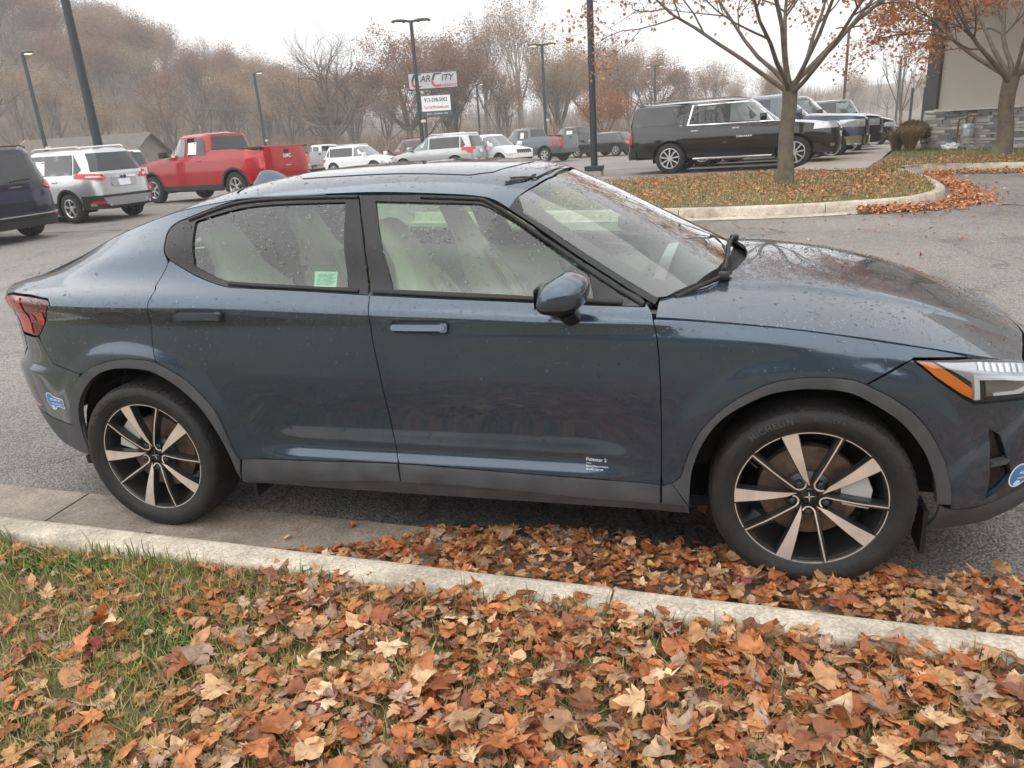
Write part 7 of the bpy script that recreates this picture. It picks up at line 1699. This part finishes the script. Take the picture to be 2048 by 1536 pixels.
def leaf_shapes(n, R, simple=False):
    """n curled maple leaves of unit size -> (n, m, 3) and triangles"""
    if simple:
        o = MAPLE[[1, 3, 5, 7, 9, 10, 11, 13, 15, 17]]
    else: o = MAPLE
    # a ring half way in lets the blade bend
    inner = o * .5 + np.array([0, .16]); k = len(o); base = np.vstack([o, inner, [[0, .30]]]); m = len(base)
    tri = []
    for i in range(k):
        j = (i + 1) % k; tri += [(i, j, k + j), (i, k + j, k + i), (k + i, k + j, 2 * k)]
    P = np.repeat(base[None], n, 0) * R.uniform(.80, 1.2, (n, 1, 2)) + R.normal(0, .030, (n, m, 2))
    # every leaf is lobed to a different depth; some are nearly round, some torn or lopsided
    q_ = P - [0, .28]; rr = np.hypot(q_[..., 0], q_[..., 1]) + 1e-6; an = np.arctan2(q_[..., 1], q_[..., 0]); rd = .50 + .14 * np.sin(an) + .05 * np.cos(5 * an); mixv = np.clip(R.beta(1.3, 2.0, (n, 1)), 0, .85); mixv[:, :] = mixv
    tgt = np.where(np.arange(m)[None] < k, rd * (1 + R.normal(0, .06, (n, m))), rd * .5); tgt[:, -1] = 0
    keepst = np.zeros(m); keepst[0] = 0 if simple else 1
    rn = rr * (1 - mixv) + tgt * mixv; rn = np.where(keepst[None] > 0, rr, rn); P = q_ * (rn / rr)[..., None] + [0, .28]
    torn = R.random(n) < .22; ta = R.uniform(-3.14, 3.14, n); dca = np.cos(an - ta[:, None]); P[torn] = np.where((dca[torn] > .6)[..., None] & (np.arange(m) > 0)[None, :, None], (P[torn] - [0, .28]) * R.uniform(.35, .8, (torn.sum(), 1, 1)) + [0, .28], P[torn])
    P[..., 0] *= np.where(R.random((n, 1)) < .3, R.uniform(.55, .8, (n, 1)), 1)
    x, y = P[..., 0], P[..., 1] - .3; big = np.where(R.random((n, 1)) < .25, 1.7, 1.0); c1 = R.normal(.12, .27, (n, 1)) * big; c2 = R.normal(.06, .27, (n, 1)) * big; c3 = R.normal(0, .35, (n, 1)) * big; f = R.uniform(2, 5, (n, 1)); ph = R.uniform(0, 6.28, (n, 1))
    r2 = np.hypot(x, y); z = c1 * x * x * 1.3 + c2 * y * y * 1.2 + c3 * x * y * .8 + .07 * np.sin(f * np.arctan2(y, x) + ph) * r2 + R.normal(0, .012, (n, m)) + .05 * np.abs(x) ** .7 * np.sign(c1)
    xs = x * (1 - .25 * np.clip(np.abs(c1), 0, 1)); return np.stack([xs, y, z], -1), np.array(tri)
def scatter_leaves(pos, size, R, tilt, simple=False):
    hue = [1.22, .98, .72] if simple else [.95, .87, .74]
    n = len(pos); S, tri = leaf_shapes(n, R, simple); m = S.shape[1]
    az = R.uniform(0, 6.28, n); tl = np.abs(R.normal(0, tilt, n)); ta = R.uniform(0, 6.28, n)
    c, s = np.cos(az), np.sin(az); S = np.stack([S[..., 0] * c[:, None] - S[..., 1] * s[:, None], S[..., 0] * s[:, None] + S[..., 1] * c[:, None], S[..., 2]], -1)
    fl = R.random(n) < .5; S[fl, :, 2] *= -1
    ax = np.stack([np.cos(ta), np.sin(ta), 0 * ta], 1)[:, None]; ct, st = np.cos(tl)[:, None, None], np.sin(tl)[:, None, None]
    S = S * ct + np.cross(np.broadcast_to(ax, S.shape), S) * st + ax * np.sum(ax * S, -1, keepdims=True) * (1 - ct)
    V = np.asarray(pos)[:, None] + S * np.asarray(size)[:, None, None]
    lowest = V[..., 2].min(1); V[..., 2] += np.maximum(0, np.asarray(pos)[:, 2] - .012 - lowest)[:, None]
    ci = R.choice(len(LEAFC), size=n, p=LEAFP); cc = np.array(LEAFC)[ci] * hue * R.uniform(.70, 1.18, (n, 1)); C = np.repeat(cc[:, None], m, 1)
    k = (m - 1) // 2; C[:, 2 * k] *= .82; C[:, :k] *= R.uniform(.75, 1.15, (n, k, 1)); 
    return V, tri, C
FALLEN = attr_mat('fallen leaf', .50, .10, spec=.45, vary=(45, .30))
def leaves_obj(name, parts, parent=None, label=None, kind='stuff'):
    Vs = []; Fs = []; Cs = []; k = 0
    for V, tri, C in parts:
        n, m, _ = V.shape; Vs.append(V.reshape(-1, 3)); Cs.append(C.reshape(-1, 3)); Fs.append((tri[None] + (np.arange(n) * m)[:, None, None]).reshape(-1, 3) + k); k += n * m
    o = link(name, mesh_np(name, np.vstack(Vs), np.vstack(Fs), np.vstack(Cs)), FALLEN, parent, True)
    tag(o, label, 'leaves' if label else None, kind=kind); return o
R6 = np.random.default_rng(66)
LZ = .085
# foreground lawn: thinner on the left where the grass shows
def lawn_density(x, y):
    d = np.clip((x - .2) / 1.3, 0, 1) * .68 + .32
    patch = .5 + .5 * np.sin(x * 5.1 + 1.2 * np.sin(y * 4)) * np.sin(y * 6.3 + x * 2)
    return np.clip(d * (.55 + .6 * patch) + .35 * (x > 1.6), .12, 1)
N = 18500; X = R6.uniform(-1.6, 4.6, N); Y = R6.uniform(-1.75, -.40, N); keep = (R6.random(N) < lawn_density(X, Y) * .80) & (Y < ky(X, -.40)); X, Y = X[keep], Y[keep]
lay = R6.random(len(X)); Z = LZ + .012 + .045 * lay * np.clip(lawn_density(X, Y), .3, 1)
SZ = np.clip(R6.lognormal(-3.18, .35, len(X)), .018, .078)
# the largest in the photograph are leaves of their own, children of the lawn
near = np.argsort(-(SZ * 1.0 / np.sqrt((X - 2.44) ** 2 + (Y + 2.5) ** 2 + 2.3) + .012 * (lay > .72)))
vis = [i for i in near if (-.7 + .55 * (Y[i] + .45) * -1) < X[i] < 3.7 and lay[i] > .55][:230]
mask = np.ones(len(X), bool); mask[vis] = False
V, tri, C = scatter_leaves(np.column_stack([X, Y, Z])[mask], SZ[mask], R6, .33)
leaves_obj('lawn_leaves', [(V, tri, C)], lawn)
def single_leaves(idx, Xs, Ys, Zs, Ss, parent, tilt):
    pos = np.column_stack([Xs, Ys, Zs])[idx]; V, tri, C = scatter_leaves(pos, Ss[idx] * 1.12, R6, tilt)
    for v, c, p in zip(V, C, pos):
        o = link('leaf', mesh_np('leaf', v - p, tri, c), FALLEN, parent, True); o.location = p
single_leaves(np.array(vis), X, Y, Z + .006, SZ, lawn, .26)
# drift of leaves against the kerb under the car
N = 5600; X = R6.uniform(.05, 6.0, N); f = R6.random(N); far = np.interp(X, [0, .3, .95, 1.3, 1.85, 2.4, 2.75, 3.2, 3.6, 6], [-.27, -.26, -.05, .17, .26, .24, .16, .20, .24, .26])
Y = ky(X, -.285) + f ** .85 * (far + .285) * 1.0; dens = np.interp(X, [0, .5, 1.0, 1.4, 6], [.05, .12, .45, 1, 1]) * np.interp(f, [0, .7, 1], [1, .9, .45])
keep = R6.random(N) < dens; X, Y, f = X[keep], Y[keep], f[keep]; pile = np.interp(X, [0, .9, 1.6, 6], [.005, .02, .07, .085]) * np.interp(f, [0, .5, 1], [1, .8, .05]); lay = R6.random(len(X)); Z = .010 + pile * lay
SZ = np.clip(R6.lognormal(-3.22, .30, len(X)), .018, .066)
wheel_clear = ~((np.abs(X - 2.735) < .20) & (Y > -.02) & (Y < .24)); X, Y, Z, SZ, lay = (q[wheel_clear] for q in (X, Y, Z, SZ, lay))
idx = np.argsort(-(SZ + .03 * (lay > .8)))[:70]; mask = np.ones(len(X), bool); mask[idx] = False
leaves_obj('gutter_leaves', [scatter_leaves(np.column_stack([X, Y, Z])[mask], SZ[mask], R6, .30)], gut)
single_leaves(idx, X, Y, Z + .008, SZ, gut, .35)
# a few strays on the near concrete and asphalt, more across the lane
N = 26; X = R6.uniform(-1.0, 3.6, N); Y = np.where(R6.random(N) < .5, R6.uniform(-.25, .15, N), R6.uniform(.2, .55, N)); Z = np.full(N, .016)
lot_strays = [scatter_leaves(np.column_stack([X, Y, Z]), R6.uniform(.028, .048, N), R6, .25)]
N = 420; X = np.concatenate([R6.uniform(-9, 10, 200), R6.uniform(-1, 8, 220)]); Y = np.concatenate([R6.uniform(3, 10, 200), R6.uniform(7.2, 10.0, 220)])
lot_strays.append(scatter_leaves(np.column_stack([X, Y, H0(X, Y) + .016]), R6.uniform(.03, .055, N), R6, .3))
leaves_obj('stray_leaves', lot_strays, None, 'stray fallen leaves scattered over the asphalt lane')
# island and right lawn
ipoly = isl_poly
def in_poly_scatter(poly, n): 
    lo, hi = poly.min(0), poly.max(0); p = R6.uniform(lo, hi, (n, 2)); return p[inside(poly, p)]
p = in_poly_scatter(np.asarray(ipoly), 13000); dens = .35 + .55 * (np.sin(p[:, 0] * 1.9 + 1.3 * np.sin(p[:, 1] * 1.1)) * np.sin(p[:, 1] * 1.7 + .7) > -.2); dens *= np.interp(p[:, 1], [10, 10.6, 12, 16], [.35, .6, 1, .9]); p = p[R6.random(len(p)) < dens]
isl = [scatter_leaves(np.column_stack([p, H0(p[:, 0], p[:, 1]) + .165 + .03 * R6.random(len(p))]), R6.uniform(.030, .060, len(p)), R6, .45, True)]
leaves_obj('island_leaves', isl, island)
p = in_poly_scatter(np.array([(5.35, 16.2), (6.2, 16.5), (8.4, 16.1), (11, 15.2), (11.5, 17), (8.2, 18.2), (6.0, 18.2)]), 2600); q = in_poly_scatter(np.array([(6, 17.5), (12, 16), (10, 20.5), (7.2, 22.2)]), 500); p = np.vstack([p, q])
leaves_obj('building_lawn_leaves', [scatter_leaves(np.column_stack([p, H0(p[:, 0], p[:, 1]) + .19 + .03 * R6.random(len(p))]), R6.uniform(.030, .060, len(p)), R6, .45, True)], rlawn)
# drift in the drive gutter round the island's nose
ln_ = smooth_line(np.array([(4.3, 9.95), (5.0, 10.2), (5.55, 10.6), (5.95, 11.3), (6.15, 12.2), (6.3, 13.5), (6.35, 15.0), (6.6, 16.0), (7.6, 15.85), (8.6, 15.6), (10.5, 14.85)]), 10)
i = R6.integers(len(ln_) - 1, size=3600); t = R6.random(3600)[:, None]; c0 = ln_[i] * (1 - t) + ln_[i + 1] * t; wdt = np.interp(np.arange(len(ln_)), [0, 15, 30, 60, 100], [.15, .45, .5, .38, .30])[i]; off = np.abs(R6.normal(0, .6, 3600)) * wdt; nn = np.gradient(ln_, axis=0)[i]; nn = np.stack([nn[:, 1], -nn[:, 0]], 1); nn /= np.linalg.norm(nn, axis=1, keepdims=True)
p = c0 + nn * (off - .05)[:, None]; zz = H0(p[:, 0], p[:, 1]) + .015 + .10 * R6.random(3600) * np.exp(-off / .35)
leaves_obj('drift_leaves', [scatter_leaves(np.column_stack([p, zz]), R6.uniform(.035, .062, 3600), R6, .5, True)], None, 'drift of orange leaves in the drive gutter beside the island')
# --- grass
GRASSM = attr_mat('grass blade', .6, .3, spec=.3)
def grass(name, pts, h, w, cols, seed, parent, lean=.5, label=None):
    R = np.random.default_rng(seed); n = len(pts); b = np.asarray(pts, float); hh_ = h * R.uniform(.45, 1.35, n); az = R.uniform(0, 6.28, n); ln_ = np.stack([np.cos(az), np.sin(az)], 1) * (np.abs(R.normal(0, lean, n)) * hh_)[:, None]
    u = np.column_stack([-np.sin(az), np.cos(az), 0 * az]) * (w * R.uniform(.6, 1.4, n))[:, None]
    m1 = b + np.column_stack([ln_ * .4, hh_ * .62]); t1 = b + np.column_stack([ln_, hh_])
    V = np.stack([b - u, b + u, m1 + u * .8, m1 - u * .8, t1], 1).reshape(-1, 3); k = np.arange(n)[:, None] * 5; F = np.vstack([k + [0, 1, 2], k + [0, 2, 3], k + [3, 2, 4]])
    c = np.array(cols)[R.choice(len(cols), size=n)] * R.uniform(.7, 1.3, (n, 1)); o = link(name, mesh_np(name, V, F, np.repeat(c, 5, 0)), GRASSM, parent); tag(o, label, 'grass' if label else None, kind='stuff'); return o
GC = [(.13, .17, .045), (.17, .205, .055), (.24, .23, .075), (.38, .31, .14), (.46, .37, .19), (.30, .27, .085), (.34, .29, .10)]
N = 110000; X = R6.uniform(-1.6, 4.6, N); Y = R6.uniform(-1.8, -.42, N); m_ = Y < ky(X, -.425); cl = .5 + .5 * np.sin(X * 7 + 2 * np.sin(Y * 5)) * np.sin(Y * 9 - X * 3); m_ &= R6.random(N) < np.interp(X, [-1.6, .8, 2, 4.6], [1, .95, .6, .5]) * (.45 + .55 * cl)
grass('lawn_grass', np.column_stack([X, Y, np.full(N, LZ)])[m_], .045, .0019, GC, 3, lawn, .8)
N = 900; X = R6.uniform(-1.6, 4.6, N); Y = ky(X, -.432) - np.abs(R6.normal(0, .03, N)); cl = np.sin(X * 6.0) * np.sin(X * 2.3 + 1) > -.1
grass('kerb_grass', np.column_stack([X, Y, np.full(N, LZ)])[cl], .085, .0021, GC[:3], 4, lawn, .45)
N = 14000; p = in_poly_scatter(np.asarray(ipoly), N); grass('island_grass', np.column_stack([p, H0(p[:, 0], p[:, 1]) + .135]), .075, .006, GC[:5], 5, island, .5)
N = 9000; p = in_poly_scatter(np.array([(5.4, 16.3), (8.3, 16.1), (13, 14.4), (14, 17), (9.3, 21), (7.0, 22.3), (6.3, 19)]), N); grass('building_grass', np.column_stack([p, H0(p[:, 0], p[:, 1]) + .16]), .075, .007, GC[:5], 6, rlawn, .5)
# small clover patches at the kerb, a twig on the roof
N = 700; X = np.concatenate([R6.normal(-.15, .18, 350), R6.normal(.75, .12, 350)]); Y = np.concatenate([R6.normal(-.52, .05, 350), R6.normal(-.80, .06, 350)]); m_ = Y < -.45
grass('clover', np.column_stack([X, Y, np.full(N, LZ + .01)])[m_], .022, .008, [(.055, .14, .025), (.075, .17, .03)], 8, lawn, 1.2)
b = MB(); q = [(1.606, .449), (1.65, .399), (1.69, .36), (1.715, .20), (1.723, -.049)]
b.tube([(x, CY - w_, float(top(x, abs(w_))[2]) + .006) for x, w_ in q], [.004, .004, .0035, .003, .002], 5); b.tube([(x, CY - w_, float(top(x, abs(w_))[2]) + .006) for x, w_ in ((1.60, .50), (1.66, .41), (1.68, .33))], .004, 5)
tag(b.build('twig', mat('dark wet twig', (.03, .022, .018), .6), None), 'thin dark twig lying on the front of the car roof', 'twig')

# ================================================================== damp autumn air
m = bpy.data.materials.new('damp air'); m.use_nodes = True; n = m.node_tree; n.nodes.clear()
pv = n.nodes.new('ShaderNodeVolumePrincipled'); pv.inputs['Color'].default_value = (.97, .975, .98, 1); pv.inputs['Density'].default_value = .00135; pv.inputs['Anisotropy'].default_value = .2
oo = n.nodes.new('ShaderNodeOutputMaterial'); n.links.new(pv.outputs[0], oo.inputs['Volume'])
b = MB(); b.box((-420, -90, -2.2), (420, 470, 68)); hz = b.build('haze', m); tag(hz, kind='stuff')
SC.cycles.volume_step_rate = 4
